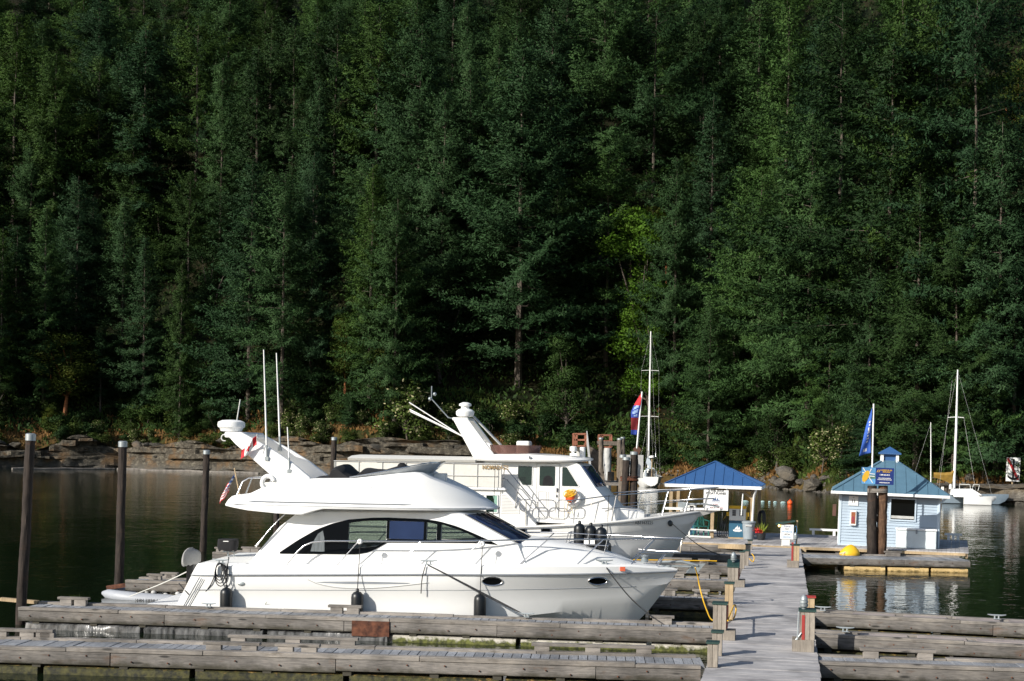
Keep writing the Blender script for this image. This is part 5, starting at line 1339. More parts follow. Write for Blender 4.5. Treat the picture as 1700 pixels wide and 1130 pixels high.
# ------------------------------------------------------------------ the pale trawler behind
TA = R(-6)
tb = thing("trawler_yacht", (0, 42.4, 0), TA, "cream trawler with a raked radar mast moored behind the big yacht", "boat")
def tw(x, y, z):
    c, s = math.cos(TA), math.sin(TA); return Vector((c * x - s * y, 42.4 + s * x + c * y, z))
def tB(x): return hermite([(-5.5, 1.7), (-3, 1.88), (0, 1.9), (1.5, 1.85), (2.8, 1.68), (3.8, 1.40), (4.7, 1.0), (5.4, .56), (5.8, .26), (6.05, .02)], x)
def tS(x): return interp([(-5.5, 1.40), (-1, 1.40), (.1, 1.43), (1.5, 1.5), (3, 1.62), (4.5, 1.78), (6.05, 1.98)], x)
def tK(x): return hermite([(-5.5, -.5), (4.2, -.45), (4.75, -.1), (5.11, .43), (5.6, 1.2), (6.05, 1.95)], x)
def tk2(x): return interp([(-5.5, 1.02), (.6, 1.08), (3, 1.22), (4.6, 1.40), (5.7, 1.58), (6.05, 1.7)], x)
def t_pt(x, z, off=0.):
    B = tB(x); t = smoothstep(2.0, 5.8, x); k = tK(x); zc = max(interp([(-5.5, .15), (3, .2), (5, .8), (6.05, 1.9)], x), k + .01); zk = max(tk2(x), k + .02); zs = tS(x)
    return (x, -interp([(k, 0), (zc, B * (.90 - .38 * t)), (zk, B * (.98 - .13 * t)), (zk + .03, B * (.995 - .12 * t)), (max(zs, k + .03), B)], z) - off, z)
rings = []; xs2 = [-5.5, -5, -4, -3, -2, -1, 0, .7, 1.3] + [1.7 + .2 * i for i in range(21)] + [5.85, 5.95, 6.02, 6.05]
for x in xs2:
    k = tK(x); zs = tS(x); zc = max(interp([(-5.5, .15), (3, .2), (5, .8), (6.05, 1.9)], x), k + .01); zk = max(tk2(x), k + .02)
    h = [t_pt(x, z) for z in (k, zc, max((zc + zk) / 2, k + .015), zk, zk + .03, max(zs, k + .04))]
    rings.append(h + [(a, -b, c) for a, b, c in reversed(h[1:])])
MB().loft(rings).build("hull", cream, tb, smooth=30)
mb = MB()
for sg in (-1, 1): mb.tube([(x, sg * (tB(x) + .02), tS(x) - .03) for x in xs2], .03, 6)
mb.build("cap_rail", cream, tb, smooth=60)
mb = MB(); mb.tube([(x, -(tB(x) + .035), tS(x) - .075) for x in xs2], .012, 5); mb.build("rub_line", greyline, tb, smooth=60)
# aft cabin, raised side with the slanting front edge
def side(poly, name, mat, y0, y1, par=tb, bev=0, **k): return MB().py(poly, y0, y1).build(name, mat, par, bevel=bev, **k)
side([(-5.3, 1.38), (-5.3, 2.52), (-.02, 2.54), (.98, 1.5), (.98, 1.38)], "aft_cabin", cream, -1.82, 1.82, bev=.02)
side([(-5.4, 2.53), (-5.4, 2.60), (-.02, 2.61), (.04, 2.55), (.0, 2.53)], "upper_deck_edge", white, -1.90, 1.90, bev=.015)
for x0, x1, z0, z1, m_ in ((-1.02, -.62, 1.84, 2.38, softgrey), (-.585, -.22, 1.84, 2.38, greenglass), (-2.1, -1.15, 1.84, 2.38, greenglass)):
    w_ = MB().box(x0, x1, -1.835, -1.815, z0, z1).build("cabin_window", m_, tb)
    if m_ is greenglass: MB().prism([(x1 - .11, z0 + .02), (x1 - .02, z0 + .02), (x1 - .02, z1 - .02), (x1 - .15, z1 - .02), (x1 - .10, z0 + .3)], lambda x, z: (x, -1.842, z), lambda x, z: (x, -1.836, z)).build("curtain", chairgreen if False else pm("pale_green_curtain", (.25, .45, .36), .8) if "pale_green_curtain" not in MATS else MATS["pale_green_curtain"], w_)
    mb = MB()
    for a_, b_ in (((x0, z0), (x1, z0)), ((x0, z1), (x1, z1)), ((x0, z0), (x0, z1)), ((x1, z0), (x1, z1))): mb.bar((a_[0], -1.835, a_[1]), (b_[0], -1.835, b_[1]), .03, .03, up=(0, 1, 0))
    mb.build("frame", white, w_)
gr = side([(-.13, 1.82), (.47, 1.82), (.45, 1.95), (-.0, 2.41), (-.13, 2.41)], "vent_grille", cream, -1.835, -1.80, bev=.01)
mb = MB()
for i in range(12): z = 1.87 + i * .045; mb.box(-.10, min(.42, .42 - max(0, (z - 1.95)) * .98), -1.842, -1.836, z, z + .012)
mb.build("louvre", softgrey, gr)
# pilothouse
PH = [(-.70, 1.6), (-.70, 3.42), (2.10, 3.42), (2.26, 3.34), (2.74, 2.66), (3.32, 2.02), (3.40, 1.5)]
rings = []
for s in (-1, -.97, -.94, -.84, -.72, -.6, -.48, -.36, -.24, -.12, 0, .12, .24, .36, .48, .6, .72, .84, .94, .97, 1):
    rings.append([(x + (.30 * (1 - s * s) if i >= 3 else (.15 * (1 - s * s) if i == 2 else 0)), s * (1.50 - .06 * (z - 1.6)), z) for i, (x, z) in enumerate(PH)])
MB().loft(rings).build("pilothouse", cream, tb, smooth=25)
def py_(z): return 1.50 - .06 * (z - 1.6)
def rounded(poly, r=.05, n=4):
    out = []; m = len(poly)
    for i in range(m):
        p0, p, p1 = Vector(poly[i - 1]), Vector(poly[i]), Vector(poly[(i + 1) % m])
        a = (p0 - p).normalized(); b = (p1 - p).normalized(); A, B = p + a * r, p + b * r
        for k in range(n + 1):
            t = k / n; q = A * (1 - t) ** 2 + p * 2 * t * (1 - t) + B * t * t; out.append((q.x, q.y))
    return out
def tpanel(poly, name, mat, o0, o1, par=tb): return MB().prism(poly, lambda x, z: (x, -py_(z) - o0, z), lambda x, z: (x, -py_(z) - o1, z)).build(name, mat, par)
door = tpanel([(.93, 1.72), (1.62, 1.72), (1.62, 3.37), (.93, 3.37)], "door", cream, -.002, .022)
mb = MB()
for a_, b_ in (((.93, 1.72), (.93, 3.37)), ((1.62, 1.72), (1.62, 3.37)), ((.93, 3.37), (1.62, 3.37)), ((1.0, 2.5), (1.24, 2.5)), ((1.30, 2.5), (1.54, 2.5)), ((1.0, 1.85), (1.0, 2.5)), ((1.24, 1.85), (1.24, 2.5)), ((1.30, 1.85), (1.30, 2.5)), ((1.54, 1.85), (1.54, 2.5))):
    mb.bar((a_[0], -py_(a_[1]) - .024, a_[1]), (b_[0], -py_(b_[1]) - .024, b_[1]), .014, .008, up=(0, 1, 0))
mb.build("door_moulding", softgrey, door)
tpanel(rounded([(1.02, 2.68), (1.50, 2.68), (1.50, 3.29), (1.02, 3.29)]), "door_window", greenglass, .022, .030, door)
mb = MB(); mb.box(1.555, 1.585, -py_(2.55) - .06, -py_(2.55) - .02, 2.50, 2.62); mb.box(1.555, 1.58, -py_(2.4) - .05, -py_(2.4) - .02, 2.34, 2.41); mb.build("door_handle", blackrub, door)
for poly in ([(.34, 2.92), (.50, 2.68), (.80, 2.68), (.80, 3.29), (.34, 3.29)], [(1.71, 2.67), (2.26, 2.67), (1.86, 3.28), (1.71, 3.28)]):
    w_ = tpanel(rounded(poly, .045), "side_window", greenglass, -.002, .008)
    pr = rounded(poly, .045); MB().tube([(x, -py_(z) - .008, z) for x, z in pr], .014, 5, closed=True).build("frame", white, w_, smooth=60)
mb = MB(); MB().prism(rounded([(1.12, 2.70), (1.46, 2.70), (1.42, 2.92), (1.34, 3.0), (1.22, 3.0), (1.14, 2.92)], .05), lambda x, z: (x, -py_(z) - .031, z), lambda x, z: (x, -py_(z) - .033, z)).build("helm_seat", blackcloth, door)
def tfront(s, k): a, b = Vector((2.26, 0, 3.34)), Vector((2.74, 0, 2.66)); p = a.lerp(b, k); return Vector((p.x + .30 * (1 - s * s), s * py_(p.z), p.z))
tn = Vector((.82, 0, .58))
for s0, s1 in ((-.93, -.36), (-.31, .31), (.36, .93)):
    mb = MB(); n = 6; g0 = [[tfront(s0 + (s1 - s0) * i / n, k) + tn * .014 for k in (.04, .5, .97)] for i in range(n + 1)]
    mb.add([p for r_ in g0 for p in r_], [(i * 3 + j, (i + 1) * 3 + j, (i + 1) * 3 + j + 1, i * 3 + j + 1) for i in range(n) for j in range(2)])
    w_ = mb.build("windscreen", blueglass, tb, smooth=60); so = w_.modifiers.new("thick", 'SOLIDIFY'); so.thickness = .012
rings = []
for x, w, z0, z1 in ((-.95, 1.60, 3.42, 3.56), (-.5, 1.66, 3.41, 3.62), (.7, 1.68, 3.41, 3.66), (1.6, 1.64, 3.42, 3.60), (2.2, 1.45, 3.44, 3.56), (2.46, 1.15, 3.46, 3.54), (2.58, .5, 3.48, 3.52)):
    rings.append([(x, -w + .03, z0), (x, -w, z0 + .05), (x, -w + .1, z1 - .02), (x, 0, z1 + .04), (x, w - .1, z1 - .02), (x, w, z0 + .05), (x, w - .03, z0)])
MB().loft(rings).build("roof", cream, tb, smooth=45)
MB().ball((.72, -1.68, 3.55), .045, 10, 6).build("deck_light", steel, tb, smooth=60)
# foredeck trunk
rings = []
for x, w, z in ((3.0, 1.15, 2.04), (3.6, 1.08, 2.02), (4.1, .92, 1.96), (4.25, .85, 1.90)):
    b = tS(x) - .05; rings.append([(x, -w, b), (x, -w + .04, z - .05), (x, -w + .12, z), (x, w - .12, z), (x, w - .04, z - .05), (x, w, b)])
MB().loft(rings).build("foredeck_trunk", cream, tb, smooth=30)
mb = MB(); mb.box(4.9, 6.62, -.2, .2, 1.98, 2.05); mb.add([(6.0, -.17, 1.97), (6.0, .17, 1.97), (6.55, .12, 1.97), (6.55, -.12, 1.97), (5.85, 0, 1.72)], [(0, 1, 2, 3), (0, 4, 1), (1, 4, 2), (2, 4, 3), (3, 4, 0)]); mb.build("bow_pulpit", cream, tb, bevel=.01)
mb = MB(); mb.tube([(5.5, 0, 2.15), (6.1, 0, 2.18), (6.6, 0, 2.10)], .03, 8); mb.box(5.3, 5.6, -.1, .1, 2.05, 2.22); mb.add([(6.4, 0, 2.1), (6.72, -.12, 2.02), (6.72, .12, 2.02), (6.5, 0, 1.95)], [(0, 1, 2), (1, 3, 2), (0, 3, 1), (0, 2, 3)]); mb.build("anchor", galv, tb, bevel=.005)
# rails round the foredeck and the side-deck gate loops
mb = MB()
def tr_y(x): return max(.20, tB(min(x, 6.0)) - .06) if x < 5.6 else interp([(5.6, .36), (6.55, .22)], x)
def tr_z(x): return interp([(1.9, 2.24), (3, 2.40), (4.5, 2.54), (6.5, 2.70)], x)
for sg in (-1, 1):
    X_ = [1.9 + .35 * i for i in range(14)]
    mb.tube([(x, sg * tr_y(x), tr_z(x)) for x in X_], .02, 6)
    mb.tube([(x, sg * (tr_y(x) + .0), tS(x) + (tr_z(x) - tS(x)) * .52) for x in X_[3:]], .013, 6)
    for xb, dx in ((1.82, .02), (2.55, .12), (3.25, .14), (4.0, .15), (4.8, .18), (5.5, .2), (6.1, .2)):
        mb.tube([(xb, sg * tr_y(xb), tS(xb) + .01), (xb + dx, sg * tr_y(xb + dx), tr_z(xb + dx))], .014, 6)
mb.tube([(6.45, -.22, 2.7), (6.55, 0, 2.7), (6.45, .22, 2.7)], .02, 6)
def loop(x0, x1, z0, z1, y): 
    r = .12; P = []
    for c, a in (((x1 - r, z1 - r), 0), ((x0 + r, z1 - r), 90), ((x0 + r, z0 + r), 180), ((x1 - r, z0 + r), 270)):
        for i in range(5): t = R(a + i * 22.5); P.append((c[0] + r * math.cos(t), y, c[1] + r * math.sin(t)))
    mb.tube(P, .018, 6, closed=True)
loop(1.00, 1.56, 1.92, 2.26, -1.84); loop(1.60, 2.1, 1.93, 2.27, -1.82); loop(.45, .95, 1.92, 2.26, -1.85)
mb.tube([(.66, -1.86, 1.46), (.66, -1.86, 2.27)], .016, 6)
for dz in (0, -.32):
    mb.tube([(-.45, -1.86, 3.22 + dz), (-.05, -1.86, 3.22 + dz), (.06, -1.86, 3.17 + dz), (.85, -1.86, 2.27 + dz * .9)], .018, 6)
for x, z in ((-.02, 3.2), (.42, 2.75)): mb.tube([(x - .10, -1.86, z - .75), (x, -1.86, z)], .014, 6)
mb.build("rails", steel, tb, smooth=60)
# upper aft deck: pipe frame laced with pale cloth, and the folded canopy edge
for q_ in ((-5.3, -.1, -1.88, -1.87), (-5.3, -.1, 1.87, 1.88), (-5.36, -5.35, -1.8, 1.8)): MB().box(*q_, 2.62, 3.30).build("weather_cloth", bimini, tb)
MB().tube([(-5.35, 1.88, 3.33), (-.1, 1.88, 3.33)], .02, 6).build("deck_rail", softgrey, tb)
mb = MB(); mb.tube([(-5.35, -1.88, 3.33), (-.1, -1.88, 3.33)], .02, 6)
for i in range(8): mb.tube([(-5.3 + i * .74, -1.90, 2.6), (-5.3 + i * .74, -1.90, 3.33)], .009, 6)
mb.tube([(-5.3, -1.90, 2.95), (-.2, -1.90, 2.95)], .010, 5); mb.build("deck_rail", softgrey, tb, smooth=60)
rings = []
for x in [-4.95 + .5 * i for i in range(9)]: rings.append([(x, -1.7, 3.36), (x, -1.74, 3.43), (x, -1.2, 3.50), (x, 0, 3.53), (x, 1.2, 3.5), (x, 1.74, 3.43), (x, 1.7, 3.36)])
MB().loft(rings).build("canopy", bimini, tb, smooth=50)
text("NOMADAZE", .17, tan, tb, face_mat(-.30, -1.905, 3.22), sx_=.85, bold=.004)
text("AB1163225", .13, ink, tb, Matrix.Translation((4.25, -1.25, 1.60)) @ Matrix.Rotation(R(24), 4, 'Z') @ Matrix.Rotation(R(80), 4, 'X'), sx_=1.)
for x, z in ((.53, 1.31), (1.28, 1.34)):
    y = t_pt(x, z)[1]; w_ = MB().prism(rounded([(x - .16, z - .07), (x + .16, z - .07), (x + .16, z + .07), (x - .16, z + .07)], .03), lambda a, b: (a, y - .018, b), lambda a, b: (a, y + .03, b)).build("porthole", steel, tb)
    MB().prism(rounded([(x - .125, z - .045), (x + .125, z - .045), (x + .125, z + .045), (x - .125, z + .045)], .02), lambda a, b: (a, y - .026, b), lambda a, b: (a, y + .0, b)).build("glass", darkglass, w_)
mb = MB().lathe([(.02, 0), (.10, .0), (.10, .03), (.05, .05)], (0, 0, 0), 12); o = mb.build("hawse_hole", blackrub, tb, smooth=40); p = t_pt(5.05, 1.58); o.location = p; o.rotation_euler = (R(80), 0, R(45))
# radar mast, leaning aft
mb = MB(); mb.py([(-1.08, 3.45), (-.45, 3.62), (-1.32, 4.74), (-1.78, 4.70)], -.98, -.86); ml = mb.build("mast_leg", cream, tb, bevel=.03, smooth=40)
MB().py([(-1.08, 3.45), (-.45, 3.62), (-1.32, 4.74), (-1.78, 4.70)], .5, .62).build("mast_leg", cream, tb, bevel=.03, smooth=40)
mb = MB(); mb.box(-1.80, -1.30, -.98, .62, 4.66, 4.76); mb.build("mast_head", cream, tb, bevel=.03)
for y in (-.5, -.2): MB().tube([(-.15, y, 3.66), (-.35, y, 3.95), (-1.22, y, 4.82)], .03, 6).build("mast_strut", softgrey, tb, smooth=60)
mb = MB().lathe([(.15, 0), (.26, .03), (.29, .10), (.29, .18), (.22, .24), (.13, .27), (.13, .33), (.2, .36), (.19, .42), (.08, .47)], (-1.45, -.6, 4.78), 18); mb.build("radar_dome", white, tb, smooth=35)
mb = MB(); mb.tube([(-1.75, -.5, 4.72), (-2.0, -.5, 4.76), (-2.55, -.5, 5.35), (-2.55, -.5, 5.75)], .022, 6); mb.ball((-2.45, -.5, 5.5), .06, 8, 6); mb.ball((-2.6, -.5, 5.35), .06, 8, 6); mb.build("light_bracket", galv, tb, smooth=60)
mb = MB()
for dy, dz in ((0, 0), (.12, -.22), (.2, -.28)): mb.tube([(-1.45, -.9 + dy, 4.15), (-3.25, -.6 + dy, 5.22 + dz)], .02, 6)
mb.build("rod", white, tb, smooth=60)
# flybridge seat box and smoked wind screen
mb = MB(); mb.box(.18, .60, -.45, .45, 3.6, 4.06); mb.build("helm_console", offwhite, tb, bevel=.05)
rings = []
for i in range(13):
    a = R(-150 + 300 * i / 12); rx, ry = .72, 1.05
    x, y = .1 + rx * math.cos(a) * 1.05, ry * math.sin(a) * .95
    rings.append([(x, y, 3.60), (x * 1.0 + .12 * math.cos(a), y * 1.06, 3.92), (x + .10 * math.cos(a), y * 1.045, 3.92), (x - .012, y * .985, 3.60)])
MB().loft(rings).build("wind_screen", pinkscreen, tb, smooth=50)
mb = MB(); mb.box(1.9, 2.12, -.75, -.55, 3.62, 3.70); mb.lathe([(.05, 0), (.05, .12), (.11, .16), (.11, .28), (.06, .30)], (2.0, -.65, 3.62), 10); mb.build("searchlight", white, tb, smooth=40)
MB().lathe([(.09, 0), (.09, .36), (.06, .38)], (2.28, -.4, 3.52), 12).build("stack", cream, tb, smooth=40)
# life ring with heaving line
e = thing("life_ring", tw(2.05, -1.56, 2.34), TA, "white life ring with an orange and yellow float hung on the cream trawler's cabin side", "life ring")
MB().tube([(.21 * math.cos(t), 0, .23 * math.sin(t)) for t in [i * math.pi / 12 for i in range(24)]], .062, 10, closed=True).build("ring", white, e, smooth=60)
MB().ball((-.07, -.07, .04), .15, 12, 8, 0, (1, .55, 1.25)).build("float_bag", orange, e, smooth=60)
mb = MB()
for k in range(7): mb.tube([(-.07 + (.08 + .02 * k) * math.cos(t + k), -.15 - .012 * (k % 3), .14 + (.05 + .012 * k) * math.sin(t)) for t in [i * math.pi / 7 for i in range(14)]], .011, 5, closed=True)
mb.tube([(-.1, -.12, -.1), (-.16, -.12, -.4), (-.05, -.12, -.5), (0, -.12, -.3), (.02, -.1, -.48)], .009, 5); mb.build("line", yellow, e, smooth=60)
p = t_pt(3.15, 1.0); e = thing("fender", tw(3.15, p[1] - .14, .55), TA, "dark green fender hanging by itself at the trawler's bow", "fender")
MB().lathe([(.02, 0), (.07, .02), (.115, .08), (.12, .14), (.12, .34), (.10, .42), (.05, .46), (.035, .52)], (0, 0, 0), 16).build("body", blackrub, e, smooth=50)
MB().tube([(0, 0, .5), (0, -.02, 1.2), (.02, .05, 1.9)], .010, 5).build("lanyard", rope_b, e)
rope([tw(5.1, -.70, 1.58), on_y(1160, 905, 41.0), on_z(1195, 921, ZT + .1)], .014, rope_b, "dark bow line from the trawler's hawse hole to the dock")
rope([tw(-.3, -1.98, 3.3), tw(-.32, -1.99, 2.2), tw(-.36, -1.96, 1.2)], .010, rope_b, "dark line hanging straight down the trawler's cabin side")
MB().box(2.9, 3.25, -1.42, -1.40, 1.72, 1.80).build("deck_vent", greyline, tb)

# ------------------------------------------------------------------ fuel shed
SA = R(-13); sp = on_z(1187, 893.5, ZP)
def sw(x, y, z, A=SA): c, s = math.cos(A), math.sin(A); return Vector((sp.x + c * x - s * y, sp.y + s * x + c * y, z))
sh = thing("fuel_shed", (sp.x, sp.y, ZP + .006), SA, "open fuel shed with a blue metal roof at the end of the walkway", "shed", tilt=R(.6))
S_ = F / sp.y                                       # photo pixels per metre here
ez, az = 2.05, 2.92; x0, x1, y0, y1 = -1.9, 1.70, -.55, 3.3; ax, ay = (x0 + x1) / 2, (y0 + y1) / 2
A_ = Vector((ax - .06, ay, az))
cor = [Vector((x0, y0, ez)), Vector((x1, y0, ez)), Vector((x1, y1, ez)), Vector((x0, y1, ez))]
rf = MB()
for i in range(4):
    a, b = cor[i], cor[(i + 1) % 4]; rf.add([a, b, A_, a + Vector((0, 0, -.03)), b + Vector((0, 0, -.03)), A_ + Vector((0, 0, -.03))], [(0, 1, 2), (3, 5, 4), (0, 3, 4, 1), (1, 4, 5, 2), (2, 5, 3, 0)])
blueroof = pm("blue_metal_roof", (.035, .10, .25), .45, var=.06, spec=.4); blueroof2 = pm("faded_blue_metal_roof", (.085, .165, .23), .45, var=.08, spec=.4)
def seams(cor, A_, pitch, r=.02):
    mb = MB()
    for i in range(4):
        a, b = cor[i], cor[(i + 1) % 4]; L = (b - a).length; d = (b - a) / L; n = int(L / pitch)
        mid = (a + b) / 2; up = A_ - mid
        for k in range(1, n):
            t = L * k / n; p = a + d * t; f = min(t, L - t) / (L / 2); q = p + up * f * .985
            nr = d.cross(up).normalized()
            mb.bar(p + nr * r * .5, q + nr * r * .5, .018, r, up=nr)
        mb.bar(a + Vector((0, 0, .01)), A_ + Vector((0, 0, .015)), .09, .02)
    return mb
r_ = rf.build("roof", blueroof, sh); seams(cor, A_, .33).build("roof_seam", blueroof, r_)
mb = MB()
for i in range(4): a, b = cor[i], cor[(i + 1) % 4]; d = (b - a).normalized(); mb.bar(a - d * .02 + Vector((0, 0, -.075)), b + d * .02 + Vector((0, 0, -.075)), .04, .12)
mb.build("fascia", white, sh, bevel=.005)
for x, y in ((-.12, .0), (-1.68, 2.4), (1.36, .0), (1.5, 2.9), (-1.72, .1)):
    MB().box(x - .065, x + .065, y - .065, y + .065, 0, ez - .12).build("post", woodraw, sh, bevel=.008)
mb = MB(); mb.bar((1.36, -.02, 1.55), (.85, -.02, 1.93), .08, .1, up=(0, 1, 0)); mb.bar((-.12, -.02, 1.55), (.35, -.02, 1.93), .08, .1, up=(0, 1, 0)); mb.build("brace", woodraw, sh)
mb = MB(); mb.box(x0 + .2, x1 - .2, -.08, .05, ez - .23, ez - .13); mb.build("beam", woodraw, sh)
mb = MB(); mb.tube([(1.52, -.5, ez - .1), (1.46, -.3, ez - .3), (1.42, -.12, ez - .42), (1.36, -.10, .05)], .045, 8); mb.build("downpipe", white, sh, smooth=60)
mb = MB(); mb.tube([(.98, -.25, .92), (1.02, -.25, 1.75)], .03, 6); mb.build("drain_hose", white, sh, smooth=60)
mb = MB(); mb.box(-2.1, -.15, -.2, -.16, .02, .08); mb.tube([(-2.1, -.18, .33), (.05, -.18, .30)], .03, 6); mb.box(-1.0, -.94, -.2, -.16, 0, .9); mb.build("side_rail", offwhite, sh)
# hanging sign
sg = thing("hanging_sign", sw(.04, -.62, ZP + .0), SA, "white sign about float planes hanging from the shed's eave", "sign", tilt=R(.6))
MB().box(-.46, .46, -.015, .015, 1.10, 1.86).build("board", white, sg, bevel=.004)
text("FUEL DOCK", .10, ink, sg, face_mat(.05, -.018, 1.83), bold=.003, sx_=.9); text("FLOAT PLANES", .115, ink, sg, face_mat(0, -.018, 1.73), bold=.003, sx_=.97)
mb = MB()
for k, (a_, h_) in enumerate(((-.09, .08), (-.03, .13), (.05, .10))): mb.add([(a_ - .03, -.019, 1.48), (a_ + .045, -.019, 1.48), (a_ + .02, -.019, 1.48 + h_)], [(0, 1, 2)])
mb.box(-.15, .17, -.02, -.017, 1.455, 1.475); mb.build("emblem", blueink, sg)
text("moorage", .075, blueink, sg, face_mat(.01, -.018, 1.42), shear=.3) if False else None
mb = MB(); mb.tube([(-.14 + .02 * i, -.019, 1.415 + .014 * math.sin(i * 1.9)) for i in range(16)], .009, 4); mb.build("emblem_script", blueink, sg)
text("NO", .115, redink, sg, face_mat(.0, -.018, 1.29), bold=.003); text("PARKING", .115, redink, sg, face_mat(.03, -.018, 1.17), bold=.003)
mb = MB(); mb.tube([(-.4, 0, 1.86), (-.4, .05, 1.95)], .01, 5); mb.tube([(.4, 0, 1.86), (.4, .05, 1.95)], .01, 5); mb.build("hanger", galv, sg)
# fuel pump
e = thing("fuel_pump", sw(.82, .15, ZP + .006), SA, "blue and white fuel pump with a yellow top under the shed roof", "pump")
MB().box(-.31, .31, 0, .45, .05, .68).build("lower_panel", teal, e, bevel=.01); MB().box(-.31, .31, .0, .45, .69, 1.13).build("upper_panel", offwhite, e, bevel=.01)
MB().box(-.32, .32, -.01, .46, 1.14, 1.24).build("header", yellow, e, bevel=.01); MB().box(-.34, .36, -.04, .5, 0, .05).build("plinth", woodraw, e)
for xx in (-.2, .07):
    w_ = MB().box(xx, xx + .15, -.006, .0, .86, 1.10).build("display", softgrey, e)
    mb = MB()
    for k in range(3): mb.box(xx + .01, xx + .14, -.009, -.006, .875 + k * .075, .93 + k * .075)
    mb.build("readout", ink, w_)
mb = MB()
for a_, h_ in ((-.06, .09), (-.01, .15), (.06, .11)): mb.add([(a_ - .04, -.004, .36), (a_ + .05, -.004, .36), (a_ + .02, -.004, .36 + h_)], [(0, 1, 2)])
mb.box(-.15, .17, -.005, -.002, .29, .345); mb.box(-.1, .12, -.005, -.002, .265, .282); mb.build("emblem", white, e)
for sx0 in (-1, 1):
    mb = MB(); mb.box(sx0 * .37 - .05, sx0 * .37 + .05, .1, .2, .85, 1.0); mb.bar((sx0 * .37, .15, .95), (sx0 * .43 - .1, .1, .72), .04, .04); mb.build("nozzle", yellow, e)
for k in range(5):
    xx = -.46 - .07 * k; o = MB().tube([(xx + .02 * math.sin(k), .1 + .03 * k, 1.02 - .05 * (k % 2)), (xx + .03, .08, .8), (xx - .02, .06 + .02 * k, .35), (xx + .0, .05, .08), (xx + .10, .03, .04), (xx + .14, .06, .15), (xx + .08, .1, .8)], .018, 6).build("hose", blackrub, e, smooth=60)
o = MB()
for k in range(4): o.tube([(.85 + .10 * math.cos(t) + .03 * k, .3 + .04 * k, .75 + .33 * math.sin(t)) for t in [i * math.pi / 9 for i in range(18)]], .02, 6, closed=True)
o.build("hose_coil", blackrub, e, smooth=60)
e = thing("trash_bin", sw(1.26, -.0, ZP + .006), SA, "grey plastic bin beside the fuel pump", "bin")
MB().lathe([(.18, 0), (.2, .02), (.24, .62), (.27, .63), (.27, .67), (.25, .68), (.20, .70)], (0, 0, 0), 18).build("body", trashgrey, e, smooth=30); mb = MB(); mb.box(-.12, .12, -.26, -.225, .5, .56); mb.build("handle", softgrey, e)
e = thing("flower_pot", sw(1.73, -.12, ZP + .006), SA, "black pot with red flowers and spiky leaves at the shed corner", "plant pot")
MB().lathe([(.13, 0), (.15, .03), (.18, .24), (.19, .25), (.17, .26)], (0, 0, 0), 16).build("pot", terracotta, e, smooth=30)
V, Fc = [], []; rq = random.Random(2)
for i in range(60): d = Vector((rq.gauss(.06, .3), rq.gauss(0, .3), rq.uniform(.6, 1))).normalized(); quad(V, Fc, Vector((.03, 0, .24)), d * rq.uniform(.2, .48), .012, Vector((rq.gauss(0, 1), -1, 0)).normalized())
o = bpy.data.objects.new("leaves", leaf_mesh("leaves", V, Fc, [leafy("yellow_green_leaves", ((.14, .2, .03), (.25, .3, .05), (.38, .4, .09)), per_obj=.05)])); col.objects.link(o); o.parent = e
V, Fc = [], []
for i in range(140): p = Vector((-.09 + rq.gauss(0, .07), -.05 + rq.gauss(0, .06), .33 + rq.gauss(0, .05))); quad(V, Fc, p, Vector((rq.gauss(0, 1), rq.gauss(0, 1), rq.gauss(0, 1))).normalized() * .06, .02, Vector((rq.gauss(0, 1), -1, rq.gauss(0, 1))).normalized())
o = bpy.data.objects.new("blossom", leaf_mesh("flowers", V, Fc, [petal])); col.objects.link(o); o.parent = e
def chair(loc, rz, label, m_):
    e = thing("plastic_chair", loc, rz, label, "chair")
    MB().box(-.22, .22, -.22, .22, .40, .44).build("seat", m_, e, bevel=.02)
    for a_ in (-.2, .2):
        for b_ in (-.2, .2): MB().bar((a_ * 1.1, b_ * 1.1, 0), (a_, b_, .4), .045, .045).build("leg", m_, e)
        MB().tube([(a_ * 1.15, -.2, .42), (a_ * 1.2, -.2, .63), (a_ * 1.2, .2, .66)], .022, 6).build("armrest", m_, e, smooth=60)
    mb = MB(); mb.tube([(-.22, .22, .44), (-.22, .27, .72), (-.12, .29, .84), (.12, .29, .84), (.22, .27, .72), (.22, .22, .44)], .022, 6)
    for k in range(5): xx = -.15 + .075 * k; mb.box(xx - .02, xx + .02, .235, .25, .44, .8)
    mb.build("backrest", m_, e)
chair(sw(-.56, .35, ZP + .006), SA + R(30), "green plastic chair beside the wooden shed post", chairgreen)
chair(sw(-1.25, .5, ZP + .006), SA + R(-20), "dark teal plastic chair half hidden behind the trawler's bow", teal)
e = thing("fuel_pump", sw(-1.2, 1.6, ZP + .006), SA, "second pale pump mostly hidden behind the trawler's bow", "pump")
MB().box(-.31, .31, 0, .45, .05, .68).build("lower_panel", teal, e, bevel=.01); MB().box(-.31, .31, .0, .45, .69, 1.24).build("upper_panel", offwhite, e, bevel=.01)
mb = MB()
for xx in (-.2, .07): mb.box(xx, xx + .15, -.008, -.001, .95, 1.15)
mb.build("readout", ink, e)

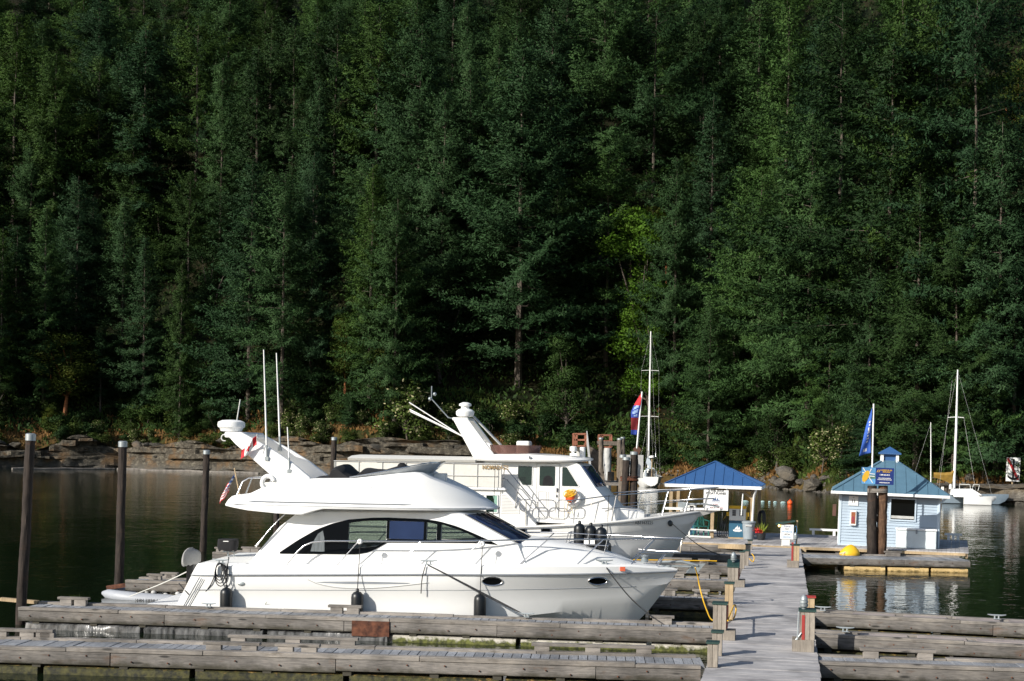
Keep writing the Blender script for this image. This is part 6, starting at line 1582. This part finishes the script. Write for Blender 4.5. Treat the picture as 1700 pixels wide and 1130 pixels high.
# ------------------------------------------------------------------ blue hut
HA = R(-14); hp = on_z(1392, 904.5, ZP)
hu = thing("float_hut", (hp.x, hp.y, ZP + .008), HA, "pale blue clapboard hut with a blue hipped roof and cupola", "hut", tilt=R(1.2))
def hw(x, y, z): c, s = math.cos(HA), math.sin(HA); return Vector((hp.x + c * x - s * y, hp.y + s * x + c * y, z))
HWd, HD, HH = 3.42, 3.1, 1.96
clap = pm("pale_blue_clapboard", (.37, .45, .535), .55, var=.05, scale=3)
trimc = pm("pale_blue_trim", (.48, .57, .66), .5, var=.03)
mb = MB()
def clapwall(ax):
    z = .06; k = 0
    while z < HH:
        z2 = min(HH, z + .105)
        if ax == 'f': mb.add([(0, -.036, z), (HWd, -.036, z), (HWd, -.004, z2), (0, -.004, z2), (0, .05, z), (HWd, .05, z), (HWd, .05, z2), (0, .05, z2)], [(0, 1, 2, 3), (0, 4, 5, 1), (3, 2, 6, 7), (0, 3, 7, 4), (1, 5, 6, 2), (4, 7, 6, 5)])
        else:
            xx, o_ = (0, -1) if ax == 'l' else (HWd, 1)
            mb.add([(xx + o_ * .022, .06, z), (xx + o_ * .022, HD, z), (xx + o_ * .004, HD, z2), (xx + o_ * .004, .06, z2), (xx - o_ * .05, .06, z), (xx - o_ * .05, HD, z), (xx - o_ * .05, HD, z2), (xx - o_ * .05, .06, z2)], [(0, 1, 2, 3), (0, 4, 5, 1), (3, 2, 6, 7), (0, 3, 7, 4), (1, 5, 6, 2), (4, 7, 6, 5)])
        z += .105
for ax in 'flr': clapwall(ax)
mb.box(0, HWd, HD - .06, HD, 0, HH); mb.build("wall", clap, hu)
mb = MB()
for xx in (-.035, HWd - .055): mb.box(xx, xx + .09, -.046, .05, 0, HH)
mb.box(.06, HWd - .06, -.04, .0, 0, .058); mb.build("corner_board", trimc, hu, bevel=.004)
mb = MB(); mb.box(-.05, -.028, .5, 1.3, .02, 1.85); hd_ = mb.build("door", white, hu)
hc = [Vector((-.30, -.42, HH + .02)), Vector((HWd + .30, -.42, HH + .02)), Vector((HWd + .30, HD + .42, HH + .02)), Vector((-.30, HD + .42, HH + .02))]; hA = Vector((HWd / 2, HD / 2, HH + 1.32))
rf = MB()
for i in range(4):
    a, b = hc[i], hc[(i + 1) % 4]; rf.add([a, b, hA, a + Vector((0, 0, -.03)), b + Vector((0, 0, -.03)), hA + Vector((0, 0, -.03))], [(0, 1, 2), (3, 5, 4), (0, 3, 4, 1), (1, 4, 5, 2), (2, 5, 3, 0)])
r_ = rf.build("roof", blueroof2, hu); seams(hc, hA, .36).build("roof_seam", blueroof2, r_)
mb = MB()
for i in range(4): a, b = hc[i], hc[(i + 1) % 4]; d = (b - a).normalized(); mb.bar(a - d * .03 + Vector((0, 0, -.07)), b + d * .03 + Vector((0, 0, -.07)), .07, .10)
mb.build("gutter", white, hu, bevel=.01)
MB().box(-.22, HWd + .22, -.34, HD + .34, HH - .10, HH - .035).build("soffit", brick, hu)
mb = MB(); mb.tube([(HWd + .24, -.38, HH - .06), (HWd + .10, -.2, HH - .20), (HWd + .02, -.08, HH - .30), (HWd + .02, -.08, .05)], .04, 8); mb.build("downpipe", trimc, hu, smooth=60)
cu = bpy.data.objects.new("cupola", None); col.objects.link(cu); cu.parent = hu; cz = HH + 1.0
MB().box(hA.x - .24, hA.x + .24, hA.y - .24, hA.y + .24, cz, cz + .42).build("louvre_box", blueroof, cu)
for a_ in (-.27, .27):
    for b_ in (-.27, .27): MB().box(hA.x + a_ - .05, hA.x + a_ + .05, hA.y + b_ - .05, hA.y + b_ + .05, cz, cz + .42).build("corner_post", white, cu)
cc = [Vector((hA.x + a_ * .40, hA.y + b_ * .40, cz + .44)) for a_, b_ in ((-1, -1), (1, -1), (1, 1), (-1, 1))]; ct = Vector((hA.x, hA.y, cz + .68))
mb = MB(); mb.add(cc + [ct] + [c - Vector((0, 0, .05)) for c in cc], [(0, 1, 4), (1, 2, 4), (2, 3, 4), (3, 0, 4), (0, 5, 6, 1), (1, 6, 7, 2), (2, 7, 8, 3), (3, 8, 5, 0), (5, 8, 7, 6)]); mb.build("cupola_roof", blueroof, cu)
for x0_, x1_ in ((.98, 1.45), (1.75, 2.62)):
    w_ = bpy.data.objects.new("window", None); col.objects.link(w_); w_.parent = hu
    mb = MB()
    for a_, b_ in (((x0_, 1.0), (x1_, 1.0)), ((x0_, 1.78), (x1_, 1.78))): mb.bar((a_[0] - .03, -.04, a_[1]), (b_[0] + .03, -.04, b_[1]), .05, .07, up=(0, 1, 0))
    for xx in (x0_, x1_): mb.bar((xx, -.04, 1.03), (xx, -.04, 1.75), .05, .07, up=(0, 1, 0))
    mb.build("frame", trimc, w_); MB().box(x0_ + .02, x1_ - .02, -.05, -.038, 1.02, 1.76).build("pane", darkglass, w_)
    MB().box(x0_ + .04, x1_ - .04, -.0525, -.0505, 1.06, 1.16).build("blind_edge", softgrey, w_)
sgn = thing("number_sign", hw(.50, -.045, ZP + 1.62), HA, "small white sign with number eleven on the hut's wall", "sign", tilt=R(1.2))
MB().box(-.165, .165, -.012, .012, -.17, .17).build("board", white, sgn, bevel=.003); text("11", .15, ink, sgn, face_mat(0, -.014, -.02), bold=.004)
mb = MB().add([(-.05, -.0145, .10), (.05, -.0145, .10), (0, -.0145, .15)], [(0, 1, 2)]); mb.build("emblem", softgrey, sgn)
fx = thing("extinguisher_cabinet", hw(.50, -.06, ZP + 1.0), HA, "white framed cabinet with a red extinguisher on the hut's wall", "cabinet", tilt=R(1.2))
MB().box(-.11, .11, -.09, .03, -.27, .27).build("case", white, fx, bevel=.02); MB().box(-.075, .075, -.096, -.091, -.21, .22).build("window", pm("amber_pane", (.30, .10, .05), .2, var=.2), fx)
MB().box(-.04, .04, -.10, -.0965, -.16, .06).build("label", redink, fx)
bx = thing("letter_box", hw(-.10, .10, ZP + 1.25), HA, "small brown box fixed at the hut's corner by the door", "box", tilt=R(1.2)); MB().box(-.13, .0, -.16, .08, -.2, .2).build("case", brown, bx, bevel=.01); MB().box(-.135, .005, -.165, .085, .2, .22).build("lid", brown, bx)
db = thing("dock_box", hw(2.66, -.42, ZP + .008), HA, "white dock box standing against the hut beneath its window", "box", tilt=R(.8)); MB().box(-.68, .68, -.2, .28, .0, .62).build("body", pm("white_fibreglass", (.62, .68, .70), .4, var=.08), db, bevel=.03); MB().box(-.70, .70, -.22, .30, .63, .70).build("lid", white, db, bevel=.02); MB().box(-.03, .03, -.235, -.2, .52, .66).build("hasp", greyline, db)
# yellow float cover lying on the dock
pp = on_y(1411, 917, 45.0); yb = thing("yellow_buoy", (pp.x, pp.y, ZT - .05), 0, "yellow dome shaped mooring buoy lying on the hut's finger dock", "buoy")
rings = [[(-.02 + r_ * 1.0 * math.cos(a) + .05 * t, r_ * .8 * math.sin(a), .36 * t) for a in [k * math.pi / 12 for k in range(24)]] for t, r_ in ((0, .33), (.15, .345), (.35, .32), (.6, .25), (.8, .17), (.95, .08), (1, .02))]
MB().loft(rings).build("shell", yellow, yb, smooth=60); mb = MB(); mb.tube([(-.36, -.1, .05), (-.2, -.2, .12), (-.32, -.28, .03)], .016, 5); mb.build("lashing", rope_w, yb)
# bill board on the paired piles, pole and blue flag
bb = thing("billboard", on_y(1457, 790, 45.2), R(-4), "blue seaplane advertising board on top of the paired piles", "sign", tilt=R(1.2))
MB().box(-.545, .545, .0, .04, -.285, .285).build("board", navy, bb)
mb = MB(); mb.box(-.54, -.07, -.004, -.001, -.28, .28); pic = mb.build("picture", skyblue, bb)
mb = MB(); mb.box(-.535, -.075, -.006, -.0045, -.10, .02); mb.build("island", pm("print_green", (.10, .20, .14), .5, var=.5, scale=8), pic)
mb = MB()
for a_, b_ in (((-.50, .26), (-.16, -.24)), ((-.52, .10), (-.1, .06)), ((-.44, -.24), (-.22, .24)), ((-.5, .0), (-.1, -.02))): mb.bar((a_[0], -.010, a_[1]), (b_[0], -.010, b_[1]), .028, .006, up=(0, 1, 0))
mb.build("aircraft_wing", offwhite, pic)
mb = MB(); mb.prism([(-.40 + .12 * math.cos(t), -.02 + .17 * math.sin(t) + .1 * math.cos(t)) for t in [i * math.pi / 10 for i in range(20)]], lambda x, z: (x, -.016, z), lambda x, z: (x, -.011, z)); mb.build("aircraft_body", gold, pic)
for s_, sz_, x_, z_, m_ in (("HARBOUR AIR", .066, .29, .205, gold), ("SEAPLANES", .058, .29, .145, gold), ("1-800-665-0212", .062, .235, .045, white), ("DAILY SCHEDULED SERVICE", .038, .235, -.07, white), ("TO DOWNTOWN VANCOUVER", .038, .235, -.12, white), ("HARBOURAIR.COM", .046, .235, -.22, white)):
    text(s_, sz_, m_, bb, face_mat(x_, -.003, z_), bold=.0015, sx_=.86)
mb = MB()
for k in range(2): mb.add([(-.04 + .06 * k, -.004, .13), (-.015 + .06 * k, -.004, .13), (.03 + .06 * k, -.004, .22), (.005 + .06 * k, -.004, .22)], [(0, 1, 2, 3)])
mb.build("emblem", gold, bb)
a_, b_ = on_y(1447.5, 800, 45.5), on_y(1450.5, 670, 45.5)
fl = flag("feather_flag", lambda u, v: (-.03 - (.42 * u) * (1 - v) ** .8 - .02, .05 * math.sin(5 * v + 4 * u), 2.55 - (1 - v) * 1.55 - .12 * u), 14, 30, [blueflag, whf], lambda u, v: 1 if (.25 < u < .6 and .28 < v < .72 and (int(v * 40) % 3 and (int(u * 40) + int(v * 30)) % 4)) or (.3 < u < .7 and .06 < v < .12 and int(u * 30) % 3) else 0, "tall blue flag with white lettering on a white pole over the billboard", a_, 0)
MB().tube([Vector((0, 0, 0)), b_ - a_], .028, 8).build("pole", white, fl, smooth=60)
a_, b_ = on_y(1057, 744, 62.0), on_y(1066, 650, 62.0)
def redblue(u, v): return 1 if v < .12 else 0 if v > .70 else 2 if (v > .44 and .22 < u < .82 and (v * 26 + u * 3) % 3 < 1.9) else 1 if v > .40 else 3
fl = flag("feather_flag", lambda u, v: (.235 - .03 - (1 - v) * .22 - (.05 * u + .47 * u * min(1, (1 - v) * 2.2)) * (1 - .5 * (1 - v)), .04 * math.sin(6 * v + 3 * u), 2.58 - (1 - v) * 1.95), 12, 34, [redf, navy if False else pm("royal_blue_cloth", (.02, .05, .30), .8), pm("pale_blue_cloth", (.30, .42, .65), .8), pm("deep_red_cloth", (.18, .01, .015), .8)], redblue, "red and blue feather flag leaning on a white pole above the pile cluster", a_, 0)
MB().tube([Vector((0, 0, 0)), b_ - a_], .035, 8).build("pole", white, fl, smooth=60)
MB().add([(-.12, -.02, -.30), (.10, -.02, -.30), (.22, -.02, -.05), (.02, -.02, .14), (-.16, -.02, -.02), (-.12, .02, -.30), (.10, .02, -.30), (.22, .02, -.05), (.02, .02, .14), (-.16, .02, -.02)], [(0, 1, 2, 3, 4), (9, 8, 7, 6, 5), (0, 5, 6, 1), (1, 6, 7, 2), (2, 7, 8, 3), (3, 8, 9, 4), (4, 9, 5, 0)]).build("bracket", brown, fl)

# ------------------------------------------------------------------ things further out on the water
bu = on_z(1311.5, 837, 0); e = thing("mooring_buoy", bu, 0, "round orange buoy floating in the open water", "buoy"); MB().ball((0, 0, .12), .20, 18, 12).build("ball", orange, e, smooth=60); MB().tube([(0, 0, .3), (0, 0, .40)], .03, 8).build("eye", orange, e)
for i, x in enumerate((1237, 1266, 1277.5, 1287, 1300)):
    q = on_z(x, 832.5 + .12 * i * 4, .02); mb = MB(); w = (.28, .16, .09, .15, .2)[i]; mb.tube([(-w, 0, 0), (-w * .5, 0, .03), (w * .5, 0, .03), (w, 0, 0)], [.02, .07, .07, .02], 8)
    o = mb.build("float_marker", pm("pale_aqua_float", (.35, .50, .50), .5) if i == 0 else MATS["pale_aqua_float"], smooth=60); o.location = q; tag(o, "small pale float of the floating line leading to the orange buoy", "float", "floats on the floating line")
# tall sailboat, seen from astern
sb = thing("sailboat", on_z(1081, 809, 0), R(-2), "white sailboat with the tallest mast, seen from astern beyond the trawler's bow", "sailboat")
rings = []
for y, w, zt, zb in ((0, .75, 1.12, .12), (.6, .95, 1.10, -.1), (2, 1.25, 1.08, -.3), (4, 1.45, 1.12, -.4), (6, 1.25, 1.2, -.35), (8, .75, 1.32, -.2), (9.3, .2, 1.42, .3), (9.7, .02, 1.45, 1.1)):
    h = [(0, y, zb), (w * .55, y, zb + .12), (w * .88, y, .5), (w, y, zt)]; rings.append([(-a, b, c) for a, b, c in reversed(h[1:])] + h)
MB().loft(rings).build("hull", white, sb, smooth=40)
MB().box(-.62, .62, 1.2, 6.0, 1.08, 1.5).build("coachroof", offwhite, sb, bevel=.06)
dg = MB(); rings = []
for y, s_ in ((.7, 1.), (1.4, 1.05), (2.2, .85)): rings.append([(-.62 * s_, y, 1.1), (-.60 * s_, y, 1.75), (-.35 * s_, y, 2.05), (0, y, 2.15), (.35 * s_, y, 2.05), (.60 * s_, y, 1.75), (.62 * s_, y, 1.1), (.50 * s_, y, 1.1), (.48 * s_, y, 1.7), (.3 * s_, y, 1.93), (-.3 * s_, y, 1.93), (-.48 * s_, y, 1.7), (-.50 * s_, y, 1.1)])
dg.loft(rings).build("spray_hood", sailcover, sb, smooth=50)
MB().box(-.28, .28, .95, 1.0, 1.05, 1.75).build("companionway", ink, sb)
MB().box(.0, .09, .3, .38, 1.1, 3.0).build("radar_pole", woodraw, sb); MB().lathe([(.1, 0), (.3, .05), (.3, .22), (.1, .28)], (.05, .35, 3.1), 14).build("radar_dome", white, sb, smooth=40)
mb = MB(); mb.tube([(-.35, .34, 3.9), (-.3, .34, 3.05), (.4, .34, 3.05), (.45, .34, 3.9)], .035, 6)
mb.tube([(-.72, .1, 1.1), (-.70, .1, 1.75), (.70, .1, 1.75), (.72, .1, 1.1)], .03, 6); mb.tube([(.3, .1, 1.1), (.3, .1, 2.6), (.85, .1, 2.5), (.85, .1, 1.1)], .03, 6); mb.build("stern_rail", steel, sb, smooth=60)
mb = MB()
rings = [[(-.12 * s_, y, 2.25 + q), (0, y, 2.15 + q), (.12 * s_, y, 2.25 + q), (.10 * s_, y, 2.6 + q), (0, y, 2.9 + q * 1.5), (-.10 * s_, y, 2.6 + q)] for y, s_, q in ((1.0, 1.2, -.1), (2.5, 1.6, 0), (4.0, 2., .15), (4.7, 2.2, .35))]
mb.loft(rings).build("furled_sail", sailcover, sb, smooth=50)
mT = 16.9
MB().tube([(0, 4.8, 1.4), (0, 4.8, mT * .6), (0, 4.8, mT)], [.11, .10, .06], 10).build("mast", white, sb, smooth=60)
mb = MB()
for z, w in ((7.6, 1.0), (12.6, .95)): mb.tube([(-w, 4.7, z), (0, 4.8, z + .05), (w, 4.7, z)], .03, 6)
mb.build("spreader", white, sb)
mb = MB()
for sg_ in (-1, 1):
    mb.tube([(sg_ * 1.3, 4.7, 1.1), (sg_ * 1.0, 4.7, 7.6), (sg_ * .95, 4.7, 12.6), (0, 4.8, mT - .2)], .006, 4); mb.tube([(sg_ * 1.3, 4.5, 1.1), (0, 4.8, 7.5)], .006, 4); mb.tube([(sg_ * .6, .1, 1.1), (0, 4.8, mT - .1)], .006, 4)
mb.tube([(0, 9.6, 1.45), (0, 4.8, mT - .2)], .006, 4); mb.tube([(-.3, 1, 2.3), (0, 4.7, mT - .5)], .006, 4); mb.tube([(.35, 2, 2.2), (.05, 4.7, 9)], .006, 4)
mb.build("rigging", softgrey, sb)
text("SEA BREEZE", .12, blueink, sb, face_mat(0, -.06, .8)) if False else None
MB().box(-.98, -.55, -.02, .6, .78, .95).build("hull_stripe", skyblue, sb) if False else None
# white trimaran moored behind the hut
tm = thing("trimaran", on_z(1606, 837, 0), R(-16), "small white trimaran with mustard sail cover moored behind the blue hut", "sailboat")
def ama(y, x0, x1, w, z):
    rings = []
    for t in (0, .1, .3, .6, .85, .97, 1):
        x = x0 + (x1 - x0) * t; k = (1 if t < .6 else 1 - ((t - .6) / .4) ** 2 * .96) * (.85 + .15 * min(1, t * 5)); dz = .12 * t
        kx = .25 * (t - .85) / .15 if t > .85 else 0
        h = [(x - kx * 2.0, 0, -.12 + (.25 * kx * 4)), (x - kx * 1.0, w * .55 * k, .05 + kx), (x, w * .9 * k, z * .7 + dz), (x, w * k, z + dz)]
        rings.append([(a, y - b, c) for a, b, c in reversed(h[1:])] + [(a, y + b, c) for a, b, c in h])
    return MB().loft(rings)
ama(-1.1, -.35, 2.1, .42, .62).build("outer_hull", white, tm, smooth=30); ama(3.4, -.9, 1.6, .40, .62).build("outer_hull", white, tm, smooth=30); ama(1.1, -1.9, 3.2, .6, .75).build("main_hull", bluehull, tm, smooth=30)
MB().box(-1.1, .85, -1.4, 3.6, .60, .72).build("wing_deck", white, tm, bevel=.03)
mb = MB(); mb.loft([[(-1.3, -.0, .72), (-1.2, .1, 1.20), (.35, .1, 1.24), (.75, .05, 1.0), (1.15, 0, .74)], [(-1.3, 2.2, .72), (-1.2, 2.1, 1.20), (.35, 2.1, 1.24), (.75, 2.15, 1.0), (1.15, 2.2, .74)]]); cb = mb.build("cabin", white, tm, bevel=.03)
for k in range(3): MB().add([(.40, .35 + k * .5, 1.225), (.40, .75 + k * .5, 1.225), (.74, .75 + k * .5, 1.02), (.74, .35 + k * .5, 1.02)], [(0, 1, 2, 3)]).build("window", darkglass, cb)
MB().box(-.9, .1, .082, .09, .86, 1.08).build("window", softgrey, cb)
mb = MB(); mb.tube([(-.6, .5, 1.2), (-.6, .5, 1.6), (.2, .5, 1.58), (.25, .5, 1.2)], .03, 6); mb.tube([(.4, .9, 1.2), (.5, .9, 1.6), (.95, .9, 1.58), (.85, .9, 1.1)], .03, 6); mb.build("grab_rail", offwhite, tm, smooth=60)
MB().tube([(-1.0, .9, 1.15), (-1.0, .9, 1.9), (-.92, .9, 6), (-.88, .9, 10.9)], [.10, .11, .10, .05], 10).build("mast", white, tm, smooth=60)
mb = MB(); mb.loft([[(x, .9 - w, z), (x, .9, z + .06 + w), (x, .9 + w, z), (x, .9, z - d_)] for x, w, z, d_ in ((-2.6, .10, 2.35, .25), (-1.9, .14, 2.3, .4), (-1.25, .16, 2.35, .75), (-1.05, .12, 2.6, .6), (-.98, .05, 2.9, .3))]); mb.build("sail_cover", mustard, tm, smooth=50)
mb = MB(); mb.tube([(-1.6, .9, 7.0), (-.95, .9, 7.05), (-.35, .9, 7.0)], .03, 6); mb.tube([(-2.8, .9, .8), (-2.85, .9, 4.2), (-2.9, .9, 6.6)], [.05, .04, .02], 6); mb.build("spar", white, tm)
mb = MB()
for a_, b_ in (((-2.4, .9, 1.0), (-1.55, .9, 7.0)), ((-1.55, .9, 7.0), (-.9, .9, 10.8)), ((-2.2, .4, 1.), (-1.3, .9, 10)), ((1.9, .9, .8), (-.85, .9, 10.7)), ((.6, -1.2, .8), (-.35, .9, 7.0)), ((-2.9, 1, 6.5), (-4.5, 1, 1))): mb.tube([a_, b_], .006, 4)
mb.build("rigging", softgrey, tm)
mb = MB(); mb.box(-2.0, -1.8, .8, 1.0, .75, 1.35); mb.lathe([(.12, 0), (.12, .3), (.05, .4)], (-1.3, .3, 1.2), 10); mb.build("deck_gear", offwhite, tm)
# no-anchoring sign on the far shore
ps = on_y(1682, 779, shore(ray(1682, 779).x) + 2.6); e = thing("anchor_sign", ps, R(-4), "white sign of a struck-out black anchor on the far rocks", "sign", tilt=R(1.5))
MB().box(-.56, .56, 0, .05, -1.0, 1.0).build("board", white, e); mb = MB(); mb.box(-.06, .10, -.008, -.002, -.75, .85); mb.tube([(.02 + .46 * math.cos(t), -.006, -.38 + .42 * math.sin(t)) for t in [R(190 + i * 16) for i in range(11)]], [.03, .06, .08, .09, .1, .1, .1, .09, .08, .06, .03], 6); mb.build("anchor_symbol", ink, e)
mb = MB(); mb.bar((-.48, -.03, .92), (.42, -.03, -.85), .20, .012, up=(0, 1, 0)); mb.build("red_bar", pm("sign_red", (.42, .025, .03), .5), e)
MB().box(-.05, .05, .06, .14, -2.2, .9).build("post", woodraw, e)
# little carved ship plaque among the bushes above the hut
pc = on_y(1476, 701, shore(ray(1476, 701).x) + 3.2); e = thing("wooden_plaque", pc, 0, "flat wooden ship cut-out hung among bushes above the hut's cupola", "ornament")
mb = MB()
for p_ in ([(-.55, -.12), (.55, -.12), (.5, -.2), (-.5, -.2)], [(-.5, -.1), (-.28, .30), (-.26, -.1)], [(-.22, -.1), (-.20, .34), (.08, .3), (.06, -.1)], [(.10, -.1), (.12, .32), (.32, .1), (.5, -.1)]): mb.prism(p_, lambda x, z: (x, 0, z), lambda x, z: (x, .05, z))
mb.build("cut_out", pm("tan_board", (.30, .17, .09), .7), e)

# ------------------------------------------------------------------ wooden pier with its ramp
YP = 116.; SP = F / YP
pr = thing("wooden_pier", on_y(990, 822, YP), 0, "wooden shore pier with red railings and a sloping ramp", "pier")
bx_, bz_ = pr.location.x, pr.location.z
def pp_(x, y, d=0): q = on_y(x, y, YP + d); return Vector((q.x - bx_, d, q.z - bz_))
mb = MB()
for x0_, x1_, yt_, yb_ in ((953, 973, 720, 740), (996, 1015, 722, 742)):
    a, b, c, d = pp_(x0_, yt_), pp_(x1_, yt_), pp_(x1_, yb_), pp_(x0_, yb_)
    for dd in (0, 1.8):
        o_ = Vector((0, dd, 0))
        for p_, q_ in ((a, b), (d, c), ((a + d) / 2, (b + c) / 2), (a, d), (b, c), (a.lerp(b, .22), d.lerp(c, .22))): mb.bar(p_ + o_, q_ + o_, .14, .14, up=(0, 1, 0))
    for p_ in (a, d, b, c): mb.bar(p_, p_ + Vector((0, 1.8, 0)), .12, .12)
mb.build("railing", redwood, pr)
mb = MB(); a, b = pp_(991, 735), pp_(1028, 736); mb.bar(a, b, .35, .35, up=(0, 1, 0)); a, b = pp_(952, 741), pp_(973, 741); mb.box(a.x, b.x, 0, 2, a.z - .12, a.z); mb.build("header_beam", woodraw if False else MATS["red_cedar_rail"] if False else pilegrey, pr)
mb = MB(); l0, l1, r0, r1 = pp_(974, 722, .5), pp_(982, 794, -8), pp_(1000, 745, .5), pp_(1005, 794, -8)
for a, b in ((l0, l1), (r0, r1)):
    mb.bar(a, b, .08, .8, up=(0, 0, 1))
mb.build("ramp_side", softgrey, pr)
mb = MB()
for i in range(44): t = i / 43; a, b = pp_(976, 738, .5).lerp(pp_(983, 797, -8), t), pp_(999, 752, .5).lerp(pp_(1004, 797, -8), t); mb.bar(a, b, .10, .07)
mb.build("ramp_tread", pilegrey, pr)
mb = MB(); a, b = pp_(980, 799, -6), pp_(1034, 803, -6); mb.box(a.x, b.x, -8, 0, a.z - .25, a.z); mb.build("landing", railwood, pr)
MB().lathe([(.28, 0), (.28, .75)], (pp_(1014, 798, -4).x, -4, pp_(1014, 798, -4).z), 12).build("barrel", pilegrey, pr, smooth=40)
for x_, yt_, yb_, Y_, r_, lb in ((998, 727, 810, 110, .20, "capped pile in front of the wooden pier's ramp"), (1029, 728, 815, 110, .22, "nearer of two close capped piles at the pier's end"), (1034, 726, 812, 113, .20, "farther of two close capped piles at the pier's end"), (1009, 742, 800, 121, .34, "thick pale concrete pile under the pier"), (962, 742, 800, 118, .28, "short pale pile under the pier's first railing")):
    pile(x_, yt_, x_ - 1, yb_, Y_, r_, lb, mat=softgrey if "pale" in lb else pilegrey, cap="pale" not in lb)

print("TREES", n_trees, "platform", PL)
